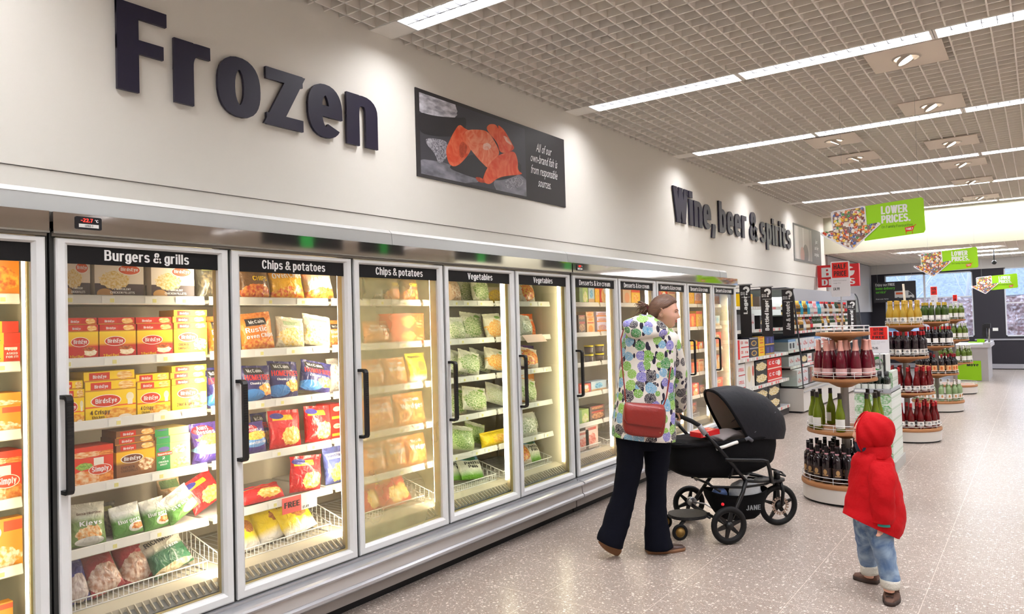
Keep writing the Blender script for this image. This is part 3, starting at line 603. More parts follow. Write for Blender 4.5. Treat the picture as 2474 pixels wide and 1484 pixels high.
# poster with salmon
def shape(mb,P,x,m=0,th=.0006):
    for _ in range(2): P=[(a[0]*(1-f)+b[0]*f,a[1]*(1-f)+b[1]*f) for a,b in zip(P,P[1:]+P[:1]) for f in (.22,.78)]
    mb.prism([(p[0],p[1]) for p in P],0,x,x+th,m)
r=thing('poster','dark landscape poster of folded smoked salmon with handwritten text','poster',(XW,5.4,3.08))
m=MB(); m.box(XW,4.285,2.735,XW+.012,6.515,3.44,0); 
def PM(px,py):   # poster map: zoomed crop coordinates to the wall
    u=(px-100)/1612; 
    zt=95+ (662-95)*u; zb=1075+(1412-1075)*u
    v=(py-zt)/(zb-zt); d=u/(u+(1-u)*1.0); 
    y=4.285+2.23*(u*1.0/(u+(1-u)*KPOS)); return (y,3.44-.705*v)
KPOS=1.312
img=art('salmon_backdrop','3a393f',[('n',.12,.92,.2,.2,'8d8a92','dad8de',7),('n',.2,.08,.3,.12,'5b5a62','8f8d97',4),('n',.85,.1,.2,.2,'6b6a70','908f98',4)],.5)
part('panel',m,mat('poster_black','2a2729',.5),r)
m=MB(); m.box(XW+.012,4.325,2.76,XW+.0125,5.80,3.41); part('picture',m,img,r,uv=(1,2))
P=lambda L:[PM(*q) for q in L]
m=MB()
shape(m,P([(105,360),(300,415),(560,432),(650,425),(640,560),(560,640),(300,640),(125,600)]),XW+.0125,2)
shape(m,P([(200,650),(420,680),(440,760),(430,860),(340,960),(290,820),(200,720)]),XW+.0126,3)
shape(m,P([(440,960),(760,800),(1230,900),(1240,1040),(1040,1120),(760,1110),(480,1010)]),XW+.0127,2)
shape(m,P([(570,495),(640,560),(760,590),(700,760),(660,840),(570,940),(500,975),(440,940),(410,790),(460,680),(500,600)]),XW+.0132,0)
shape(m,P([(640,560),(830,560),(900,600),(990,760),(1000,840),(900,930),(880,1000),(780,900),(700,800),(600,660)]),XW+.0136,1)
shape(m,P([(860,540),(900,495),(970,500),(1000,560),(990,500),(1060,560),(1130,690),(1175,780),(1010,830),(980,700),(900,610)]),XW+.0140,0)
shape(m,P([(1000,830),(1165,785),(1200,900),(1195,1010),(1260,1050),(1050,1070),(960,1100),(880,1170),(800,1130),(840,1020),(900,920)]),XW+.0144,0)
shape(m,P([(820,720),(870,700),(920,740),(880,790),(820,780)]),XW+.0149,4)
shape(m,P([(560,740),(600,680),(660,760),(600,880),(560,860)]),XW+.0149,5)
shape(m,P([(1040,620),(1090,640),(1150,740),(1080,700)]),XW+.0149,4)
shape(m,P([(720,1080),(800,1090),(840,1150),(760,1140)]),XW+.0148,5); shape(m,P([(1035,1110),(1250,1070),(1255,1170),(1080,1230)]),XW+.0148,3)
sal=art('salmon','e2603a',[],.5); nt=sal.node_tree
def streak(mm,c1,c2,sc,dist=3):
    nt=mm.node_tree; t=nn(nt,'ShaderNodeTexCoord'); w=nn(nt,'ShaderNodeTexNoise'); w.inputs['Scale'].default_value=sc; w.inputs['Distortion'].default_value=dist; w.inputs['Detail'].default_value=4; nt.links.new(t.outputs['Object'],w.inputs[0])
    rp=nn(nt,'ShaderNodeValToRGB'); rp.color_ramp.elements[0].color=lin(c1); rp.color_ramp.elements[1].color=lin(c2); rp.color_ramp.elements[0].position=.38; rp.color_ramp.elements[1].position=.66
    nt.links.new(w.outputs['Fac'],rp.inputs[0]); nt.links.new(rp.outputs[0],bsdf(mm).inputs['Base Color']); return mm
part('salmon_picture',m,[streak(mat('salmon_a','e2603a',.5),'d84a26','e9744e',5),streak(mat('salmon_b','e97850',.5),'e2643c','f09a78',6),mat('dish_black','242226',.5),streak(mat('toast_grey','8f8c94',.6),'55525a','b9b6be',25),streak(mat('salmon_hi','f0a88c',.5),'ee9878','f8cdbb',8),streak(mat('salmon_deep','b8401f',.5),'a33517','cf5430',8)],r)
m=MB()
for i,(t,zz,sz) in enumerate((('All of our',3.225,.125),('own-brand fish is',3.115,.125),('from responsible',3.0,.125),('sources.',2.885,.125))):
    v,f=font_text(t,sz,.45,0); m.add([(XW+.0135,6.12+a*.56,zz+b*1.0) for a,b,c in v],f)
part('handwriting',m,WHITE,r)
# second poster by the bulkhead
r=thing('poster','wine poster high on the wall beside the words Wine, beer and spirits','poster',(XW,16.3,3.03))
part('panel',MB().box(XW,15.21,2.655,XW+.012,17.43,3.41),mat('poster_grey','6e6c68',.5),r)
part('picture',MB().box(XW+.012,15.27,2.70,XW+.0125,16.62,3.37),art('tasting_photo','b9b2ac',[('r',.5,.5,.03,.6,'d9d4cf'),('r',.15,.5,.08,.6,'d5ccc5'),('e',.62,.2,.16,.3,'4e4846'),('e',.42,.15,.12,.25,'b6897c'),('r',.9,.5,.06,.6,'99938e')],.3),r,uv=(1,2))
m=MB()
for t,zz in (('Just',3.12),('ask for',2.98),('samples.',2.84)):
    v,f=font_text(t,.12,.3,.001); m.add([(XW+.0135,17.02+a,zz+b) for a,b,c in v],f)
part('handwriting',m,WHITE,r)
# ---------------------------------------------------------------- frozen food
def ydir(px,py,X):
    d=_f+_r*((px-1237)/F_PX)-_u*((py-742)/F_PX); t=X/d.x; return (d*t).y
SH=[1.725,1.457,1.19,.922,.66,.422]
SN=['top shelf','second shelf','third shelf','fourth shelf','fifth shelf','bottom basket']
CW=('w','f6f4ee'); CREAM='efe6d3'
PCOL={'w':WHITE,'k':BLACK,'r':RED,'y':YEL,'g':mat('green_print','2f8a3a',.5),'b':mat('blue_print','2a3f8f',.5),'o':mat('orange_print','e2702a',.5),'n':mat('brown_print','5b3a28',.5),'s':mat('silver_print','c9ccd2',.4)}
# art: base, layers, texts (string,u,v,height fraction,width fraction,colour)
BX={
'fillet':('cream and dark boxed chicken fillets','e6d9c8',[('r',.5,.14,.5,.2,'3a2a30'),('n',.4,.42,.3,.2,'d8b25a','efe0b8',12),('e',.7,.66,.24,.12,'f3efe6'),('e',.7,.66,.22,.105,'d4542c'),('e',.2,.12,.16,.11,'b98a4e'),('r',.1,.93,.12,.07,'e8c52a')],[('BirdsEye',.7,.63,.075,.36,'w'),('2 SUCCULENT',.55,.2,.045,.34,'w'),('CHICKEN FILLETS',.55,.12,.05,.5,'w')]),
'peri':('red and yellow boxed chicken grills','c3201a',[('v',.5,.6,'f3b61f'),('v',.62,.95,'f7d22a'),('e',.42,.66,.29,.17,'f5eee0'),('e',.42,.66,.27,.15,'c9281c'),('n',.74,.3,.2,.12,'efdcae','fff3d8',8),('n',.7,.42,.2,.07,'c9651e','7e3210',8)],[('BirdsEye',.42,.6,.14,.42,'w'),('2 Peri Peri',.3,.1,.12,.42,'y')]),
'char':('golden boxed chicken chargrills','f4c026',[('v',.6,1,'f8d62f'),('e',.42,.7,.29,.17,'f5eee0'),('e',.42,.7,.27,.15,'d23a1e'),('n',.78,.42,.2,.22,'c97a1c','fff0cf',7),('r',.35,.05,.4,.06,'e8951e')],[('BirdsEye',.42,.64,.14,.42,'w'),('CHICKEN',.28,.38,.1,.3,'n'),('CHARGRILLS',.3,.25,.1,.36,'n')]),
'crispy':('yellow boxed crispy chicken','f7cf17',[('n',.72,.2,.34,.22,'e08a1a','f7c65c',6),('e',.78,.1,.14,.1,'fff6e2'),('r',.5,.5,.5,.025,'e4611e'),('e',.4,.68,.3,.2,'fbf6e8'),('e',.4,.68,.28,.18,'d2331c'),('e',.88,.75,.08,.14,'efe3bd'),('r',.88,.6,.05,.1,'f4ecd4')],[('BirdsEye',.4,.61,.15,.42,'w'),('4 Crispy',.28,.26,.14,.38,'n'),('Chicken',.24,.13,.09,.24,'n')]),
'hot':('yellow and orange boxed spicy chicken','f9d41c',[('n',.75,.3,.3,.35,'f09a1e','ffd873',6),('e',.45,.7,.3,.18,'fbf6e8'),('e',.45,.7,.28,.16,'d83a1c'),('r',.9,.5,.08,.2,'f6efd8')],[('BirdsEye',.45,.64,.13,.42,'w'),('2 Hot & Spicy',.38,.25,.12,.5,'n')]),
'simply':('red boxed roast chicken','d93a1c',[('n',.3,.28,.42,.3,'e07f2c','f7dcae',4),('n',.85,.25,.2,.25,'c9641c','efa04a',5),('n',.3,.72,.2,.12,'6fa03a','a8c85a',10),('e',.68,.55,.28,.18,'f3e7d6'),('e',.68,.55,.26,.16,'d6431f'),('r',.65,.84,.12,.12,'efe8da')],[('Simply',.68,.48,.17,.4,'w')]),
'brown':('brown and gold boxed chicken chargrills','8a5a34',[('v',.55,.7,'f2b81e'),('e',.4,.74,.29,.16,'f5eee0'),('e',.4,.74,.27,.14,'6f3a20'),('n',.76,.48,.2,.22,'b0641c','f8e6bd',7)],[('BirdsEye',.4,.68,.13,.42,'w'),('CHICKEN',.28,.4,.1,.34,'n'),('CHARGRILLS',.32,.28,.1,.42,'n')]),
'green':('green and yellow boxed chicken bakes','efd583',[('r',.2,.5,.2,.5,'1f8a4a'),('e',.22,.82,.16,.08,'6a5fa0'),('r',.24,.66,.22,.06,'c8462a'),('n',.72,.25,.26,.2,'e3bd55','f3e0a0',8),('n',.68,.75,.2,.16,'e8b43a','fff3d0',6)],[('UpperCrust',.24,.63,.06,.4,'w'),('2',.2,.48,.09,.08,'w'),('CHICKEN &',.2,.36,.06,.28,'w'),('GRAVY',.2,.27,.06,.2,'w')]),
'orange':('orange boxed battered goujons','f08a1c',[('n',.5,.4,.5,.28,'f6b53a','d9601a',5),('e',.2,.75,.2,.14,'f3ece0'),('e',.2,.75,.18,.12,'d43a20'),('r',.5,.04,.5,.05,'e9e0d0')],[('GRAINS',.3,.8,.1,.4,'r')]),
'askred':('yellow and red boxed grains','f2b41c',[('r',.82,.5,.18,.5,'d8381c'),('e',.3,.35,.28,.1,'3f9a4a'),('r',.8,.8,.14,.06,'f5e0c8')],[('YOU',.82,.7,.12,.2,'w'),('ASKED',.82,.52,.1,.24,'w'),('FOR IT!',.82,.36,.1,.26,'w'),('GRAINS',.3,.62,.16,.42,'r')]),
'gold':('orange and white boxed crumbed fish','f19a2a',[('n',.5,.25,.5,.2,'e8a040','fff0d2',5),('e',.3,.75,.25,.16,'f3eee2'),('r',.8,.85,.2,.1,'e4552a')],[]),
'redbox':('red boxed potato product','d5261c',[('e',.5,.7,.3,.15,'f0dcae'),('r',.5,.2,.4,.08,'f0b52a')],[('crispy',.5,.65,.1,.4,'k')]),
'flame':('orange-red boxed potato bites','ea5a22',[('n',.5,.5,.22,.4,'f39a34','f7c860',5),('n',.9,.3,.15,.25,'d8402a','f2a65a',5)],[]),
'lime':('lime green boxed lollies','9dc43a',[('r',.2,.5,.2,.5,'5f9a3a'),('n',.7,.4,.25,.3,'d8df5a','f2f0c0',5)],[]),
'cone':('red and orange boxed cones','e23a26',[('n',.5,.4,.35,.4,'f3a32a','ffe3a0',4),('e',.6,.7,.2,.2,'f5f0ea')],[('MASH',.5,.85,.1,.5,'y')]),
'tan':('tan boxed ice cream bars','e3b983',[('e',.5,.4,.3,.3,'f0913a'),('r',.5,.9,.4,.05,'b8432e')],[]),
'pink':('pale pink boxed desserts','e8cfc4',[('n',.5,.4,.3,.25,'d2503a','e8a596',6),('r',.5,.85,.35,.06,'c8483a')],[]),
'purple':('white and purple multipack yogurt ices','d9cde0',[('n',.5,.55,.4,.25,'9b6fc0','efb23a',7),('r',.5,.2,.5,.12,'e88a2a')],[]),
'choc':('dark brown boxed puddings','5a3a30',[('n',.5,.5,.4,.3,'8a5238','d9a06a',5),('r',.5,.85,.4,.08,'b8342a')],[]),
'aqua':('pale blue boxed ice lollies','b9cfd9',[('n',.5,.6,.25,.25,'3f86c0','8fd0ea',5),('r',.5,.15,.5,.15,'caa57a')],[]),
'sun':('bright yellow boxed ice creams','f6c41c',[('n',.5,.45,.3,.3,'f08a1c','ffe06a',5),('r',.5,.9,.5,.08,'e2471f')],[]),
}
BG={
'kiev':('green bag of mini kievs','6f8a4a',[('v',.55,.75,'dcd8c4'),('n',.45,.25,.35,.2,'d98f3a','efd9a8',8),('e',.5,.1,.4,.1,'f1efe4')],[('Kievs',.5,.46,.11,.6,'w'),('Bernard Matthews',.5,.72,.06,.7,'n')],.5),
'burger':('green and white bag of burgers','5f9a45',[('v',.5,.72,'ecebdf'),('e',.72,.25,.3,.16,'f3efe4'),('n',.74,.26,.22,.1,'c9702c','e8a45a',8)],[('Burgers',.5,.42,.12,.72,'w')],.5),
'steak':('green and white bag of turkey steaks','66a04a',[('v',.5,.72,'ecebdf'),('e',.72,.25,.3,.18,'f3efe4'),('n',.74,.26,.24,.12,'efdcb2','fff6df',8)],[('Steaks',.45,.45,.12,.55,'w')],.5),
'bun':('clear bag of pale round burgers','c9a87c',[('n',.5,.4,.45,.35,'b07a48','dcc29a',5),('r',.5,.85,.4,.1,'5f7a4a')],[],.45),
'darkbag':('dark smoky bag of veggie food','3c3a30',[('n',.5,.4,.4,.3,'2a2a28','6b6048',6),('r',.5,.8,.3,.08,'8a8a52')],[],.35),
'redchip':('glossy red bag of chips','cf1f22',[('n',.6,.3,.3,.24,'f0b23c','ffe08a',8),('r',.4,.8,.3,.07,'f2c62a'),('e',.25,.85,.2,.08,'3f3f9a')],[],.3),
'sausage':('red and clear bag of sausages','9c2a34',[('v',.6,.66,'8f2632'),('n',.5,.28,.5,.3,'a8765a','e2cdbc',5)],[],.35),
'bluebag':('dark blue bag of sausages','3a3a86',[('n',.5,.25,.5,.25,'b09a90','e0d4cc',5),('r',.5,.8,.35,.06,'6a6ab0')],[],.35),
'richmond':('green and white bag of sausages','1f5a3c',[('v',.5,.62,'dfd9c8'),('n',.5,.08,.5,.08,'b09a72','e0d2b0',6)],[('RICHMOND',.5,.72,.12,.8,'k'),('Frozen',.6,.5,.08,.35,'w')],.35),
'auntb':('purple bag of homestyle chips','43307e',[('e',.5,.36,.46,.14,'6c9fd6'),('n',.55,.58,.4,.14,'f2a71e','fcd55a',9),('e',.35,.82,.3,.12,'c8283a')],[('Aunt',.35,.83,.1,.34,'w'),('Bessies',.4,.72,.1,.5,'w'),('homestyle chips',.5,.32,.09,.8,'w')],.3),
'ovenred':('brown and orange bag of battered chips','6b4a2a',[('n',.5,.2,.5,.22,'c8401f','f0a24a',7),('r',.35,.85,.28,.1,'221f1e')],[('McCain',.35,.81,.1,.45,'w'),('CHIPS',.6,.5,.12,.5,'y')],.35),
'ovenchip':('yellow and orange bag of oven chips','f0b41c',[('v',.55,.9,'e8831f'),('n',.5,.15,.5,.18,'e05a1c','f7c24a',7)],[('Oven Chips',.5,.58,.15,.85,'w')],.35),
'thin':('cream and orange bag of thin chips','eadcc6',[('v',.5,.85,'ea8a3a'),('n',.5,.15,.55,.18,'e4561f','f6b040',7),('r',.4,.88,.3,.09,'221f1e')],[('McCain',.4,.85,.09,.45,'w'),('Chips',.55,.5,.14,.55,'w')],.35),
'rustic':('orange bag of rustic oven chips','e2842e',[('n',.5,.12,.5,.18,'d8601c','f6b65a',7),('n',.5,.9,.5,.12,'d8701c','f3a04a',7),('r',.45,.75,.3,.1,'201e1d')],[('McCain',.45,.71,.09,.45,'w'),('Rustic',.4,.48,.13,.6,'w'),('oven Chips',.5,.32,.11,.8,'w')],.35),
'pale':('cream bag of straight chips','ddd2b2',[('n',.5,.35,.45,.3,'f0c860','fae8b4',9),('r',.5,.78,.3,.07,'a8b88a')],[],.4),
'home':('navy blue bag of home fries','2a2a63',[('n',.72,.32,.26,.16,'e08a2a','ffd27a',8),('r',.4,.84,.3,.1,'201d20'),('e',.3,.18,.35,.16,'3f7fc0')],[('McCain',.4,.8,.1,.46,'w'),('HOMEFRIES',.5,.58,.15,.85,'r'),('Chunky cut',.45,.46,.06,.5,'w')],.3),
'grey':('clear grey bag of frozen food','b9b4ac',[('n',.5,.5,.4,.4,'9a9088','e6e0d6',6)],[],.35),
'yellowbag':('yellow bag of frozen roast potatoes','f5d915',[('v',.3,.12,'efeadc'),('n',.62,.55,.2,.18,'9c5a1e','cf8a3a',10)],[('Yorkshires',.45,.84,.09,.6,'k')],.35),
'bluey':('blue and yellow bag of french fries','5f6cae',[('n',.55,.3,.35,.25,'e6c23a','f7e58a',8),('r',.5,.75,.4,.08,'d6d8ee')],[('French Fries',.5,.72,.08,.7,'b')],.35),
'wedge':('orange bag of wedges','d9812e',[('n',.5,.3,.5,.28,'c9661c','efac54',6)],[('McCain',.5,.75,.1,.5,'w'),('Wedges',.5,.52,.16,.7,'w')],.35),
'south':('brown-orange bag of southern fries','c8742c',[('n',.5,.3,.5,.28,'b95a1c','e6a04a',6)],[('Fries with',.5,.72,.1,.6,'w'),('Southern',.5,.55,.14,.8,'w')],.35),
'peas':('green and white bag of vegetables','e3e2cb',[('n',.5,.42,.46,.4,'6f9a40','dfe0b8',12),('e',.75,.85,.14,.07,'7fae3a')],[],.4),
'mixveg':('white bag of mixed green vegetables','dfe0cc',[('n',.5,.4,.46,.42,'7fa05c','ebe6c4',14)],[],.4),
'carrot':('white bag of orange carrots','e6dfc4',[('n',.5,.36,.45,.34,'f09a30','f0d488',12),('e',.7,.82,.16,.07,'7fae3a')],[],.4),
'corn':('bag of yellow sweetcorn mix','b9a888',[('n',.5,.28,.45,.26,'e9c22a','c8a040',10),('r',.4,.75,.35,.1,'8a8a60')],[],.4),
'caul':('pale bag of cauliflower','e9e6d2',[('n',.5,.4,.46,.4,'cfd8a0','f4f0dc',12)],[],.4),
'peach':('clear bag of pale fillets','dcb999',[('n',.5,.5,.4,.4,'c99a78','efdcc6',6)],[],.35),
'bean':('clear bag of green beans','b7c58e',[('n',.5,.45,.48,.42,'5f8f34','c3d493',16),('n',.5,.9,.5,.1,'d8dcc0','eef0e0',6)],[],.35),
'yveg':('yellow bag of sweet potato mash','f2cf14',[('n',.6,.4,.3,.3,'e59a1c','f7d84a',8)],[],.35),
'petit':('green, white and blue bag of petits pois','eef0e2',[('v',.35,.1,'6fae35'),('e',.5,.86,.6,.2,'7fb0d8'),('e',.5,.78,.3,.12,'2f6f4a')],[('Petits',.5,.5,.12,.6,'k'),('Pois',.5,.36,.12,.4,'k')],.35),
'orangebag':('bright orange bag of mash','f0701e',[('r',.5,.7,.4,.06,'f8c89a'),('n',.5,.25,.45,.2,'d8501a','f6a04a',8)],[],.35),
'purplebag':('purple bag of roast parsnips','4a2a72',[('n',.6,.6,.3,.22,'c96a8a','e8b9c0',8),('n',.7,.15,.3,.15,'f0a21c','f8d04a',8)],[],.3),
'greyveg':('grey-white bag of vegetables','cfcfc0',[('n',.5,.45,.4,.35,'8a9a70','e2e2d4',9)],[],.4),
'medley':('red and cream bag of vegetable medley','e3d9c8',[('n',.5,.5,.42,.4,'d2402c','f0c052',7)],[],.4),
}
_P={}
def box_proto(key,w,h,d,flat=False):
    k=(key,round(w,3),round(h,3),round(d,3),flat)
    if k in _P: return _P[k],False
    de,base,lay,tx=BX[key]; m=MB().box(-d,-w/2,0,0,w/2,h)
    o=m.build('frozen_food_box',art('carton_'+key+('_edge' if flat else ''),base,(lay if not flat else [('r',.3,.5,.2,.38,'d2331c'),('r',.5,.06,.5,.08,'c9861c'),('n',.8,.5,.16,.4,'e8a030','fbe3a8',5)] if key in('peri','char','crispy','hot','brown') else lay[:2]),.42),uv=(1,2))
    if flat: tx=[('BirdsEye',.3,.3,.34,.26,'w')] if key in('peri','char','crispy','hot','brown') else []
    cs={}
    for (s,u,v,hf,wf,c) in tx:
        b=cs.setdefault(c,MB()); letters(b,s,(u-.5)*w,v*h,hf*h,wf*w,wx=.2,wy=.16,org=(.0006,0,0),dep=.0008)
    for c,b in cs.items(): b.build('printed_lettering',PCOL[c],o)
    _P[k]=o; return o,True
def bagf(w,h,d,sd):
    def half(z):
        s=max(0,min(1,z/h)); e=.10; q=max(0,min(1,(s-e*.4)/(1-e*1.4)))
        D_=d/2*(math.sin(PI*min(1,q**.8)))**.62 if 0<q<1 else 0
        return w/2*(1-.07*math.sin(PI*s)+.02*math.sin(9*s+sd)), D_+.0015
    def disp(y,z,amp=1): return (.010*noise.noise(Vector((y*16,z*16,sd*3.1)))+.006*noise.noise(Vector((y*42,z*34,sd*1.7))))*amp
    return half,disp
def bag_proto(key,w,h,d,sd):
    k=('bag',key,round(w,2),round(h,2),sd)
    if k in _P: return _P[k],False
    de,base,lay,tx,ro=BG[key]; half,disp=bagf(w,h,d,sd); m=MB(); NU,NV=36,20
    def fn(u,v):
        z=h*v; W,D_=half(z); a=2*PI*u; c,s=math.cos(a),math.sin(a)
        y=W*math.copysign(abs(c)**.8,c); x=D_*math.copysign(abs(s)**.9,s)
        e=min(1,D_/(d*.25)); x+=disp(y,z,(.9 if s>0 else .3)*e*abs(s)) 
        if v>.93: x+=.006*math.sin(y*90+sd)*(v-.9)*8
        return (x,y,z)
    m.grid(fn,NU,NV,cu=True); m.f.append(tuple(reversed(range(NU)))); m.m.append(0); m.s.append(False)
    o=m.build('frozen_food_bag',art('bag_'+key,base,lay,ro,crinkle=.6,coat=.3),uv=(1,2))
    cs={}
    for (s,u,v,hf,wf,c) in tx:
        b=cs.setdefault(c,MB())
        def put(A,B,dd):
            W,D_=half(B); t=max(-.999,min(.999,A/W)); c_=abs(t)**(1/.8); sn=math.sqrt(max(0,1-c_*c_)); e=min(1,D_/(d*.25))
            return (D_*sn**.9+disp(A,B,.9*e*sn)+.0035,A,B)
        letters(b,s,(u-.5)*w,v*h,hf*h,wf*w,wx=.18,wy=.14,put=put,dep=.001)
    for c,b in cs.items(): b.build('printed_lettering',PCOL[c],o)
    _P[k]=o; return o,True
REG={}
def clampy(y,w,door,sh):
    lo,hi=(-2,1.25) if door==0 else (1.30,5.145) if door<=5 else (5.195,9.18)
    if sh==5 and door: lo,hi={1:(1.418,2.02),2:(2.118,2.782),3:(2.888,3.552),4:(3.658,4.332),5:(4.438,5.092),6:(5.268,5.922),7:(6.06,6.73),9:(7.65,8.3)}.get(door,(lo,hi))
    return max(lo+w/2,min(hi-w/2,y))
def place(pr,loc,rot,desc,door,sh,post=''):
    o,new=pr
    if not new: o=dup(o,loc,rot)
    else: o.location=loc; o.rotation_euler=rot
    o['category']='food bag' if 'bag' in desc.split() else 'food box'; o['group']='frozen food behind the %s door'%DNAMES[door]
    REG.setdefault((desc,door,sh,post),[]).append(o); return o
XF=-3.318
def bxs(door,sh,p0,p1,key,h,lying=0,lh=.032,d=.045,back=1,yaw=0,x=XF,py=None):
    z=SH[sh]-.0175; py=py or {0:700,1:830,2:960,3:1090,4:1210,5:1300}[sh]
    a,b=ydir(p0,py,x),ydir(p1,py,x); w=b-a-.003; y=clampy((a+b)/2,w,door,sh); z+=.014 if sh==5 else 0; de=BX[key][0]
    if h:
        for q in range(back): place(box_proto(key,w,h,d),(x-q*(d+.006),y,z+.0003),(0,0,R(yaw)),de,door,sh,'standing' if q==0 else 'behind the front one')
    for q in range(lying): place(box_proto(key,w,lh,.13,True),(x-.002-.004*(q%2),y+.002*(-1)**q,z+.0006+h+q*(lh+.0004)),(0,0,R(yaw)),de,door,sh,'lying flat')
def bag(door,sh,p0,p1,key,h,lean=8,roll=0,yaw=0,d=.08,x=XF-.035,sd=1,dz=0,py=None):
    z=SH[sh]-.017+dz; py=py or {0:700,1:830,2:960,3:1090,4:1210,5:1300}[sh]
    a,b=ydir(p0,py,x),ydir(p1,py,x); w=b-a; w*=.97; y=clampy((a+b)/2,w*1.1,door,sh)
    x-=.03 if sh==5 and sd%2==0 else 0; h*=1.12 if sh==5 else 1
    pr=bag_proto(key,w,h,d,sd); rm=Euler((R(roll),-R(lean),R(yaw))).to_matrix(); vs=[rm@v.co for v in pr[0].data.vertices]
    z0=min(v.z for v in vs); xm=max(v.x for v in vs); lim=-3.309 if sh<5 else -3.302
    sc_=min(1,(.212 if sh<5 else .20)/max(v.z-z0 for v in vs))
    o=place(pr,(min(x,lim-xm*sc_),y,z-z0*sc_+.0012+(.006 if sh==5 else 0)),(R(roll),-R(lean),R(yaw)),BG[key][0],door,sh); o.scale=(sc_,)*3
# leftmost door
for sh,key,hh in ((0,'orange',.19),(2,'gold',.11),(3,'simply',.15),(4,'gold',.2)):
    bxs(0,sh,-55,62,key,hh,1 if sh in(2,3) else 0,.05,py=(760,960,1020,1180,1320)[sh])
bxs(0,1,-55,60,'askred',.085,2,.045,py=840); bxs(0,5,-50,32,'gold',.1,py=1440)
# Burgers and grills
bxs(1,0,150,219,'fillet',.2); bxs(1,0,228,348,'fillet',.2,back=2); bxs(1,0,365,470,'fillet',.2,back=2); bag(1,0,474,532,'darkbag',.2,sd=2)
for p0,p1 in ((160,238),(240,329),(331,418)): bxs(1,1,p0,p1,'peri',.126,2,.03)
bxs(1,1,420,501,'char',.128,3,.03); bag(1,1,505,545,'rustic',.19,sd=2,x=XF-.1)
bxs(1,2,150,204,'crispy',.115,2,.036); bxs(1,2,205,329,'crispy',.135,2,.042); bxs(1,2,331,412,'crispy',.125,2,.034); bxs(1,2,415,500,'hot',.13,3,.03)
bag(1,2,500,548,'home',.2,sd=2)
bxs(1,3,150,168,'simply',.12); bxs(1,3,170,274,'simply',.125,1,.045); bxs(1,3,280,375,'brown',.125,3,.031); bxs(1,3,377,460,'green',.135,2,.034); bag(1,3,462,545,'auntb',.2,sd=1)
bag(1,4,166,256,'kiev',.18,lean=14,roll=-4,sd=1); bag(1,4,272,347,'burger',.14,lean=14,roll=4,sd=1); bag(1,4,347,410,'burger',.14,lean=16,roll=5,sd=2); bag(1,4,405,487,'steak',.13,lean=14,roll=26,sd=1)
bag(1,4,232,290,'darkbag',.15,lean=20,x=XF-.13,sd=3); bag(1,4,386,442,'bun',.2,lean=10,x=XF-.16,sd=1); bag(1,4,452,560,'redchip',.2,lean=18,roll=22,x=XF-.12,sd=3)
bag(1,5,150,212,'bluebag',.2,lean=30,sd=1,dz=.006); bag(1,5,214,310,'sausage',.21,lean=32,roll=10,sd=1,dz=.006); bag(1,5,305,390,'sausage',.2,lean=32,roll=7,sd=2,dz=.0062); bag(1,5,388,495,'richmond',.19,lean=34,roll=12,sd=1,dz=.0065)
# Chips and potatoes
bag(2,0,577,652,'ovenred',.2,sd=1); bag(2,0,652,736,'ovenchip',.2,sd=1,roll=3); bag(2,0,736,808,'thin',.2,sd=1,roll=5); 
bag(2,1,580,668,'rustic',.215,sd=1,roll=5,lean=5); bag(2,1,665,735,'pale',.17,sd=1,roll=-6); bag(2,1,727,798,'pale',.175,sd=2,roll=-9); bag(2,1,792,832,'rustic',.16,sd=3,x=XF-.12)
bag(2,2,582,656,'home',.19,sd=1,roll=-3); bag(2,2,642,724,'home',.215,sd=2,roll=-5,x=XF-.045); bag(2,2,718,800,'home',.185,sd=3,roll=-12); bag(2,2,796,826,'grey',.2,sd=2,x=XF-.1)
bag(2,3,583,645,'auntb',.165,sd=2,roll=2); bag(2,3,648,730,'redchip',.215,sd=1,roll=-3); bag(2,3,735,803,'redchip',.21,sd=2,roll=-4); bxs(2,3,800,832,'redbox',.1,1,.1,x=XF-.09); bag(2,3,612,652,'home',.2,sd=4,x=XF-.13)
bag(2,4,690,783,'redchip',.23,sd=4,roll=-5,lean=3); bag(2,4,588,690,'redchip',.1,sd=5,lean=45); bag(2,4,786,835,'bluey',.22,sd=1,x=XF-.08)
bag(2,5,575,632,'yellowbag',.19,lean=36,sd=1,dz=.006); bag(2,5,622,748,'yellowbag',.23,lean=38,roll=8,sd=2,dz=.0062); bag(2,5,728,820,'yellowbag',.21,lean=36,roll=10,sd=3,dz=.0062)
# frosted door
for i,(a,b) in enumerate(((880,925),(925,965),(965,1010))): bag(3,0,a,b,'ovenred' if i else 'darkbag',.19,sd=4+i)
bag(3,1,880,945,'south',.15,sd=1); bxs(3,1,948,1025,'flame',.095,1,.1,d=.1)
bag(3,2,880,930,'south',.18,sd=2); bag(3,2,928,985,'wedge',.18,sd=1); bag(3,2,985,1034,'yellowbag',.2,sd=4)
bag(3,3,882,955,'south',.21,sd=3); bag(3,3,955,1032,'wedge',.215,sd=2)
for i,(a,b) in enumerate(((882,935),(930,985),(982,1035))): bag(3,4,a,b,'wedge' if i else 'south',.2,sd=5+i)
for i,(a,b) in enumerate(((884,935),(925,985),(980,1035))): bag(3,5,a,b,'redchip',.2,lean=34,sd=6+i,dz=.006)
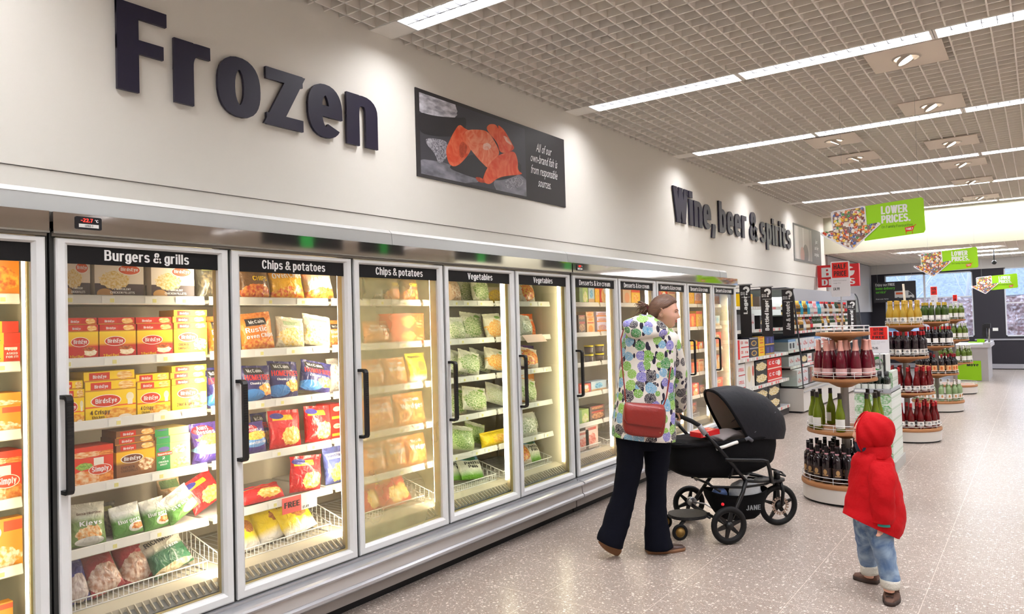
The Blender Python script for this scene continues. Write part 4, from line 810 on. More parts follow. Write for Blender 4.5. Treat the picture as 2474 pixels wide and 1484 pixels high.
# Vegetables
V=[(0,1086,1113,'peach',.17,0),(0,1113,1146,'mixveg',.2,0),(0,1142,1180,'peas',.19,-6),(0,1172,1220,'corn',.19,0),(1,1086,1126,'mixveg',.17,0),(1,1112,1174,'peas',.225,-5),(1,1176,1220,'carrot',.19,2),
(2,1086,1130,'mixveg',.17,-14),(2,1108,1160,'peas',.17,-14),(2,1130,1192,'mixveg',.19,-16),(2,1174,1232,'carrot',.17,-10),(3,1088,1132,'peas',.19,0),(3,1118,1182,'peas',.19,-10),(3,1168,1230,'caul',.2,-16),(4,1090,1150,'bean',.18,-12),(4,1118,1180,'bean',.19,-18),(4,1166,1236,'yveg',.11,0),(5,1090,1144,'petit',.2,-10),(5,1128,1186,'petit',.2,-8)]
for i,(s,a,b,k,h,ro) in enumerate(V): bag(4,s,a,b,k,h,roll=ro,lean=30 if s==5 else 12,sd=i%5+1,dz=.006 if s==5 else 0,x=XF-.035-(.08 if i%2 else 0))
V=[(0,1256,1292,'medley',.18,0),(0,1290,1338,'peas',.2,-4),(1,1256,1286,'greyveg',.17,-6),(1,1284,1337,'orangebag',.19,0),(2,1256,1302,'medley',.16,-10),(2,1284,1342,'purplebag',.19,-4),(3,1258,1302,'peas',.2,-12),(3,1282,1344,'bean',.21,-18),(4,1260,1304,'greyveg',.19,0),(4,1298,1344,'greyveg',.14,6),(5,1262,1300,'medley',.2,-8),(5,1288,1322,'petit',.19,-4),(5,1314,1346,'petit',.19,-4)]
for i,(s,a,b,k,h,ro) in enumerate(V): bag(5,s,a,b,k,h,roll=ro,lean=30 if s==5 else 12,sd=i%4+2,dz=.006 if s==5 else 0,x=XF-.035-(.08 if i%2 else 0))
for i in range(3): bxs(5,3,1322,1352,'gold',0,3-i,.075,x=XF-.16-i*.01) if i==0 else None
# Desserts
for s,a,b,k,h,ly,lh in ((0,1399,1420,'lime',.16,0,0),(0,1421,1436,'aqua',.16,0,0),(0,1437,1448,'sun',.17,0,0),(0,1449,1470,'cone',.2,0,0),(1,1399,1416,'choc',.12,1,.05),(1,1419,1438,'tan',.11,2,.045),(1,1444,1470,'purple',.1,2,.05),(3,1405,1432,'cone',.09,0,0),(3,1433,1470,'aqua',.1,0,0),(4,1400,1429,'lime',.13,0,0),(4,1432,1468,'choc',.1,1,.04),(5,1401,1430,'pink',.17,0,0),(5,1431,1461,'pink',.2,0,0)): bxs(6,s,a,b,k,h,ly,lh,d=.09)
for s,a,b,k,h,ly,lh in ((0,1506,1526,'tan',.17,0,0),(0,1527,1548,'sun',.15,0,0),(1,1506,1530,'choc',.1,0,0),(1,1531,1550,'sun',.12,0,0),(2,1506,1530,'tan',.14,0,0),(3,1506,1540,'pink',.13,0,0)): bxs(7,s,a,b,k,h,ly,lh,d=.09,py=760)
for s,a,b,k,h in ((0,1594,1614,'cone',.16),(0,1615,1634,'tan',.15),(1,1594,1630,'choc',.14),(3,1600,1630,'sun',.12)): bxs(8,s,a,b,k,h,0,d=.09,py=760)
for s,a,b,k,h,ly in ((0,1666,1680,'sun',.2,0),(0,1681,1698,'purple',.18,0),(1,1667,1682,'flame',.17,0),(1,1683,1698,'sun',.2,0),(2,1667,1684,'sun',.07,1),(2,1685,1698,'cone',.1,0),(3,1668,1684,'flame',.13,0),(3,1685,1698,'tan',.16,0),(4,1668,1684,'cone',.1,1),(4,1685,1698,'choc',.12,0),(5,1668,1698,'choc',.16,0)): bxs(9,s,a,b,k,h,ly,.05,d=.09,py=800)
for s,a,b,k,h in ((0,1729,1746,'lime',.2),(0,1758,1776,'cone',.16),(1,1729,1740,'aqua',.14),(2,1730,1748,'redbox',.2),(3,1730,1746,'cone',.18),(4,1731,1747,'redbox',.16)): bxs(10,s,a,b,k,h,0,d=.09,py=800)
# tubs with yellow lids
def tub_():
    m=MB(); m.lathe([(.001,0),(.036,0),(.042,.07)],18,0); t=m.build('ice_cream_tub',[art('tub_side','3a2f35',[('r',.5,.5,.5,.3,'6a5a5a'),('n',.6,.5,.2,.3,'8a8a90','d8d4d0',4)],.25)],uv=(1,2)); l=MB(); l.lathe([(.043,.066),(.045,.07),(.045,.08),(.001,.08)],18,0); l.build('lid',mat('lid_yellow','f2dc1a',.35),t); return t
t0=tub_(); n=0
for j in range(2):
    for px in (1422,1448):
        o=t0 if n==0 else dup(t0); n+=1; o.location=(XF-.045,ydir(px,880,XF-.05),SH[2]-.017+j*.0815); o['category']='tub'; o['group']='ice cream tubs behind the nearest Desserts door'
        o['label']='dark ice cream tub with yellow lid, %s of the left stack'.replace('left','left' if px<1430 else 'right')%('bottom' if j==0 else 'top')
for (de,door,sh,post),L in REG.items():
    tail='%s, %s door'%(SN[sh] if door!=5 and door!=4 else SN[sh],DNAMES[door])
    pre=de+(' '+post if post and post!='standing' else '')
    bpy.context.view_layer.update() if 0 else None
    if post=='lying flat' and len(L)>1 :
        L2=sorted(L,key=lambda o:(round(o.location.y,2),o.location.z)); cols={}
        for o in L2: cols.setdefault(round(o.location.y,1),[]).append(o)
        ks=sorted(cols)
        for ci,k in enumerate(ks):
            for ri,o in enumerate(cols[k]):
                pos=('column %s '%ORD[ci] if len(ks)>1 else '')+('top' if ri==len(cols[k])-1 and ri else 'lowest' if ri==0 else 'middle')
                o['label']='%s lying, %s, %s'%(' '.join(de.split()[:4]),pos,tail)
    elif len(L)==1: L[0]['label']='%s, %s'%(pre,tail)
    else: lab_order(L,'%s, #, %s'%(pre if post!='behind the front one' else ' '.join(de.split()[:3])+' box behind',tail))
# wire baskets at the foot of each door
def basket(a,b):
    m=MB(); r=.0022; x0,x1=-3.296,-3.84; zf,zb=.452,.60; zb0=.408
    m.tube([(x0,a,zf),(x0,b,zf),(x1,b,zb),(x1,a,zb)],r*1.6,5,closed=True)
    m.tube([(x0,a,zb0),(x0,b,zb0),(x1,b,zb0),(x1,a,zb0)],r*1.4,5,closed=True)
    n=int((b-a)/.022)
    for i in range(n+1):
        y=a+(b-a)*i/n; m.tube([(x0,y,zf),(x0,y,zb0)],r,4,caps=False)
        if i%2==0: m.tube([(x0,y,zb0),(x1,y,zb0)],r,4,caps=False)
    for k in range(15):
        f=k/14; x=x0+(x1-x0)*f
        for y in (a,b): m.tube([(x,y,zb0),(x,y,zf+(zb-zf)*f)],r,4,caps=False)
    return m
for (a,b,k) in ((1.41,2.03,1),(2.11,2.79,2),(2.88,3.56,3),(3.65,4.34,4),(4.43,5.10,5),(5.26,5.93,6),(6.05,6.74,7),(7.64,8.31,9)):
    tag(basket(a,b).build('wire_basket',M_wire),'white wire basket at the foot of the %s freezer door'%DNAMES[k],'basket','wire baskets at the foot of the freezers')
# shelf offer card
m=MB(); yo=ydir(682,1220,-3.285); y1=ydir(728,1218,-3.285); y2=ydir(766,1210,-3.285)
m.box(-3.287,yo,.575,-3.2855,y1,.66,0).box(-3.287,y1,.575,-3.2855,y2,.66,1); letters(m,'FREE',(yo+y1)/2,.605,.03,(y1-yo)*.8,org=(-3.285,0,0),m=2,wx=.24); letters(m,'£1.49',y1+.028,.583,.014,.04,org=(-3.285,0,0),m=2)
tag(m.build('offer_card',[mat('offer_red','e8625a',.5),WHITE,BLACK]),'red and white FREE offer card hanging from the fifth shelf over yellow bags','sign')
m=MB(); ya=ydir(1262,822,-3.285); yb=ydir(1310,822,-3.285); m.add([(-3.288,ya,1.46),(-3.288,yb,1.46),(-3.25,yb+.02,1.40),(-3.25,ya+.02,1.40)],[(0,1,2,3)]).add([(-3.289,ya,1.46),(-3.289,yb,1.46),(-3.251,yb+.02,1.40),(-3.251,ya+.02,1.40)],[(3,2,1,0)])
tag(m.build('offer_card',mat('offer_peach','efc9b4',.5)),'pale peach offer card jutting below the second shelf, farther Vegetables door','sign')
# ---------------------------------------------------------------- beer bay and chilled fixture
def at(px,py,Y):
    d=_f+_r*((px-1237)/F_PX)-_u*((py-742)/F_PX); t=Y/d.y; return CAMP+d*t
def box3(name,x0,y0,z0,x1,y1,z1,m,**k): return MB().box(x0,y0,z0,x1,y1,z1).build(name,m,**k)
M_gon=mat('gondola_grey','8e8c8c',.5); M_gsh=mat('gondola_shelf','d3d2d6',.4,metal=.2)
r=thing('beer_shelving','open grey shelving of lager cases between freezers and chilled fixture','shelving',(-3.6,10.7,0))
m=MB(); m.box(-3.95,9.22,0,-3.9,12.14,1.95).box(-3.95,9.22,0,-3.32,12.14,.13); part('back_panel',m,mat('gondola_dark','3c393b',.6),r)
for z in (.15,.57,.98,1.37,1.70):
    x=-3.3 if z<1.2 else -3.36
    s=part('shelf',MB().box(-3.9,9.22,z-.03,x-.006,12.14,z),M_gsh,r); part('price_rail',MB().box(x-.006,9.22,z-.045,x,12.14,z+.002),M_rail,s)
    m=MB(); q=random.Random(int(z*100)); y=9.5
    while y<12: m.box(x,y,z-.04,x+.002,y+.05,z-.004,q.choice((0,0,1))); y+=q.uniform(.07,.2)
    part('price_ticket',m,[WHITE,mat('ticket_pink','e8737c',.5)],s)
CASES={
'redwhite':('red and white lager case','e9e6e0',[('r',.15,.5,.15,.5,'d8201c'),('r',.7,.2,.3,.06,'d8201c')],[('CO',.45,.55,.3,.16,'r'),('ra',.8,.55,.3,.2,'r')]),
'darkgold':('dark blue lager case with gold emblem','2b2b3a',[('e',.5,.4,.32,.28,'c9a24a'),('e',.5,.4,.22,.18,'3a3a50'),('r',.5,.9,.5,.06,'a8a8b0')],[]),
'yellowc':('bright yellow lager case','f4c60f',[('r',.5,.35,.3,.06,'e2571c'),('r',.5,.9,.4,.05,'e2571c')],[('BIG',.5,.55,.2,.5,'o')]),
'navyc':('navy lager case','272a5c',[('r',.3,.5,.08,.3,'4a4f9a'),('r',.7,.5,.08,.3,'4a4f9a'),('r',.5,.1,.5,.07,'c9a24a')],[]),
'goldwhite':('white lager case with gold and red crest','e8e4da',[('r',.85,.5,.14,.5,'efe8d8'),('e',.85,.6,.1,.2,'c8402f'),('e',.4,.5,.2,.3,'d9c9a0')],[]),
'blackgold':('black and gold bottled beer case','1d1b1c',[('n',.5,.5,.45,.35,'d9b84a','f0e8d4',7)],[]),
'redc':('solid red beer case','d9221c',[('r',.5,.15,.5,.05,'f0e0d0'),('e',.8,.6,.12,.25,'f0e6dc')],[('C C C',.4,.5,.3,.6,'w')]),
'whitered':('white lager case with red letters','ebe9e6',[('r',.5,.12,.5,.04,'c8302f')],[('STELL',.5,.45,.25,.7,'r')]),
'silver':('silver-white stout case','d4d6d8',[('n',.5,.5,.4,.2,'b03030','e8e8ea',5)],[('T',.5,.45,.3,.12,'r')]),
'bluetop':('pale case with blue top','e3e4e8',[('v',.75,.8,'7fa6d8'),('r',.3,.4,.12,.25,'3c3a44'),('r',.7,.4,.12,.25,'3c3a44')],[]),
'browncan':('shrink-wrapped brown ale cans','6b5f58',[('r',.2,.5,.12,.45,'3a3236'),('r',.55,.5,.12,.45,'8a2f2c'),('r',.85,.5,.1,.45,'b8a070')],[]),
}
_C={}; CR={}
def case(key,x,y0,y1,z,h,where,d=.26):
    k=(key,round(y1-y0,2),h)
    if k not in _C:
        de,base,lay,tx=CASES[key]; w=y1-y0-.006; o=MB().box(-d,-w/2,0,0,w/2,h).build('beer_case',art('case_'+key,base,lay,.4),uv=(1,2))
        for (s,u,v,hf,wf,c) in tx:
            b=MB(); letters(b,s,(u-.5)*w,v*h,hf*h,wf*w,org=(.0008,0,0)); b.build('printed_lettering',PCOL[c],o)
        _C[k]=o
    else: o=dup(_C[k])
    o.location=(x,(y0+y1)/2,z+.0005); o['category']='beer case'; o['group']='beer cases '+where; CR.setdefault((CASES[key][0],where),[]).append(o)
for (k,a,b,z,h,n) in (('redwhite',9.75,10.3,.98,.13,2),('darkgold',10.33,10.72,.98,.14,2),('yellowc',10.73,11.02,.98,.14,2),('navyc',11.04,11.5,.98,.14,2),
    ('whitered',9.75,10.1,.57,.17,2),('goldwhite',10.12,10.5,.57,.37,1),('blackgold',10.55,11.1,.57,.17,2),('redc',11.12,11.85,.57,.17,2),('blackgold',10.5,11.1,.15,.18,2),('blackgold',11.12,11.7,.15,.18,2),
    ('silver',10.3,10.75,1.37,.22,1),('blackgold',11.0,11.6,1.37,.2,1),('yellowc',10.2,10.7,1.70,.18,1),('browncan',11.0,11.5,1.70,.15,1)):
    for q in range(n): case(k,-3.33 if z<1.2 else -3.38,a,b,z+q*(h+.001),h,'on the open lager shelves')
# chilled fixture with slanted glass end
r=thing('chilled_fixture','long white chilled drinks fixture with slanted glass end panel','fixture',(-3.5,14.7,0))
M_wf=mat('fixture_white','d5d1ca',.4); M_df=mat('fixture_dark_frame','4a4b50',.35,metal=.5)
m=MB(); m.box(-3.95,12.18,.03,-3.1,17.3,.39).box(-3.95,12.18,0,-3.16,17.3,.03,1); part('base',m,[M_wf,M_toe],r)
part('back_panel',MB().box(-3.95,12.2,.39,-3.9,17.3,1.97),mat('fixture_back','6a686a',.5),r)
m=MB(); m.box(-3.95,12.2,1.86,-3.26,17.3,2.0,0).box(-3.3,12.2,1.80,-3.26,17.3,1.86,0).box(-3.9,12.25,1.845,-3.4,17.25,1.858,1); part('canopy',m,[mat('canopy_grey','a7a6ab',.4),mat('chiller_lamp','ffffff',.5,emit=5)],r)
def endp(y,nm):
    P=[(-3.93,.395),(-3.1,.395),(-3.12,.9),(-3.2,1.86),(-3.215,1.93),(-3.25,1.985),(-3.32,2.0),(-3.93,2.0)]
    g=part('end_glass',MB().prism(P,1,y+.006,y+.014),G0,r); part('end_frame',MB().tube([(a,y+.01,b) for a,b in P],.014,6,closed=True),M_df,g)
endp(12.18,''); endp(17.27,'')
part('base_rail',MB().box(-3.12,12.2,.40,-3.08,17.3,.43).box(-3.11,12.2,.33,-3.085,17.3,.345),M_al,r)
for z in (.73,.99,1.29,1.57):
    s=part('shelf',MB().box(-3.9,12.22,z-.02,-3.3-(z-.73)*.08,17.26,z),M_gsh,r); x=-3.3-(z-.73)*.08
    part('price_rail',MB().box(x,12.22,z-.04,x+.005,17.26,z+.004),M_rail,s); m=MB(); q=random.Random(int(z*100)); y=12.4
    while y<17.2: m.box(x+.005,y,z-.038,x+.007,y+.05,z+.0,q.choice((0,0,1))); y+=q.uniform(.07,.25)
    part('price_ticket',m,[WHITE,mat('ticket_pink')],s)
def tglass(name,col,a=.35,rough=.08):
    if name in _M: return _M[name]
    m=mat(name,col,rough,spec=.6,coat=.3); nt=m.node_tree; b=bsdf(m); out=nt.nodes['Material Output']; t=nn(nt,'ShaderNodeBsdfTransparent'); t.inputs[0].default_value=lin(col)
    x=nn(nt,'ShaderNodeMixShader'); x.inputs[0].default_value=a; nt.links.new(b.outputs[0],x.inputs[1]); nt.links.new(t.outputs[0],x.inputs[2]); nt.links.new(x.outputs[0],out.inputs[0]); return m
def bottle(kind,gcol,lcol,ccol,a=.3,lab2=None,capn='foil',h=.30,rr=.037,simple=False,neckband=None,lz=(.055,.13)):
    """kind: burgundy or bordeaux or fizz profile"""
    if kind=='bordeaux': P=[(.001,.004),(rr*.6,.0),(rr,.006),(rr,.185*h/.3),(rr*.95,.2*h/.3),(rr*.55,.222*h/.3),(.0145,.24*h/.3),(.0135,h-.01),(.0155,h-.008),(.0155,h)]
    elif kind=='fizz': P=[(.001,.006),(rr*.6,0),(rr,.008),(rr,.12),(rr*.93,.155),(rr*.7,.2),(rr*.48,.235),(.0165,.262),(.0155,h-.012),(.0175,h-.01),(.0175,h)]
    else: P=[(.001,.004),(rr*.6,0),(rr,.006),(rr,.128*h/.3),(rr*.9,.155*h/.3),(rr*.62,.186*h/.3),(.0165,.218*h/.3),(.0135,h-.01),(.0155,h-.008),(.0155,h)]
    m=MB(); m.lathe(P+[(.001,h)],12 if simple else 18); 
    if simple:
        m.lathe([(rr+.0006,lz[0]),(rr+.0006,lz[1])],12,1); m.lathe([(.0168,h*.8),(.0165,h+.0005),(.001,h+.001)],8,2)
        return m.build('drinks_bottle',[tglass('glass_'+gcol,gcol,a),mat('label_'+lcol,lcol,.6),mat('cap_'+ccol,ccol,.35,metal=.3)])
    o=m.build('wine_bottle',tglass('glass_'+gcol,gcol,a))
    l=MB(); l.lathe([(rr+.0005,lz[0]),(rr+.0005,lz[1])],18,a0=-PI*.5-1.5,a1=-PI*.5+1.5)
    lo=l.build('paper_label',art('label_art_'+lcol+(lab2 or ''),lcol,([('e',.5,.55,.2,.28,lab2),('r',.5,.2,.3,.05,lab2)] if lab2 else []),.6),o,uv=(0,2))
    c=MB(); hh=.045 if kind!='fizz' else .085; c.lathe(([(.0168,h-hh),(.0160,h-hh*.5)] if kind!='fizz' else [(.0262,h-hh),(.0212,h-hh+.02),(.0182,h-.045),(.0175,h-.02)])+[((.0152 if kind!='fizz' else .0172),h-.012),((.0162 if kind!='fizz' else .0188),h-.008),((.0162 if kind!='fizz' else .0188),h+.0008),(.001,h+.001)],18); c.build(capn,mat('cap_'+ccol,ccol,.35,metal=.3),o)
    if neckband: b=MB(); b.lathe([(.0158,h-.07),(.0158,h-.052)],12); b.build('neck_band',mat('band_'+neckband,neckband,.5),o)
    return o
SPR=[('clear spirit bottle with white label','c8ccd0','e8e4de','a02020'),('dark red wine bottle with cream label','2a1015','e9e0d0','7a1420'),('blue spirit bottle with turquoise label','3ab0c8','1fa0c0','20508a'),('amber whisky bottle with cream label','9a5a1c','e6d9b8','2a2020'),('red labelled drinks bottle','5a1018','c8202a','c8202a'),('green wine bottle with white label','2c4a24','eceae0','2a3a20'),('pink rose bottle with white label','d98a90','f0e8ea','d0a0a0'),('golden rum bottle with black label','c89a3a','25201e','d0b050')]
PR=[bottle('bordeaux' if i%2 else 'burgundy',g,l,c,.12,simple=True) for i,(n,g,l,c) in enumerate(SPR)]; used=set(); BR={}
q=random.Random(11)
for sh,(z,x) in {'top':(1.57,-3.412),'upper middle':(1.29,-3.392)}.items():
    y=12.35
    while y<17.15:
        t=q.choice((0,1,2,3,4,5,6,7) if sh=='top' else (5,6,4,7,5,3,0)); run=q.choice((2,3,3))
        for _ in range(run):
            if y>17.15: break
            o=dup(PR[t]) if t in used else PR[t]; used.add(t); o.location=(x,y,z+.0005); o.scale=(1,1,.82); o['category']='bottle'; o['group']='bottles on the chilled fixture'
            BR.setdefault((SPR[t][0],sh),[]).append(o); y+=.085
        y+=.02
for (de,sh),L in BR.items(): lab_order(L,'%s, # of its kind, %s fixture shelf'%(de,sh))
for i,p in enumerate(PR):
    if i not in used: bpy.data.objects.remove(p)
qq=random.Random(5)
for z,h,lst in ((.99,.17,('bluetop','whitered','blackgold','yellowc','redc','silver')),(.73,.15,('browncan','silver','blackgold','whitered')),(.41,.16,('silver','browncan','blackgold','silver'))):
    y=12.3
    while y<16.9:
        w=min(qq.choice((.3,.38,.45)),17.2-y)
        if w<.2: break
        k=qq.choice(lst) if y>12.5 else ('bluetop' if z>.9 else 'silver'); 
        case(k,-3.34 if z>.5 else -3.22,y,y+w,z+.003,h,'in the chilled fixture')
        if z<.5: case(k,-3.22,y,y+w,z+.003+h+.001,.10,'in the chilled fixture') if h+.13<.3 else None
        y+=w+.015
for (de,w),L in CR.items():
    DD={}
    for o in L: DD.setdefault((round(o.location.z,1)),[]).append(o)
    zs=sorted(DD)
    for i,z in enumerate(zs): lab_order(DD[z],'%s, #, %s%s'%(de,'' if len(zs)==1 else '%s row up, '%ORD[i],'lager shelves' if 'open' in w else 'chilled fixture'))
# hanging banners
def banner(px0,px1,py0,py1,Y,text,lab):
    a,b=at(px0,py0,Y),at(px1,py1,Y); x0,x1,z1,z0=a.x,b.x,a.z,b.z; w=x1-x0; H=z1-z0
    r=thing('hanging_banner',lab,'sign',((x0+x1)/2,Y,z0),group='black shelf banners'); part('panel',MB().box(x0,Y,z0,x1,Y+.006,z1),mat('banner_black','231f20',.6),r)
    part('header_strip',MB().box(x0-.02,Y-.006,z1,x1+.02,Y+.012,z1+.015).box(-3.9 if Y<12.1 else -3.25,Y,z1+.002,x0-.02,Y+.006,z1+.012),M_gon,r)
    m=MB(); n=24; cx,cz=x0+w*.62,z1-w*.42; R1=w*.3; v=[]
    for i in range(n+1):
        t=R(-60+ (330)*i/n - 30); rt=R1*(.25+.0*i) if 0 else R1*.38
        v+=[(cx+R1*math.cos(t),Y-.001,cz+R1*math.sin(t)),(cx-.12*R1+rt*math.cos(t),Y-.001,cz-.1*R1+rt*math.sin(t))]
    m.add(v,[(2*i,2*i+1,2*i+3,2*i+2) for i in range(n-5)])
    m.disc((cx+.1*R1,Y-.001,cz-R1*1.35),R1*.27,1,14)
    for k,(s,dz) in enumerate((('why not',.62),('guarantee',.72),('good',.82))): letters(m,s,x0+w*.3,z1-w*(dz+.06),w*.075,w*.4,org=(0,Y-.001,0),ax='x')
    letters(m,'drinkaware.co.uk',x0+w*.55,z1-w*1.12,w*.06,w*.75,org=(0,Y-.001,0),ax='x')
    part('logo',m,WHITE,r)
    m=MB(); L=len(text); hh=w*.36; tl=H*.62*min(1,L/12+.15)
    st=z0+(.45*H if L<7 else .12*H if L>11 else .15*H)
    def put(A,B,d): return (x0+w*.68-B,Y-.001-d,st+A)
    letters(m,text,0,0,hh,tl,wx=.26,wy=.2,gap=.07,align='l',put=put,dep=.0008); part('lettering',m,WHITE,r)
banner(1786,1817,690,816,9.75,'Lager','black hanging banner reading Lager')
banner(1837,1868,695,813,10.8,'Bottled lager','black hanging banner reading Bottled lager')
banner(1888,1920,700,811,12.0,'Ale & stouts','black hanging banner reading Ale & stouts')
banner(2046,2070,727,808,15.6,'New world','black hanging banner reading New world')
# ---------------------------------------------------------------- round display stands
M_wood=mat('tray_wood','a8744a',.5,bump=.1,bscale=30); M_wrim=mat('rail_wire','e6e6e8',.3,metal=.4); M_drum=mat('drum_white','dedad4',.3,metal=.3); M_postg=mat('post_grey','9a9794',.4,metal=.4)
SX=-1.375; SY=[6.72,10.2,13.4,16.35]; SR=(.36,.305,.255,.21); SZ=(.17,.59,1.02,1.40)
SNm=['nearest','second','third','farthest']
def make_stand():
    r=thing('display_stand','round tiered display stand','display stand',(0,0,0))
    m=MB(); m.lathe([(SR[0]-.02,.002),(SR[0]-.02,.02)],48,1); m.lathe([(SR[0]-.004,.018),(SR[0]-.004,.131)],64); m.lathe([(.01,.018),(SR[0]-.004,.018)],48,1); m.build('base_drum',[M_drum,M_toe],r)
    t=MB().lathe([(.01,.131),(SR[0],.131)],48).lathe([(SR[0],.131),(SR[0]+.006,.139),(SR[0]+.006,.16),(SR[0],.17)],48).lathe([(SR[0],.17),(.001,.17)],48).build('tray',M_wood,r)
    m=MB()
    for i in range(4):
        R_=SR[i]; z=SZ[i]
        if i:
            tr=MB().lathe([(.04,z-.085),(.06,z-.08),(R_*.5,z-.045),(R_-.015,z-.03),(R_,z-.026),(R_+.004,z-.016),(R_,z)],44).lathe([(R_,z),(.001,z)],44).build('tray',M_wood,r)
        else: tr=t
        w=MB()
        for dz in (.022,.052): w.tube([((R_-.004)*math.cos(2*PI*k/40),(R_-.004)*math.sin(2*PI*k/40),z+dz) for k in range(40)],.0028,5,closed=True)
        for k in range(10): w.tube([((R_-.004)*math.cos(2*PI*k/10+.2),(R_-.004)*math.sin(2*PI*k/10+.2),z+q_) for q_ in (-.002,.053)],.0025,4)
        w.build('wire_rail',M_wrim,tr)
    MB().lathe([(.032,.17),(.032,1.4)],16).build('post',M_postg,r); return r
st=make_stand(); SP=[]
for i in range(4):
    o=st if i==0 else dup(st); o.location=(SX,SY[i],0); o['group']='round wine display stands'; SP.append(o)
    o['label']=('nearest round wooden-trayed wine stand, right beside the child','second round wooden-trayed wine stand, with red and yellow bottles','third round wooden-trayed wine stand, half hidden by the second','farthest round wooden-trayed wine stand, before the checkout')[i]
WB={}
def wine(stand,tier,proto_,desc,rings,skip=(),gap=None,jit=.0):
    sx,sy=SX,SY[stand]; q=random.Random(stand*10+tier); ca=math.atan2(-sy,-sx)
    for ri,(rad,n,off) in enumerate(rings):
        for k in range(n):
            a=off+2*PI*k/n
            da=(a-ca+PI)%(2*PI)-PI
            if (ri,k) in skip: continue
            if ri==0: row='front row' if abs(da)<PI/2 else 'back row'
            else: row='inner row' if ri==1 else 'innermost row'
            o=proto_[0] if not proto_[1] else dup(proto_[0]); proto_[1]=1
            o.location=(sx+rad*math.cos(a),sy+rad*math.sin(a),SZ[tier]+.0006); o.rotation_euler=(0,0,ca+PI/2+q.uniform(-.25,.25)+ (da*.55 if ri==0 else 0))
            o['category']='bottle'; o['group']='bottles on the %s wine stand'%SNm[stand]
            WB.setdefault((desc,stand,tier,row),[]).append(o)
TN=['bottom','second','third','top']
b1=[bottle('bordeaux','1a0f14','3a2a26','1b1416',.02,'b08a5a',neckband='d9a0aa'),0]
wine(0,0,b1,'dark red wine bottle with pink neck band',[(.305,22,.1),(.215,15,.2),(.13,8,0)])
b2=[bottle('burgundy','7d8f1c','ecebe4','2a2420',.4,None,h=.315,lz=(.03,.105)),0]
wine(0,1,b2,'green-gold white wine bottle with black cap',[(.255,15,.15)],skip=((0,3),(0,10),(0,12)))
b3=[bottle('fizz','6e1226','e6b8b4','e5a99c',.18,None,h=.315,rr=.043,lz=(.03,.085)),0]
wine(0,2,b3,'rose sparkling bottle with pink foil neck',[(.2,11,.25),(.1,5,.1)],skip=((0,2),))
b4=[bottle('burgundy','740c12','efe9e2','a81c22',.3,'8a8a8a',h=.30,lz=(.03,.085)),0]
wine(1,0,b4,'red rose wine bottle with white label',[(.305,19,0),(.2,12,.1)]); wine(1,1,b4,'red rose wine bottle with white label',[(.255,17,.1),(.16,9,.1)])
b5=[bottle('bordeaux','20101a','efe9e2','b01c26',.03,'8a8a8a',lz=(.03,.09)),0]
wine(1,2,b5,'dark wine bottle with red cap, white label',[(.205,14,0),(.115,7,0)])
b6=[bottle('burgundy','ead060','f3efe0','cfa94a',.6,'8a8a8a',lz=(.03,.095)),0]
wine(1,3,b6,'golden white wine bottle with gold cap',[(.160,12,.1),(.078,5,0)])
b7=[bottle('bordeaux','b9d2a0','f2f0ea','eceae6',.5,'c08a5a',lz=(.04,.11)),0]
wine(2,0,b7,'pale green wine bottle with white cap',[(.305,18,.1)])
b8=[bottle('bordeaux','1c1518','e3b27a','8a1c26',.03,'c8642a',lz=(.04,.13)),0]
wine(2,1,b8,'dark wine bottle with orange label',[(.255,16,0)])
b9=[bottle('bordeaux','1a1a20','f0eee8','b52a26',.03,None,lz=(.05,.12)),0]
wine(2,2,b9,'black wine bottle with red cap',[(.205,13,0)])
b10=[bottle('bordeaux','3f5a1c','f0eee6','c9a940',.25,None,lz=(.03,.1)),0]
wine(2,3,b10,'green wine bottle with gold cap',[(.160,11,0)])
b11=[bottle('bordeaux','6a8030','ecebe2','d8dccb',.3,None,lz=(.04,.12)),0]
for t,(ra,n) in {1:(.255,15),2:(.205,13),3:(.160,11)}.items(): wine(3,t,b11,'olive green wine bottle with white label',[(ra,n,0)])
for (de,s_,t_,row),L in WB.items(): lab_order(L,'%s, # %s, %s tier, %s stand'%(de,row.split()[0],TN[t_],SNm[s_]))
# price boards on poles
def board(name,px0,px1,py0,py1,Y,lines,lab,zp,cat='sign',redf=.46,yaw=0,price=None,pole=True,px=None,flip=False,rad=.012):
    a,b=at(px0,py0,Y),at(px1,py1,Y); x0,x1,z1,z0=a.x,b.x,a.z,b.z; w=x1-x0; H=z1-z0; cx=(x0+x1)/2
    r=thing(name,lab,cat,(cx,Y,z0)); m=MB(); m.rbox(x0,Y,z0,x1,Y+.008,z1,rad,0,axis=1); part('panel',m,mat('board_white','e9e8ec',.45),r)
    m=MB(); m.box(x0+w*.07,Y-.001,z1-H*redf,x1-w*.07,Y,z1-H*.035,0)
    n=len(lines); hh=(redf-.06)*H/n
    for i,t in enumerate(lines): letters(m,t[0],cx,z1-H*.05-hh*(i+1)+hh*.16,hh*.72,w*t[1],wx=.2,wy=.17,org=(0,Y-.0015,0),ax='x',m=1)
    if price:
        for i in range(2): letters(m,('Selected wine' if i==0 else 'range 75cl'),x0+w*.12,z1-H*(redf+.1+.07*i),H*.035,w*(.7-.3*i),org=(0,Y-.0015,0),ax='x',m=2,align='l',wx=.12,wy=.1)
        letters(m,price,x0+w*.12,z1-H*(redf+.36),H*.085,w*.32,org=(0,Y-.0015,0),ax='x',m=1,align='l')
    part('print',m,[RED,BLACK,mat('grey_print','a9a9ae',.5)],r)
    if pole: part('pole',MB().tube([(cx if px is None else px,Y+.012,zp),(cx if px is None else px,Y+.012,z0+.03)],.007,8),mat('pole_grey','b9b9bb',.3,metal=.4),r)
    return r
board('price_board',2006,2055,633,716,SY[0]-.02,(('HALF',.66),('PRICE',.66)),'red and white HALF PRICE board on a pole above the nearest wine stand',SZ[3]+.001,price='£4.99')
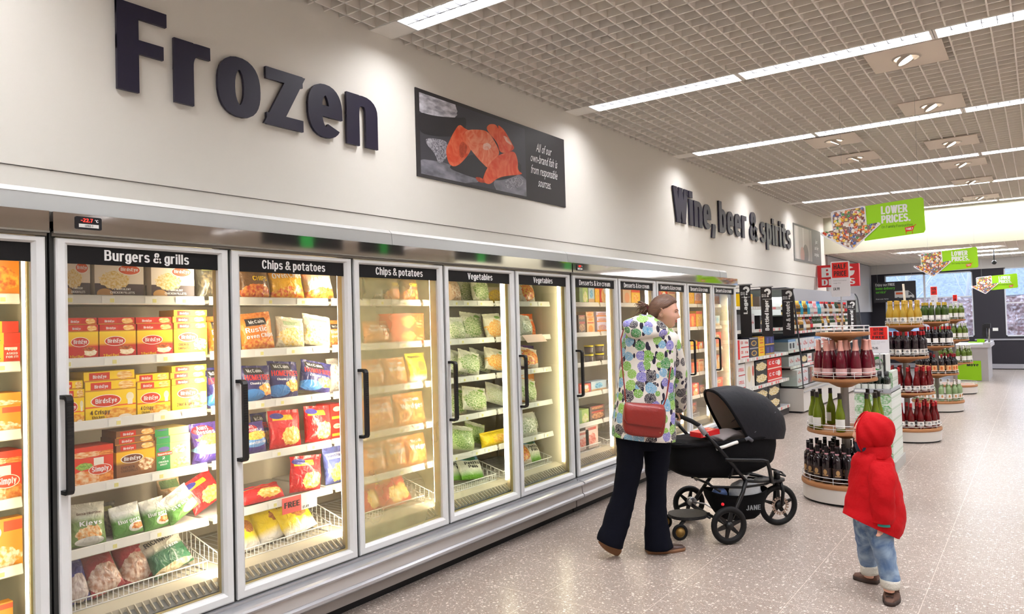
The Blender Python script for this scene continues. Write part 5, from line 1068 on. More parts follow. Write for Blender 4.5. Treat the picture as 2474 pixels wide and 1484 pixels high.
board('price_board',2098,2149,789,853,8.1,(('BUY ONE',.5),('GET ONE',.5),('FREE',.62)),'red and white BUY ONE GET ONE FREE board above the green cartons',1.0,redf=.5,price='£5.15')
board('price_board',2247,2266,692,737,13.36,(('50%',.6),('OFF',.55)),'small red and white price board above the third wine stand',SZ[3]+.001,price='£4')
board('price_board',2301,2314,712,746,16.33,(('3',.2),('FOR',.5)),'smallest red and white price board above the farthest wine stand',SZ[3]+.001,price='£9')
o=MB().box(SX-.05,SY[1]-.015,SZ[3]-.03,SX-.02,SY[1]+.0,1.93); a=at(2184,686,SY[1])
tag(MB().prism([(a.x-.022,a.z),(a.x+.002,a.z),(a.x+.03,SZ[3]+.002),(a.x+.0,SZ[3]+.002)],1,SY[1],SY[1]+.01).build('price_board',mat('board_edge','e8dccb',.5)),'narrow cream price board seen edge-on above golden bottles','sign')
# pallet of green and white beer cartons
G_=art('carton_export','e4e6e2',[('e',.5,.55,.32,.34,'2f9a4a'),('e',.56,.52,.24,.26,'eceeea'),('r',.9,.5,.06,.5,'3a3a3a')],.4); G2_=art('carton_cans','dfe6dc',[('e',.3,.5,.2,.35,'3f9a50'),('e',.8,.5,.18,.35,'3f9a50'),('n',.5,.5,.5,.5,'cfd8cc','6fae6a',4)],.3)
xl,xr,yf=-1.55,-1.215,8.0; n=0
tag(box3('pallet',xl-.02,yf-.01,.0,xr+.02,yf+.62,.1,mat('pallet_grey','b3b1ad',.6)),'grey low plinth under the green beer cartons','pallet')
for lv_ in range(6):
    for c in range(2):
        z=.101+lv_*.111; x=xl+c*.17+.002
        m=MB().box(x,yf,z,x+.165,yf+.6,z+.11); o=m.build('beer_carton',G2_,uv=(0,2)); n+=1
        tag(o,'green and white can carton, %s layer up, %s column'%(ORD[lv_],'left' if c==0 else 'right'),'carton','green and white beer cartons')
zt=.769
tr_=MB(); tr_.box(xl,yf-.005,zt,xr,yf+.6,zt+.006,0).box(xl,yf-.01,zt,xr,yf-.004,zt+.04,0).box(xr-.006,yf,zt,xr,yf+.6,zt+.04,0); letters(tr_,'Export',(xl+xr)/2+.06,zt+.008,.022,.08,org=(0,yf-.0105,0),ax='x',m=1); tr_.box(xl+.01,yf-.0112,zt+.008,xl+.13,yf-.0102,zt+.03,2)
tag(tr_.build('display_tray',[mat('tray_grey','a9adb3',.4),BLACK,WHITE]),'grey printed cardboard tray holding dark beer bottles on the cartons','tray')
b12=bottle('bordeaux','15201a','dfe3dc','1c1c20',.05,simple=True,h=.2,rr=.03,lz=(.03,.08)); L=[]
for c in range(5):
    for rr_ in range(2): o=b12 if not L else dup(b12); o.location=(xl+.033+c*.064,yf+.035+rr_*.07,zt+.0065); o['category']='bottle'; o['group']='dark bottles on the carton stack'; L.append(o)
for rr_ in range(2): lab_order([o for i,o in enumerate(L) if i%2==rr_],'short dark beer bottle, #, %s row in the grey tray'%('front' if rr_==0 else 'back'))
m=MB().box(xl+.11,yf+.17,zt+.0065,xr-.06,yf+.42,zt+.37); o=m.build('beer_carton',G_,uv=(0,2,xl+.11,xr-.06,zt+.17,zt+.37)); c=MB(); letters(c,'Export',(xl+xr)/2+.035,zt+.262,.03,.1,org=(0,yf+.169,0),ax='x',wx=.14,wy=.12); c.build('printed_lettering',BLACK,o); tag(o,'tall white carton with green swirl and Export print atop the stack','carton')
m=MB().box(xr-.055,yf+.175,zt+.0065,xr-.0065,yf+.5,zt+.2); tag(m.build('beer_carton',G2_,uv=(0,2)),'narrow green and white carton on edge at the right of the tray','carton')
# ---------------------------------------------------------------- hanging green signs
cart_m=mat('sign_green','9ad612',.55); cm=mat('collage','c8a080',.5); nt=cm.node_tree
t=nn(nt,'ShaderNodeTexCoord'); v=nn(nt,'ShaderNodeTexVoronoi',distance='CHEBYCHEV'); v.inputs['Scale'].default_value=36; v.inputs['Randomness'].default_value=.9; nt.links.new(t.outputs['Object'],v.inputs[0])
rp=nn(nt,'ShaderNodeValToRGB'); rp.color_ramp.interpolation='CONSTANT'; e=rp.color_ramp.elements; cols=['c8321e','e8dccb','e2a21c','3f5fa8','efe6da','3f8a4a','7a3a2a','f0d23a','e2702a','5a4a6a','f4efe8','a82a3a']
e[0].color=lin(cols[0]); e[1].position=1; e[1].color=lin(cols[-1])
for i,c in enumerate(cols[1:-1]): k=e.new((i+1)/12); k.color=lin(c)
s=nn(nt,'ShaderNodeSeparateXYZ'); nt.links.new(v.outputs['Color'],s.inputs[0]); nt.links.new(s.outputs[0],rp.inputs[0])
nz=nn(nt,'ShaderNodeTexNoise'); nz.inputs['Scale'].default_value=70; nt.links.new(t.outputs['Object'],nz.inputs[0])
c1=mixc(nt,math_(nt,'MULTIPLY',math_(nt,'GREATER_THAN',nz.outputs['Fac'],.56),.7),rp.outputs[0],'f3ead8'); c1=mixc(nt,math_(nt,'GREATER_THAN',v.outputs['Distance'],.52),c1,'8a6a5a'); nt.links.new(c1,bsdf(cm).inputs['Base Color'])
def green_sign(x0,y0,s,Y,lab,top):
    """x0,y0 pixel of the arrow's left tip; s pixels of full width 252 units"""
    a,b=at(x0,y0,Y),at(x0+s,y0,Y); k=(b-a).length/252; ox,oz=a.x,a.z
    r=thing('hanging_sign',lab,'sign',(ox+126*k,Y,oz),group='green hanging signs'); Q=lambda u,v:(ox+u*k,oz-v*k)
    m=MB(); m.prism([Q(105,-64),Q(246,-72),Q(251,-68),Q(253,12),Q(249,19),Q(110,28)],1,Y+.012,Y+.018); part('green_panel',m,cart_m,r)
    A=[(0,0),(2,-5),(31,-7),(29,-55),(33,-59),(112,-66),(115,-62),(117,-14),(146,-18),(151,-13),(88,43),(80,50),(72,48),(4,5)]
    m=MB(); m.prism([Q(*p) for p in A],1,Y,Y+.008); part('arrow_board',m,mat('arrow_white','efedf2',.5),r)
    cx,cz=76,-10; B=[(cx+(u-cx)*.93,cz+(v-cz)*.93) for u,v in A]; m=MB(); m.prism([Q(*p) for p in B],1,Y-.0012,Y); part('collage_print',m,cm,r)
    m=MB(); O=(0,Y+.0112,0)
    for t_,u,v,h,w in (('LOWER',152,-38,21,62),('PRICES.',152,-14,21,68)):
        x,z=Q(u,v); letters(m,t_,x,z,h*k,w*k,wx=.28,wy=.2,gap=.05,org=O,ax='x',align='l')
    x,z=Q(152,-1); letters(m,'On Family Favourites.',x,z,7*k,74*k,wx=.1,wy=.09,org=O,ax='x',align='l',m=1)
    P=[Q(206,2),Q(228,-1),Q(225,11),Q(208,13)]; m.prism(P,1,Y+.0105,Y+.0118,2); x,z=Q(217,9); letters(m,'FAMILY',x,z,6*k,16*k,org=(0,Y+.0102,0),ax='x',m=0)
    for u in (209,223): m.tube([(Q(u,13)[0],Y+.011,Q(u,13)[1]),(Q(u,19)[0],Y+.011,Q(u,19)[1])],.7*k,5,m=2)
    m.tube([(Q(228,-1)[0],Y+.011,Q(228,-1)[1]),(Q(232,-4)[0],Y+.011,Q(232,-4)[1])],.8*k,5,m=2)
    part('lettering',m,[WHITE,mat('dark_green_print','3f6a14',.5),RED],r)
    m=MB()
    for u,v in ((60,-61),(240,-71)): x,z=Q(u,v); m.tube([(x,Y+.01,z),(x,Y+.01,top)],.0012,4)
    part('suspension_wire',m,mat('wire_grey','b0b0b0',.4),r)
green_sign(1982,566,252,8.5,'large green LOWER PRICES sign with product-collage arrow, nearest',ZC)
green_sign(2207,645,156,13.7,'middle-sized green LOWER PRICES sign with collage arrow, second',ZC)
green_sign(2346,693,113,19.5,'smallest green LOWER PRICES sign, hanging before the black pier',ZR)
# big deals sign on the end wall
a,b=at(1978,640,17.0),at(2075,645,17.0); z0=at(2020,693,17.0).z; z1=a.z-.02
r=thing('deals_sign','red BIG DEALS box sign half hidden behind the HALF PRICE board','sign',(-3.6,17.05,z0)); x0,x1=XW+.02,b.x
m=MB(); m.box(x0,17.0,z0,x1,17.1,z1); part('box',m,mat('sign_red','d01f24',.45),r); m=MB(); cx=(x0+x1)/2; letters(m,'BIG',cx,z0+(z1-z0)*.45,(z1-z0)*.44,(x1-x0)*.8,wx=.28,wy=.22,org=(0,16.998,0),ax='x'); letters(m,'DEALS',cx,z0+(z1-z0)*.08,(z1-z0)*.28,(x1-x0)*.8,wx=.25,wy=.2,org=(0,16.998,0),ax='x'); part('lettering',m,WHITE,r)
# delivery poster before the far window
a,b=at(2110,683,22.8),at(2214,728,22.8); r=thing('delivery_poster','dark poster about free home delivery with a white van, before the far window','poster',(a.x,22.8,b.z)); x0,x1,z1,z0=a.x,b.x,a.z,b.z; w=x1-x0; H=z1-z0
part('panel',MB().box(x0,22.8,z0,x1,22.815,z1),mat('poster_dark','2a282b',.6),r); m=MB(); O=(0,22.798,0)
letters(m,'Enjoy our',x0+w*.05,z1-H*.2,H*.13,w*.28,org=O,ax='x',align='l',wx=.1,wy=.09); letters(m,'FREE',x0+w*.35,z1-H*.2,H*.13,w*.16,org=O,ax='x',align='l')
letters(m,'home delivery',x0+w*.05,z1-H*.38,H*.13,w*.46,org=O,ax='x',align='l',m=1); letters(m,"service'",x0+w*.05,z1-H*.56,H*.13,w*.25,org=O,ax='x',align='l',m=1); letters(m,'Free over forty',x0+w*.05,z0+H*.14,H*.05,w*.3,org=O,ax='x',align='l',wx=.1)
VX=lambda u,v:(x0+w*u,z0+H*v); m.prism([VX(.5,.2),VX(.5,.52),VX(.82,.54),VX(.95,.3),VX(.96,.18)],1,22.797,22.799,2); m.prism([VX(.82,.3),VX(.83,.5),VX(.92,.33)],1,22.796,22.797,3); m.prism([VX(.53,.36),VX(.53,.46),VX(.72,.46),VX(.72,.36)],1,22.796,22.797,4)
for u in (.58,.88): m.disc((x0+w*u,22.795,z0+H*.17),H*.06,1,12,3)
part('print',m,[WHITE,mat('lime_print','5cb82a',.5),mat('van_white','c9c8c6',.5),mat('van_dark','3a3a3e',.5),mat('van_orange','c8562a',.5)],r)
part('suspension_wire',MB().tube([(x0+.1,22.81,z1),(x0+.1,22.81,ZR)],.002,4).tube([(x1-.1,22.81,z1),(x1-.1,22.81,ZR)],.002,4),mat('wire_grey'),r)
# checkout counter
Y=19.2; r=thing('checkout_counter','grey checkout counter with pale top at the end of the aisle','counter',(-1.3,Y,0)); a,b=at(2330,925,Y),at(2392,925,Y)
m=MB(); m.box(b.x-.75,Y,0,b.x-.02,Y+1.6,.74); part('body',m,mat('counter_grey','b9b6b8',.45),r); part('top',MB().box(b.x-.78,Y-.05,.74,b.x+.04,Y+1.65,.80).box(b.x-.1,Y-.04,.80,b.x+.03,Y+1.6,.84),mat('counter_top','d4d2d6',.3),r)
a,b2=at(2312,872,Y-.02),at(2372,922,Y-.02); m=MB(); m.box(a.x,Y-.012,b2.z+.02,b2.x,Y-.004,a.z); letters(m,'Move',b2.x-.16,a.z-.12,.07,.22,org=(0,Y-.013,0),ax='x',m=1); tag(m.build('floor_card',[mat('sign_green'),BLACK]),'bright green card on the front of the checkout counter','sign')
a=at(2382,832,Y+.3); tag(MB().box(a.x-.16,Y+.2,.842,a.x-.02,Y+.24,.92).box(a.x-.32,Y+.1,.842,a.x-.1,Y+.3,.86).build('counter_card',mat('sign_green')),'small bright green card lying on the checkout counter top','sign')
r=thing('card_terminal','dark till screen and stand on the checkout counter','till',(a.x+.06,Y+.35,.80)); m=MB(); m.tube([(a.x+.06,Y+.35,.8405),(a.x+.06,Y+.35,1.16)],.02,8); part('stand',m,M_postg,r)
part('screen',MB().box(a.x-.06,Y+.3,.95,a.x+.02,Y+.42,1.24).box(a.x-.02,Y+.28,1.16,a.x+.1,Y+.4,1.26),mat('till_black','25262a',.3),r)
p=at(2402,634,20); r=thing('security_camera','small black dome camera hanging from the checkout room ceiling','camera',(p.x,20,p.z)); part('dome',MB().sphere((p.x,20,p.z),.05,12),M_han,r); part('stem',MB().tube([(p.x,20,p.z+.04),(p.x,20,ZR)],.012,6),M_df,r)
p=at(2405,796,YE-.01); tag(MB().box(p.x-.06,YE-.02,p.z-.04,p.x+.06,YE-.001,p.z+.04).build('wall_socket',mat('socket_white','e4e2de',.4)),'white wall socket on the black pier between the windows','socket')
p=at(1976,0,17.75) 
# parked car outside
r=thing('parked_car','pale blue car parked outside beyond the left window','car',(-4.3,26.5,0)); P=[(-6.3,.35),(-6.25,.8),(-5.6,.95),(-5.0,1.35),(-3.9,1.38),(-3.2,1.0),(-2.5,.85),(-2.4,.4)]
part('body',MB().prism(P,1,25.9,27.4),mat('car_blue','a9c4da',.25,coat=.5),r); part('side_window',MB().prism([(-5.35,.98),(-4.95,1.28),(-3.95,1.31),(-3.4,1.0)],1,25.885,25.9),mat('car_glass','5a7080',.1),r)
for x in (-5.6,-3.1): part('wheel',MB().prism([(x+.32*math.cos(2*PI*k/16),.32+.32*math.sin(2*PI*k/16)) for k in range(16)],1,25.86,26.06),M_toe,r)
# ---------------------------------------------------------------- pram
PO=Vector((-2.04,5.19,0)); PA=math.atan2(.714,.70)
pr=thing('pram','black three-wheeled pram with raised hood, pushed by the woman','pram',PO,(0,0,PA))
M_fab=mat('pram_fabric','0c0c0f',.85,spec=.2,bump=.25,bscale=200); M_hood=mat('hood_fabric','101118',.6,spec=.35,bump=.25,bscale=40); M_lin=mat('hood_lining','a89a8e',.85); M_tub3=mat('chassis_black','0d0d10',.35,spec=.4)
M_tyre=mat('tyre_rubber','111112',.6,spec=.3); M_rimw=mat('wheel_black','0b0b0d',.35); M_slv=mat('steel_silver','b5b5b8',.3,metal=.8)
def sup(t,n): c,s=math.cos(t),math.sin(t); return math.copysign(abs(c)**(2/n),c),math.copysign(abs(s)**(2/n),s)
X0,X1=-.285,.535; xc=(X0+X1)/2; hx=(X1-X0)/2
zt=lambda x:.655+.05*max(0,(x-X0)/(X1-X0))**1.5; zb=lambda x:.425+.045*max(0,(x-.1)/.43)**2
def shell(u,v,k=1,inn=0):
    a,b=sup(2*PI*u,3.2); s=.90+.1*min(1,v*1.6)**.7; x=xc+hx*a*s*k; y=.205*b*(s+.02)*k; z=zb(x)+(zt(x)-zb(x))*v
    if v<.25: q_=1-.16*(1-v/.25)**2; x=xc+(x-xc)*q_; y*=q_
    return (x,y,z+inn)
m=MB(); m.grid(shell,64,18,cu=True); m.f.append(tuple(reversed(range(64)))); m.m.append(0); m.s.append(False)
m.tube([shell(k/56,1,1.0) for k in range(56)],.016,8,closed=True); m.build('bassinet',M_fab,pr)
m=MB(); m.grid(lambda u,v:tuple(Vector(shell(u,1,.0+.93*(1-v*.999)))+Vector((0,0,-.07*math.sin(PI*min(1,v*1.0)/2)))),40,6,cu=True); m.build('mattress',mat('mattress_grey','9a9496',.8),pr)
m=MB(); 
def apron(u,v):
    x=X0-.004+(.30)*v; w=.212*math.sqrt(max(0,1-abs((x-xc)/hx)**3.2)) if x>X0 else .01; y=-w+2*w*u; return (x,y,zt(x)+.012+.016*math.sin(PI*u)+.004*math.sin(14*u+9*v))
m.grid(apron,16,10); m.tube([(X0+.296,-.21,zt(0)+.01),(X0+.3,-.1,zt(0)+.026),(X0+.3,.1,zt(0)+.026),(X0+.296,.21,zt(0)+.01)],.008,6); m.build('apron',M_fab,pr)
m=MB(); m.grid(lambda u,v:(.10+.16*v,-.13+.26*u,.66+.075*math.sin(PI*v*.6+.3)*(.7+.3*math.sin(PI*u))),12,8); m.grid(lambda u,v:(.10+.16*v,-.13+.26*u,.655+.07*math.sin(PI*v*.6+.3)*(.7+.3*math.sin(PI*u))),12,8,flip=True); m.build('pillow',mat('pillow_grey','a39b9b',.8),pr)
# hood: ribs turning about a hinge
HX,HZ=.245,.695; RP=[(118,.375),(100,.362),(80,.352),(60,.352),(40,.365),(22,.385),(5,.385),(-6,.36)]
def hood(u,v,k=1.0):
    t=v*(len(RP)-1); i=min(int(t),len(RP)-2); f=t-i; a=RP[i][0]*(1-f)+RP[i+1][0]*f; r=(RP[i][1]*(1-f)+RP[i+1][1]*f)*k
    sag=1-.018*math.sin(PI*((v*4)%1)); th=PI*u; c,s=math.cos(th),math.sin(th); yy=-.212*k*math.copysign(abs(c)**.75,c); q=abs(s)**.62*r*sag
    return (HX+q*math.cos(R(a)),yy,HZ+q*math.sin(R(a)))
m=MB(); m.grid(hood,30,30); h_=m.build('hood',M_hood,pr)
MB().grid(lambda u,v:hood(u,v,.965),30,24,flip=True).build('hood_lining',M_lin,h_)
MB().tube([hood(k/24,0,.985) for k in range(25)],.011,8).build('hood_rim',M_fab,h_)
m=MB(); m.tube([(HX-.02,-.216,HZ-.01),(HX,-.222,HZ+.0),(HX+.03,-.216,HZ-.02)],.014,8); m.tube([hood(0.02,.62),hood(.25,.62,1.004),hood(.5,.62,1.004),hood(.75,.62,1.004),hood(.98,.62)],.003,4); m.build('hood_seam',mat('seam_grey','55565e',.6),h_)
# chassis
def ch(nm,L,mm=None,**k):
    m=MB()
    for P,r in L: m.tube(P,r,8)
    return m.build(nm,mm or M_tub3,pr)
for s in (-1,1):
    ch('side_tube',[([(-.10,s*.235,.765),(.03,s*.24,.617),(.10,s*.24,.53),(.21,s*.235,.395)],.013)])
    ch('handle_joint',[([(-.128,s*.233,.806),(-.10,s*.235,.765),(-.085,s*.236,.745)],.019)],mat('joint_grey','9c9a9e',.35,metal=.3)).data.materials
    ch('arm_bar',[([(.05,s*.245,.562),(.10,s*.25,.556),(.33,s*.25,.54),(.365,s*.25,.53),(.39,s*.235,.47),(.45,s*.15,.36),(.545,s*.03,.335)],.014)])
    ch('leg_tube',[([(.21,s*.235,.41),(.17,s*.26,.33),(.05,s*.30,.15),(.02,s*.305,.125)],.014)])
    ch('strut',[([(.21,s*.235,.40),(.33,s*.18,.375),(.5,s*.08,.35)],.011),([(.10,s*.2,.42),(.12,s*.235,.50)],.01)])
    ch('fork_blade',[([(.575,s*.052,.335),(.59,s*.055,.26),(.578,s*.055,.16)],.013)])
ch('handle',[([(-.118,-.233,.80),(-.18,-.235,.838),(-.245,-.22,.868),(-.27,-.19,.874),(-.275,-.1,.876),(-.275,.1,.876),(-.27,.19,.874),(-.245,.22,.868),(-.18,.235,.838),(-.118,.233,.80)],.0155)],mat('grip_foam','0f0f11',.8))
ch('axle',[([(.02,-.31,.125),(.02,.31,.125)],.011),([(.03,-.2,.33),(-.02,-.1,.37),(-.03,.1,.37),(.03,.2,.33)],.009)])
ch('lower_frame',[([(-.05,-.15,.405),(-.02,-.17,.36),(.2,-.19,.345),(.42,-.12,.34),(.55,0,.335)],.009),([(-.05,.15,.405),(-.02,.17,.36),(.2,.19,.345),(.42,.12,.34),(.55,0,.335)],.009),([(.54,-.05,.40),(.62,-.04,.37),(.64,.04,.38),(.56,.06,.41)],.007)])
ch('carry_handle',[([(.0,-.222,.632),(.06,-.23,.648),(.13,-.23,.668),(.16,-.222,.672)],.012)],mat('carry_white','e9e7e4',.4))
m=MB(); m.prism([(.40+.115*(1+math.cos(2*PI*k/24)),.085*math.sin(2*PI*k/24)) for k in range(24)],2,.335,.348); m.build('mudguard_plate',M_tub3,pr)
MB().tube([(.575,0,.30),(.575,0,.40)],.024,10).tube([(.575,-.055,.33),(.575,.055,.33)],.014,8).build('steering_head',M_tub3,pr)
def wheel(x,y,r,nsp,disc,tw=.021,hubm=None):
    w=MB(); w.tube([(x+(r-tw)*math.cos(2*PI*k/36),y,r+(r-tw)*math.sin(2*PI*k/36)) for k in range(36)],tw,8,closed=True); o=w.build('wheel',M_tyre,pr)
    m=MB(); ri=r-tw*1.7; m.tube([(x+ri*math.cos(2*PI*k/36),y,r+ri*math.sin(2*PI*k/36)) for k in range(36)],.0085,6,closed=True)
    for k in range(nsp):
        a=2*PI*k/nsp+.3; c,s=math.cos(a),math.sin(a)
        m.prism([(x+.018*c-.016*s,r+.018*s+.016*c),(x+.018*c+.016*s,r+.018*s-.016*c),(x+ri*c+.009*s,r+ri*s-.009*c),(x+ri*c-.009*s,r+ri*s+.009*c)],1,y-.007,y+.007)
    m.tube([(x,y-.022,r),(x,y+.022,r)],.026,14); m.build('hub',hubm or M_rimw,o)
    if disc:
        m=MB()
        for k in range(18):
            a0,a1=2*PI*k/18,2*PI*(k+.62)/18; m.prism([(x+.068*math.cos(a0),r+.068*math.sin(a0)),(x+.068*math.cos(a1),r+.068*math.sin(a1)),(x+.048*math.cos(a1),r+.048*math.sin(a1)),(x+.048*math.cos(a0),r+.048*math.sin(a0))],1,y-.03,y-.027)
        m.tube([(x+.048*math.cos(2*PI*k/24),y-.028,r+.048*math.sin(2*PI*k/24)) for k in range(24)],.004,5,closed=True); m.build('brake_disc',mat('disc_bronze','a08a7c',.35,metal=.6),o)
wheel(.02,-.335,.13,6,False); wheel(.02,.335,.13,6,False); wheel(.578,0,.152,5,True)
MB().tube([(.02,.30,.15),(.02,.26,.15)],.035,10).tube([(.02,.27,.15),(.1,.22,.14),(.16,.1,.10),(.12,0,.09)],.006,6).build('brake_unit',M_slv,pr)
# basket under the bassinet
def bsk(u,v):
    a,b=sup(2*PI*u,3); z=.085+.185*v; s=.55+.45*v**.6; x=.235+.225*a*s+ .02*(1-v); y=.15*b*s
    return (x,y,z+ (.03*abs(a)**2 if v>.9 else 0))
m=MB(); m.grid(bsk,40,8,cu=True); m.f.append(tuple(reversed(range(40)))); m.m.append(0); m.s.append(True); m.tube([bsk(k/40,1) for k in range(40)],.006,6,closed=True); bk_=m.build('basket',M_fab,pr)
m=MB(); letters(m,'JANE',.30,.17,.035,.11,org=(0,-.152,0),ax='x'); m.build('lettering',mat('letter_grey','8b8f94',.5),bk_)
m=MB(); m.tube([(.07,-.142,.225),(.07,-.15,.225)],.011,10); m.build('reflector',mat('reflector_red','c8202a',.3,emit=.6),bk_)
# buggy board behind the pram
m=MB(); m.prism([(-.15+.135*sup(2*PI*k/28,2.4)[0],-.03+.12*sup(2*PI*k/28,2.4)[1]) for k in range(28)],2,.128,.15); m.tube([(-.03,-.03,.13),(.02,-.03,.13)],.014,8); m.tube([(-.02,-.12,.13),(-.02,.08,.13)],.01,8); m.tube([(-.2,-.11,.135),(-.265,-.11,.06)],.014,8); m.build('buggy_board',mat('board_black','1d1c1d',.6,bump=.3,bscale=90),pr)
wheel(-.265,-.165,.058,5,False,.013,mat('hub_bronze','9a7a42',.35,metal=.6)); wheel(-.265,.12,.058,5,False,.013,mat('hub_bronze'))
# things lying in the pram
def pw(x,y,z): return PO+Vector((x*math.cos(PA)-y*math.sin(PA),x*math.sin(PA)+y*math.cos(PA),z))
m=MB().box(-.09,-.055,0,.09,.055,.035); o=m.build('biscuit_box',art('biscuit_red','dd1c24',[('e',.6,.5,.3,.35,'f0d8c8'),('e',.6,.5,.26,.28,'c8202a'),('n',.85,.5,.12,.4,'e8b48a','c8202a',6)],.35),None,pw(-.03,-.11,.716),(0,R(-4),PA+.35),uv=(0,1))
c=MB(); c.box(-.07,-.0562,.008,-.02,-.0555,.027); c.build('label',WHITE,o); tag(o,'bright red box lying on the foot cover of the pram','box')
m=MB(); m.grid(lambda u,v:(.12*math.cos(2*PI*u)*math.sin(PI*v)**.7*(1+.25*noise.noise(Vector((u*7,v*5,2)))),.10*math.sin(2*PI*u)*math.sin(PI*v)**.7,.075-.085*math.cos(PI*v)+.03*noise.noise(Vector((u*9,v*8,7)))),24,14,cu=True)
m.add([(-.03,0,.13),(.0,.03,.15),(.03,-.01,.21),(-.02,-.02,.20)],[(0,1,2,3),(3,2,1,0)])
tag(m.build('carrier_bag',mat('bag_plastic','e2e6ea',.3,bump=.8,bscale=40),None,pw(.315,-.02,.19),(0,0,PA)),'crumpled white carrier bag in the basket under the pram','bag')
m=MB(); m.grid(lambda u,v:(.06*math.cos(2*PI*u)*math.sin(PI*v)**.6,.05*math.sin(2*PI*u)*math.sin(PI*v)**.6,.05-.05*math.cos(PI*v)+.01*noise.noise(Vector((u*9,v*8,3)))),16,10,cu=True)
tag(m.build('carrier_bag',mat('bag_blue','5f7ab0',.4,bump=.6,bscale=40),None,pw(.115,0,.205),(0,0,PA)),'small blue and grey packet beside the white bag in the pram basket','bag')
# ---------------------------------------------------------------- people
def ray(px,py): return _f+_r*((px-1237)/F_PX)-_u*((py-742)/F_PX)
AW=Vector((_f.x,_f.y,0)).normalized()
class Fig:
    def __init__(s,depth): s.d=depth
    def p(s,px,py,dd=0): return CAMP+ray(px,py)*(s.d+dd)
    def loft(s,m,S,n=24,mat_i=0,p=2.0,sub=4,cap=True,wr=0,seed=0,wf=18):
        """S: rows of (left x,y, right x,y, depth offset, depth radius); smooth tube through the rows"""
        C=[]
        for (x0,y0,x1,y1,dd,rd) in S:
            a,b=s.p(x0,y0,dd),s.p(x1,y1,dd); C.append(((a+b)/2,(b-a)/2,rd))
        def cr(i,t,k):
            g=lambda j:C[max(0,min(len(C)-1,j))][k]; a,b,c,d=g(i-1),g(i),g(i+1),g(i+2)
            return .5*((2*b)+(c-a)*t+(2*a-5*b+4*c-d)*t*t+(3*b-a-3*c+d)*t**3)
        rows=[]
        for i in range(len(C)-1):
            for j in range(sub): rows.append((cr(i,j/sub,0),cr(i,j/sub,1),cr(i,j/sub,2)))
        rows.append((C[-1][0],C[-1][1],C[-1][2])); v=[]
        for (c,h,rd) in rows:
            for k in range(n):
                t=2*PI*k/n; a,b=sup(t,p); q=c+h*a+AW*(rd*b)
                if wr: nv=(h.normalized()*a*1.0+AW*b); q=q+nv*wr*(noise.noise(Vector((q.x*wf,q.y*wf,q.z*wf*.8+seed)))+.5*noise.noise(Vector((q.x*wf*2.3,q.z*wf*2,seed))))
                v.append(q)
        N=len(rows); f=[(i*n+k,i*n+(k+1)%n,(i+1)*n+(k+1)%n,(i+1)*n+k) for i in range(N-1) for k in range(n)]
        m.add(v,f,mat_i,True)
        if cap: o=len(m.v)-len(v); m.f+=[tuple(o+k for k in reversed(range(n))),tuple(o+(N-1)*n+k for k in range(n))]; m.m+=[mat_i]*2; m.s+=[False]*2
        return rows
SKIN=mat('skin','dfae96',.5,spec=.35); bsdf(SKIN).inputs['Subsurface Weight'].default_value=.08; bsdf(SKIN).inputs['Subsurface Radius'].default_value=(.02,.008,.004)
def head_fn(sc=1,child=False):
    def g(a,e,a0,e0,sa,se): return math.exp(-((a-a0)/sa)**2-((e-e0)/se)**2)
    def fn(az,el,off=0):
        """radius from the head centre for azimuth az (0 = face), elevation el, degrees"""
        x,y,z=math.cos(R(az))*math.cos(R(el)),math.sin(R(az))*math.cos(R(el)),math.sin(R(el))
        rx=.099 if x<0 else .088; ry=.074; rz=.108 if z>0 else .118
        r=1/math.sqrt((x/rx)**2+(y/ry)**2+(z/rz)**2)
        A=abs(az)
        r-=.030*g(A,el,180,-62,75,34)+.012*g(A,el,95,-50,40,25)          # under the skull and jaw narrowing
        r+=.006*g(A,el,0,-52,26,11)                                       # chin
        r+=.010*g(A,el,0,-7,7,12)+.015*g(A,el,0,-15,7.5,6.5)              # nose bridge and tip
        r-=.009*g(A,el,20,1,13,7)                                         # eye sockets
        r+=.004*g(A,el,0,13,40,7)                                         # brow
        r+=.0065*g(A,el,0,-29.5,13,3)+.006*g(A,el,0,-36,11,3)-.004*g(A,el,0,-32.8,14,1.4)-.004*g(A,el,0,-43,16,4)
        r+=.004*g(A,el,42,-18,20,14)                                      # cheeks
        if child: r+=.006*g(A,el,45,-28,22,18)-.006*g(A,el,0,-12,8,9)
        return (r+off)*sc
    return fn
def head_mesh(m,fn,mx,n=72,nv=54):
    def q(u,v):
        az=360*u-180; el=-88+176*v; r=fn(az,el); return tuple(mx@Vector((r*math.cos(R(az))*math.cos(R(el)),r*math.sin(R(az))*math.cos(R(el)),r*math.sin(R(el)))))
    m.grid(q,n,nv,cu=True); o=len(m.v)-n*nv; m.f+=[tuple(o+k for k in reversed(range(n))),tuple(o+(nv-1)*n+k for k in range(n))]; m.m+=[0,0]; m.s+=[True,True]
def hp(fn,mx,az,el,off=0): r=fn(az,el,off); return mx@Vector((r*math.cos(R(az))*math.cos(R(el)),r*math.sin(R(az))*math.cos(R(el)),r*math.sin(R(el))))
def remesh(o,v,sm=3):
    r=o.modifiers.new('union','REMESH'); r.mode='VOXEL'; r.voxel_size=v; r.use_smooth_shade=True
    s=o.modifiers.new('soft','SMOOTH'); s.factor=.5; s.iterations=sm
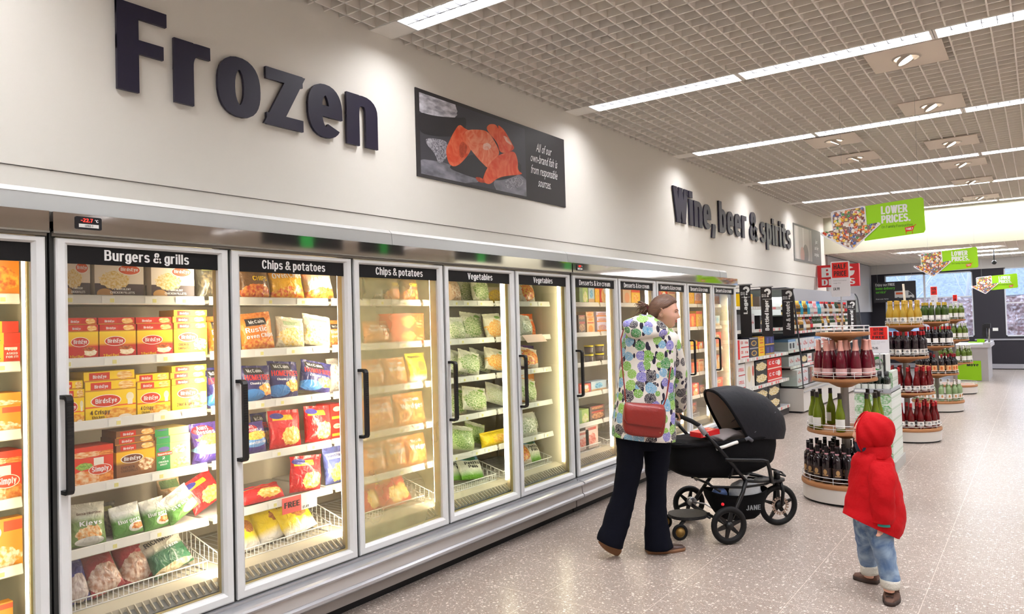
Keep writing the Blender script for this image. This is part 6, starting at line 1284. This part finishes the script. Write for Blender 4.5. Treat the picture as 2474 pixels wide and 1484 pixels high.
def eyes(fn,mx,root,side,sc=1,col='4a3a2c'):
    for s in side:
        m=MB(); c=hp(fn,mx,s*20,2,-.0085); m.sphere(c,.0108*sc,14,0); d=(hp(fn,mx,s*16,1,.02)-c).normalized(); m.sphere(c+d*.0062*sc,.0055*sc,10,1)
        m.build('eye',[mat('eye_white','ece6e0',.2),mat('iris_'+col,col,.2)],root,loc=-root.location)
    m=MB()
    for s in side:
        m=MB(); m.tube([hp(fn,mx,s*a,e,.0015) for a,e in ((10,12),(16,14.5),(24,14.5),(33,11))],[.0012,.0022,.0022,.0009],5)
        m.tube([hp(fn,mx,s*a,e,.001) for a,e in ((12,4),(17,6.5),(23,6.5),(29,3))],[.0012,.0022,.0022,.0012],5)
        m.build('eyebrow',mat('brow_brown','5e4433',.7),root,loc=-root.location)
    m=MB(); m.tube([hp(fn,mx,a,-31+abs(a)*.02,.001) for a in (-17,-9,0,9,17)],[.0015,.0032,.0036,.0032,.0015],6); m.tube([hp(fn,mx,a,-35,.0) for a in (-14,-7,0,7,14)],[.0015,.0036,.0042,.0036,.0015],6)
    m.build('lips',mat('lip_pink','c0706a',.45),root,loc=-root.location)
def ear(m,fn,mx,s):
    c=hp(fn,mx,s*97,-4,-.002); ax=(hp(fn,mx,s*97,-4,.03)-c).normalized(); fw=(hp(fn,mx,s*60,-4)-c); fw=(fw-ax*fw.dot(ax)).normalized(); up=ax.cross(fw)*(1 if (ax.cross(fw)).z>0 else -1)
    P=[]
    for k in range(20):
        t=2*PI*k/20; w=.015*(1+.25*math.sin(t)); P.append(c+ax*(.008+.005*math.cos(t-.5))+fw*(-.004+w*math.cos(t))+up*(.028*math.sin(t)))
    m.tube(P,.0038,6,closed=True); m.add([c+ax*.0015]+[p-ax*.002 for p in P],[(0,k+1,(k+1)%20+1) for k in range(20)]+[(0,(k+1)%20+1,k+1) for k in range(20)],0,True); m.sphere(c-up*.022-fw*.002+ax*.002,(.007,.007,.009),8)
def hand(m,palm,fwd,across,down,s=1,curl=1.0,thumb=1):
    """palm centre, finger direction, direction index->little, palm-facing direction"""
    F,A,D_=fwd.normalized(),across.normalized(),down.normalized()
    m.grid(lambda u,v:tuple(palm+F*(.045*s*math.cos(PI*v)*-1)+A*(.040*s*math.sin(PI*max(.02,min(.98,v)))**.35*math.cos(2*PI*u))+D_*(.015*s*math.sin(PI*max(.02,min(.98,v)))**.4*math.sin(2*PI*u))),16,10,cu=True)
    for i,(L,r) in enumerate(((.072,.0085),(.080,.009),(.075,.0086),(.058,.0075))):
        p=palm+F*.036*s+A*(-.030+.0205*i)*s; a=0; P=[p-F*.02*s,p]; rr=[r*s,r*1.08*s]
        for f_,da in ((.42,30),(.32,45),(.26,38)):
            a+=R(da)*curl; p=p+(F*math.cos(a)+D_*math.sin(a))*L*f_*s; P.append(p); rr.append(r*(.98-.06*len(P)/3)*s)
        m.tube(P,rr,8); m.sphere(P[-1],rr[-1]*1.0,8)
    p=palm-F*.018*s-A*.03*s*thumb; P=[p]; rr=[.013*s]
    for f_,d in ((.032,(F*.5-A*.75*thumb+D_*.35)),(.028,(F*.75-A*.3*thumb+D_*.6)),(.022,(F*.6+A*.1+D_*.8))): p=p+d.normalized()*f_*s; P.append(p); rr.append((.0118-.0012*len(P))*s)
    m.tube(P,rr,8); m.sphere(P[-1],rr[-1],8)
def shoe(mu,ms,mx,L=.27,w=.048,h=.075,heel=.03,boot=False):
    nL=14; Z=lambda t:h*(1-.55*t**.8) if not boot else h*(1.25-.75*t**.7)
    W=lambda t:w*(.72+.42*math.sin(PI*min(1,t*1.15+.05))**.8)*(1 if t<.85 else math.sqrt(max(.05,1-((t-.85)/.16)**2)))
    def up(u,v):
        t=v; th=PI*u; x=L*t; return tuple(mx@Vector((x,W(t)*math.cos(th)*1.0,.02+(Z(t)-.02)*math.sin(th)**.7 if 0<t<1 else .02)))
    mu.grid(up,14,nL+4); 
    P=[(L*t,W(t)*1.06) for t in [i/16 for i in range(17)]]+[(L*t,-W(t)*1.06) for t in [i/16 for i in range(16,-1,-1)]]
    ms.prism(P,2,0,.022,0,True,mx)
# ---- the woman
W=Fig(4.90); wo=thing('person','woman in a floral jacket and dark jeans pushing a black pram','person',W.p(1560,1345))
wo.location.z=0; OL=-wo.location
def wb(nm,m,mm,parent=None,uv=None):
    o=m.build(nm,mm,parent or wo,loc=OL if parent is None else (0,0,0),uv=uv); return o
R_im=Vector((AW.y,-AW.x,0)); hc=W.p(1606,755,-.01)
def frame(o,fwd,up=Vector((0,0,1)),s=1):
    f=fwd.normalized(); l=up.cross(f).normalized(); u=f.cross(l); return Matrix.Translation(o)@Matrix(((f.x,l.x,u.x),(f.y,l.y,u.y),(f.z,l.z,u.z))).to_4x4()
hdir=(R_im*.95-AW*.34+Vector((0,0,-.10))); MXH=frame(hc,hdir,Vector((0,0,1))+R_im*.12); fnw=head_fn(.985)
b=MB(); head_mesh(b,fnw,MXH); W.loft(b,[(1580,770,1612,775,.0,.052),(1572,795,1616,800,.0,.056),(1550,825,1620,828,.0,.07)],16)
W.loft(b,[(1530,800,1618,800,.02,.085),(1520,850,1612,850,.02,.1),(1518,930,1606,930,.02,.1),(1510,1010,1605,1010,.02,.11),(1515,1070,1600,1070,.02,.11)],20)
# legs inside the trousers
W.loft(b,[(1505,1060,1552,1060,0,.075),(1500,1160,1538,1160,-.02,.055),(1482,1240,1508,1240,-.04,.042),(1465,1310,1484,1318,-.06,.035)],14)
W.loft(b,[(1560,1060,1606,1060,.02,.075),(1568,1160,1603,1160,.04,.055),(1575,1240,1600,1240,.04,.042),(1580,1322,1600,1322,.03,.034)],14)
# right arm to the pram handle
gr=pw(-.262,-.175,.885); el_=W.p(1640,905,.06); wr_=W.p(1641,985,.20); sh_=W.p(1612,812,.0)
b.tube([sh_,(sh_+el_)/2,el_,(el_+wr_)/2,wr_],[.05,.043,.038,.034,.025],12)
hd_l=Vector((math.cos(PA),math.sin(PA),0)); lt=Vector((-math.sin(PA),math.cos(PA),0))
pc=gr+Vector((0,0,.028))-hd_l*.02; b.tube([wr_,wr_*.4+pc*.6,pc],[.026,.024,.022],10); hand(b,pc,hd_l*.8-Vector((0,0,.35)),lt,Vector((0,0,-1))-hd_l*.3,.95,1.25,thumb=1)
sl=W.p(1528,815,.06); gl_=pw(-.262,.16,.885); el2=W.p(1520,910,.16); wl=(el2*.3+gl_*.7)+Vector((0,0,.05)); pl=gl_+Vector((0,0,.028))-hd_l*.02
b.tube([sl,el2,wl,pl],[.05,.038,.027,.022],12); hand(b,pl,hd_l*.8-Vector((0,0,.35)),-lt,Vector((0,0,-1))-hd_l*.3,.95,1.25)
ear(b,fnw,MXH,-1); ear(b,fnw,MXH,1)
body=wb('body',b,SKIN); remesh(body,.0045,2); eyes(fnw,MXH,wo,(-1,1))
# hair
HAIR=mat('hair_brown','6b4a35',.45,spec=.5); nt=HAIR.node_tree; t=nn(nt,'ShaderNodeTexCoord'); mp=nn(nt,'ShaderNodeMapping'); mp.inputs['Scale'].default_value=(14,14,130); w_=nn(nt,'ShaderNodeTexNoise'); w_.inputs['Scale'].default_value=1.4; w_.inputs['Detail'].default_value=3
nt.links.new(t.outputs['Object'],mp.inputs[0]); nt.links.new(mp.outputs[0],w_.inputs[0]); nt.links.new(mixc(nt,w_.outputs['Fac'],'2f1d16','84604a'),bsdf(HAIR).inputs['Base Color'])
def hl(az):  # hairline elevation
    A=abs(az); T=[(0,42),(25,43),(50,35),(70,23),(88,15),(100,9),(110,-10),(124,-32),(181,-40)]
    for (a,b),(c,d) in zip(T,T[1:]):
        if A<=c: return b+(d-b)*(A-a)/(c-a)
    return -40
m=MB()
def hf(u,v):
    az=360*u-180; e0=hl(az); el=e0+(88-e0)*v; ed=min(1,v*7+.0); off=.002+.012*ed**.5+.0018*math.sin((az+el*.6)*1.1)+.0012*math.sin((az-el)*2.7)
    return tuple(hp(fnw,MXH,az,el,off))
m.grid(hf,100,24,cu=True)
pt=hp(fnw,MXH,178,12,.012)
wb('hair',m,HAIR)
m=MB(); q=random.Random(3); bk2=(hp(fnw,MXH,178,10,.05)-pt).normalized()
for k in range(90):
    d=(bk2*q.uniform(.5,1)+Vector((q.uniform(-.4,.4),q.uniform(-.4,.4),q.uniform(-1.1,.55)))); L=q.uniform(.04,.085); a=pt+Vector((q.uniform(-.008,.008),q.uniform(-.008,.008),q.uniform(-.01,.01)))
    m.tube([a,a+d*L*.5+Vector((0,0,.008)),a+d*L*.9,a+d*L+Vector((q.uniform(-.01,.01),0,-.02))],[.005,.0045,.003,.0006],5)
m.tube([pt,pt+bk2*.02+Vector((0,0,-.005)),pt+bk2*.04+Vector((0,0,-.035)),pt+bk2*.035+Vector((0,0,-.07))],[.015,.02,.017,.004],10); wb('ponytail',m,HAIR)
m=MB(); m.tube([pt+bk2*.006+(Vector((0,0,1))*math.cos(t_)+bk2.cross(Vector((0,0,1)))*math.sin(t_))*.014 for t_ in [2*PI*k/12 for k in range(12)]],.005,6,closed=True); wb('hair_tie',m,mat('tie_maroon','7a2430',.7))
# floral jacket
FL=mat('floral_cotton','ece8e0',.6); nt=FL.node_tree; t=nn(nt,'ShaderNodeTexCoord').outputs['Object']
v1=nn(nt,'ShaderNodeTexVoronoi'); v1.inputs['Scale'].default_value=14.5; v1.inputs['Randomness'].default_value=.6; nt.links.new(t,v1.inputs[0])
sx=nn(nt,'ShaderNodeSeparateXYZ'); nt.links.new(v1.outputs['Color'],sx.inputs[0])
rp=nn(nt,'ShaderNodeValToRGB'); rp.color_ramp.interpolation='CONSTANT'; e=rp.color_ramp.elements; e[0].color=lin('6aae22'); e[1].position=.82; e[1].color=lin('7fbb32')
for p_,c in ((.20,'171228'),(.40,'6fb0d4'),(.55,'24843a'),(.68,'7672c8')): k=e.new(p_); k.color=lin(c)
nt.links.new(sx.outputs[0],rp.inputs[0])
pv=nn(nt,'ShaderNodeTexVoronoi',feature='DISTANCE_TO_EDGE'); pv.inputs['Scale'].default_value=115; nt.links.new(t,pv.inputs[0]); line=math_(nt,'LESS_THAN',pv.outputs['Distance'],.05)
fl=math_(nt,'LESS_THAN',v1.outputs['Distance'],math_(nt,'ADD',.47,math_(nt,'MULTIPLY',sx.outputs[1],.14)))
core=math_(nt,'LESS_THAN',v1.outputs['Distance'],.13); line=math_(nt,'MULTIPLY',line,math_(nt,'SUBTRACT',1.0,core))
mp=nn(nt,'ShaderNodeMapping'); mp.inputs['Rotation'].default_value=(.5,.3,.6); mp.inputs['Scale'].default_value=(1,1,.45); nt.links.new(t,mp.inputs[0]); v3=nn(nt,'ShaderNodeTexVoronoi'); v3.inputs['Scale'].default_value=30; nt.links.new(mp.outputs[0],v3.inputs[0])
s3=nn(nt,'ShaderNodeSeparateXYZ'); nt.links.new(v3.outputs['Color'],s3.inputs[0]); leaf=math_(nt,'MULTIPLY',math_(nt,'LESS_THAN',v3.outputs['Distance'],.37),math_(nt,'GREATER_THAN',s3.outputs[0],.2))
c=mixc(nt,leaf,'ece8e0','1f1a33'); c=mixc(nt,fl,c,rp.outputs[0]); c=mixc(nt,math_(nt,'MULTIPLY',math_(nt,'MULTIPLY',fl,line),.8),c,'f0ece4'); nt.links.new(c,bsdf(FL).inputs['Base Color'])
m=MB()
W.loft(m,[(1552,775,1606,790,.0,.07),(1532,785,1622,801,.0,.095),(1512,799,1632,812,.0,.12),(1503,830,1634,832,.0,.14),(1499,880,1630,882,.0,.142),(1493,930,1628,934,.0,.15),(1485,990,1628,996,.0,.165),(1481,1025,1629,1032,.0,.172),(1479,1052,1629,1064,.0,.178)],44,p=2.3,wr=.006,cap=False,sub=5)
jk=wb('jacket',m,FL); so=jk.modifiers.new('thick','SOLIDIFY'); so.thickness=.004
m=MB(); m.tube([sh_+Vector((0,0,.012))-R_im*.02,sh_+R_im*.015-Vector((0,0,.03)),(sh_*.6+el_*.4)+R_im*.01,el_+R_im*.0,(el_+wr_)/2,wr_+(wr_-el_)*.03],[.062,.068,.062,.058,.052,.05],20); s1=wb('sleeve',m,FL)
m=MB(); m.tube([sl-Vector((0,0,.0)),sl*.7+el2*.3,el2,(el2+wl)/2,wl],[.06,.062,.056,.05,.046],18); wb('sleeve',m,FL)
m=MB()   # hood lying on the back
W.loft(m,[(1535,764,1572,760,-.05,.05),(1508,778,1602,780,-.08,.075),(1509,800,1614,796,-.105,.062),(1520,815,1612,808,-.115,.048),(1545,822,1600,814,-.12,.02)],26,p=2.2,wr=.012,seed=5,sub=5,wf=14)
W.loft(m,[(1548,759,1600,780,-.01,.07),(1536,767,1620,797,-.01,.085),(1524,782,1633,812,.0,.10)],26,p=2.2,wr=.006,seed=2,cap=False)
wb('jacket_hood',m,FL)
# jeans
DN=mat('dark_denim','0b0d18',.9,spec=.15,bump=.3,bscale=260); m=MB()
W.loft(m,[(1484,1035,1560,1035,.0,.13),(1488,1060,1558,1062,0,.125),(1491,1100,1555,1102,-.01,.105),(1485,1167,1544,1170,-.02,.082),(1470,1215,1530,1220,-.035,.078),(1456,1262,1519,1268,-.045,.082),(1443,1296,1505,1318,-.055,.09),(1442,1302,1503,1324,-.055,.088)],26,wr=.009,seed=3,sub=5)
W.loft(m,[(1548,1035,1622,1035,.02,.13),(1552,1062,1621,1062,.02,.12),(1556,1100,1619,1100,.03,.1),(1561,1167,1611,1167,.04,.075),(1560,1236,1611,1236,.04,.075),(1558,1290,1618,1288,.03,.088),(1557,1326,1626,1320,.02,.098)],26,wr=.008,seed=8,sub=5)
W.loft(m,[(1486,1030,1622,1030,.01,.13),(1490,1062,1620,1062,.01,.125),(1505,1085,1606,1085,.01,.10)],26)
wb('jeans',m,DN)
# shoes
LB=mat('brown_leather','3f2a24',.4,coat=.2); SO=mat('sole_brown','8a6246',.7)
mu,ms=MB(),MB(); h0=W.p(1562,1338,.02); h0.z=0; t0_=W.p(1655,1334,.05); t0_.z=0; fr_=frame(h0,(t0_-h0)); shoe(mu,ms,fr_,L=(t0_-h0).length); wb('shoe',mu,LB); wb('shoe_sole',ms,SO); mu,ms=MB(),MB()
tt=W.p(1497,1350,-.05); tt.z=.012; hh_=W.p(1452,1302,-.02); d=(tt-hh_); fx_=d.normalized(); upv=(R_im*.55+Vector((0,0,.35))+AW*.8); mx2=frame(hh_,fx_,upv); shoe(mu,ms,mx2,L=d.length,w=.046)
wb('shoe',mu,LB); wb('shoe_sole',ms,SO)
# shoulder bag on its strap
BR_=mat('red_leather','86201a',.35,bump=.25,bscale=70,coat=.15)
bg_=thing('handbag','dark red leather shoulder bag hanging at the back of the woman','bag',W.p(1555,1055,-.22))
m=MB(); W.loft(m,[(1512,974,1602,980,-.225,.02),(1506,990,1608,995,-.225,.034),(1504,1025,1606,1030,-.225,.042),(1510,1045,1600,1052,-.225,.038),(1525,1052,1590,1058,-.225,.02)],30,p=4,sub=4)
def pbag(nm,m,mm): return m.build(nm,mm,bg_,loc=-bg_.location)
pbag('bag_body',m,BR_)
m=MB(); W.loft(m,[(1511,972,1603,978,-.235,.018),(1507,985,1606,990,-.245,.034),(1508,1010,1604,1016,-.252,.034),(1514,1022,1600,1034,-.255,.030)],30,p=4,sub=4); pbag('flap',m,BR_)
m=MB(); m.tube([W.p(1512,978,-.23),W.p(1509,940,-.19),W.p(1503,880,-.15),W.p(1500,820,-.11),W.p(1508,790,-.07),W.p(1528,773,.0)],.0045,6); m.tube([W.p(1603,980,-.23),W.p(1610,960,-.20),W.p(1614,935,-.175),W.p(1618,905,-.14),W.p(1622,880,-.10)],.0045,6); pbag('strap',m,BR_)
m=MB(); m.sphere(W.p(1595,1046,-.262),.004,8); m.tube([W.p(1512,980,-.235),W.p(1513,972,-.235)],.006,6); pbag('metal_fittings',m,mat('brass','c8a860',.3,metal=.9))
# ---- the child
C=Fig(4.06); chd=thing('person','small child in a red hooded coat and rolled-up blue jeans facing left','person',C.p(2120,1450)); chd.location.z=0; OC=-chd.location
def cb(nm,m,mm,uv=None): return m.build(nm,mm,chd,loc=OC,uv=uv)
chc=C.p(2100,1046,0); fd=(-R_im*.93+AW*.36+Vector((0,0,.02))); MXC=frame(chc,fd); fnc=head_fn(.86,True)
b=MB(); head_mesh(b,fnc,MXC,60,44); C.loft(b,[(2088,1075,2122,1075,0,.045),(2080,1110,2134,1110,0,.06),(2078,1180,2150,1180,0,.09),(2085,1260,2150,1270,0,.085)],16)
C.loft(b,[(2078,1255,2112,1255,.06,.05),(2080,1330,2108,1330,.12,.035),(2088,1395,2110,1395,.17,.03)],12); C.loft(b,[(2115,1265,2152,1270,-.02,.055),(2132,1350,2160,1350,-.08,.038),(2136,1430,2160,1430,-.11,.032)],12)
csh=C.p(2128,1135,-.06); cel=C.p(2134,1200,-.11); cwr=C.p(2132,1258,-.12); b.tube([csh,cel,cwr],[.036,.03,.022],10)
pc=C.p(2130,1272,-.12); b.tube([cwr,pc],[.02,.016],8); hand(b,pc,Vector((0,0,-1))+(-R_im)*.2,R_im,-AW*.2-R_im*.2,.5,.5)
bd=cb('body',b,mat('child_skin','eab59c',.5,spec=.3)); remesh(bd,.0045,2); eyes(fnc,MXC,chd,(1,),.85,'3a4a5a')
RC=mat('red_coat_fabric','b50a14',.75,spec=.2,bump=.35,bscale=38); m=MB()
C.loft(m,[(2078,1092,2140,1090,.0,.075),(2066,1112,2152,1112,.0,.095),(2062,1140,2160,1150,.0,.12),(2057,1180,2170,1195,.0,.135),(2050,1212,2178,1240,.0,.142),(2046,1234,2173,1278,.0,.145),(2044,1243,2166,1298,.0,.142)],40,wr=.009,seed=1,sub=6,cap=False,wf=16)
o=cb('coat',m,RC); so=o.modifiers.new('thick','SOLIDIFY'); so.thickness=.006
m=MB(); C.loft(m,[(2105,1112,2152,1118,-.075,.05),(2100,1140,2160,1142,-.10,.062),(2101,1180,2162,1184,-.125,.062),(2104,1222,2160,1226,-.13,.058),(2106,1250,2158,1252,-.13,.052),(2108,1262,2154,1264,-.13,.048)],26,wr=.010,seed=9,sub=5,wf=20); cb('sleeve',m,RC)
m=MB(); C.loft(m,[(2116,1262,2150,1264,-.13,.034),(2116,1270,2151,1272,-.13,.034)],20,sub=2); cb('knitted_cuff',m,mat('teal_knit','2f8f88',.8))
# hood round the head
m=MB()
def hoodf(u,v):
    az=44+(272)*u; el=-62+148*v; pf=max(0,1-max(0,el-30)/50); k=1; bul=.026+pf*(.026*math.exp(-((az-180)/60)**2)+.004*math.sin(az*.14+el*.08))
    p=hp(fnc,MXC,((az+180)%360)-180,max(el,-88),bul*k); 
    return tuple(p)
m.grid(hoodf,46,30)
ed=[Vector(hoodf(0,k/20)) for k in range(21)]+[Vector(hoodf(1,k/20)) for k in range(20,-1,-1)]; m.tube(ed,.0045,8)
C.loft(m,[(2080,1078,2146,1072,.0,.07),(2078,1092,2148,1090,.0,.082),(2074,1102,2144,1106,.0,.085)],28,sub=4,cap=False)
o=cb('hood',m,RC); so=o.modifiers.new('thick','SOLIDIFY'); so.thickness=.005
m=MB(); C.loft(m,[(2067,1070,2090,1068,.01,.045),(2069,1082,2100,1080,.01,.055),(2074,1094,2100,1094,.01,.055)],18,wr=.004,sub=3); cb('scarf',m,mat('navy_scarf','252f42',.85))
m=MB(); m.grid(lambda u,v:tuple(hp(fnc,MXC,-60+120*u,48+30*v,.006)),20,6); cb('hair',m,mat('child_hair','8a6a48',.6))
BD=mat('blue_denim','6f8bab',.8,sheen=.1); streak(BD,'4f6a90','93a9bf',9,1.5); m=MB()
C.loft(m,[(2070,1225,2158,1240,.0,.11),(2070,1262,2158,1270,.0,.105)],26)
C.loft(m,[(2066,1250,2118,1262,.05,.08),(2067,1290,2116,1292,.08,.072),(2074,1330,2114,1330,.12,.058),(2079,1360,2118,1358,.15,.052),(2082,1372,2120,1368,.155,.05)],24,wr=.010,seed=4,sub=5)
C.loft(m,[(2090,1262,2158,1268,-.01,.09),(2100,1305,2158,1308,-.04,.078),(2115,1345,2163,1345,-.07,.062),(2124,1380,2168,1380,-.09,.055),(2130,1404,2170,1402,-.10,.053)],24,wr=.010,seed=6,sub=5)
cb('jeans',m,BD)
m=MB(); C.loft(m,[(2080,1366,2121,1362,.155,.053),(2082,1388,2121,1382,.16,.051)],20,sub=3,p=2.2); cb('rolled_cuff',m,mat('cuff_cream','d9d6ca',.8,bump=.5,bscale=120)); m=MB(); C.loft(m,[(2129,1400,2171,1398,-.10,.056),(2131,1420,2170,1418,-.10,.054)],20,sub=3,p=2.2); cb('rolled_cuff',m,mat('cuff_cream'))
BT=mat('brown_suede','5e4438',.8,bump=.3,bscale=150); BS=mat('boot_sole','3a2d28',.8)
mu,ms=MB(),MB(); hh_=C.p(2126,1405,.26); hh_.z=0; tt=C.p(2060,1400,.30); tt.z=0
def cboot(heel,toe,top,r,w=.036,L=None):
    d=toe-heel; shoe(mu,ms,frame(heel,d),L=L or d.length,w=w,h=.065,boot=True); a=heel+d.normalized()*.045; mu.tube([a+Vector((0,0,.03)),a+Vector((0,0,.07)),top],[r,r*.95,r*.92],14)
    for k in range(3):
        c_=heel+d*(.45+.11*k)+Vector((0,0,.066-.011*k)); s_=d.normalized().cross(Vector((0,0,1))); ms.tube([c_-s_*.018,c_+Vector((0,0,.004)),c_+s_*.018],.003,5)
n_=C.p(2122,1404,0); 
def gnd(px,py): r_=ray(px,py); t=-CAMP.z/r_.z; return CAMP+r_*t
cboot(gnd(2124,1410),gnd(2062,1398),C.p(2102,1384,.2),.036); cb('boot',mu,BT); cb('boot_sole',ms,BS); mu,ms=MB(),MB(); cboot(gnd(2158,1442),gnd(2146,1474),C.p(2151,1418,-.10),.038,L=.165)
cb('boot',mu,BT); cb('boot_sole',ms,BS)
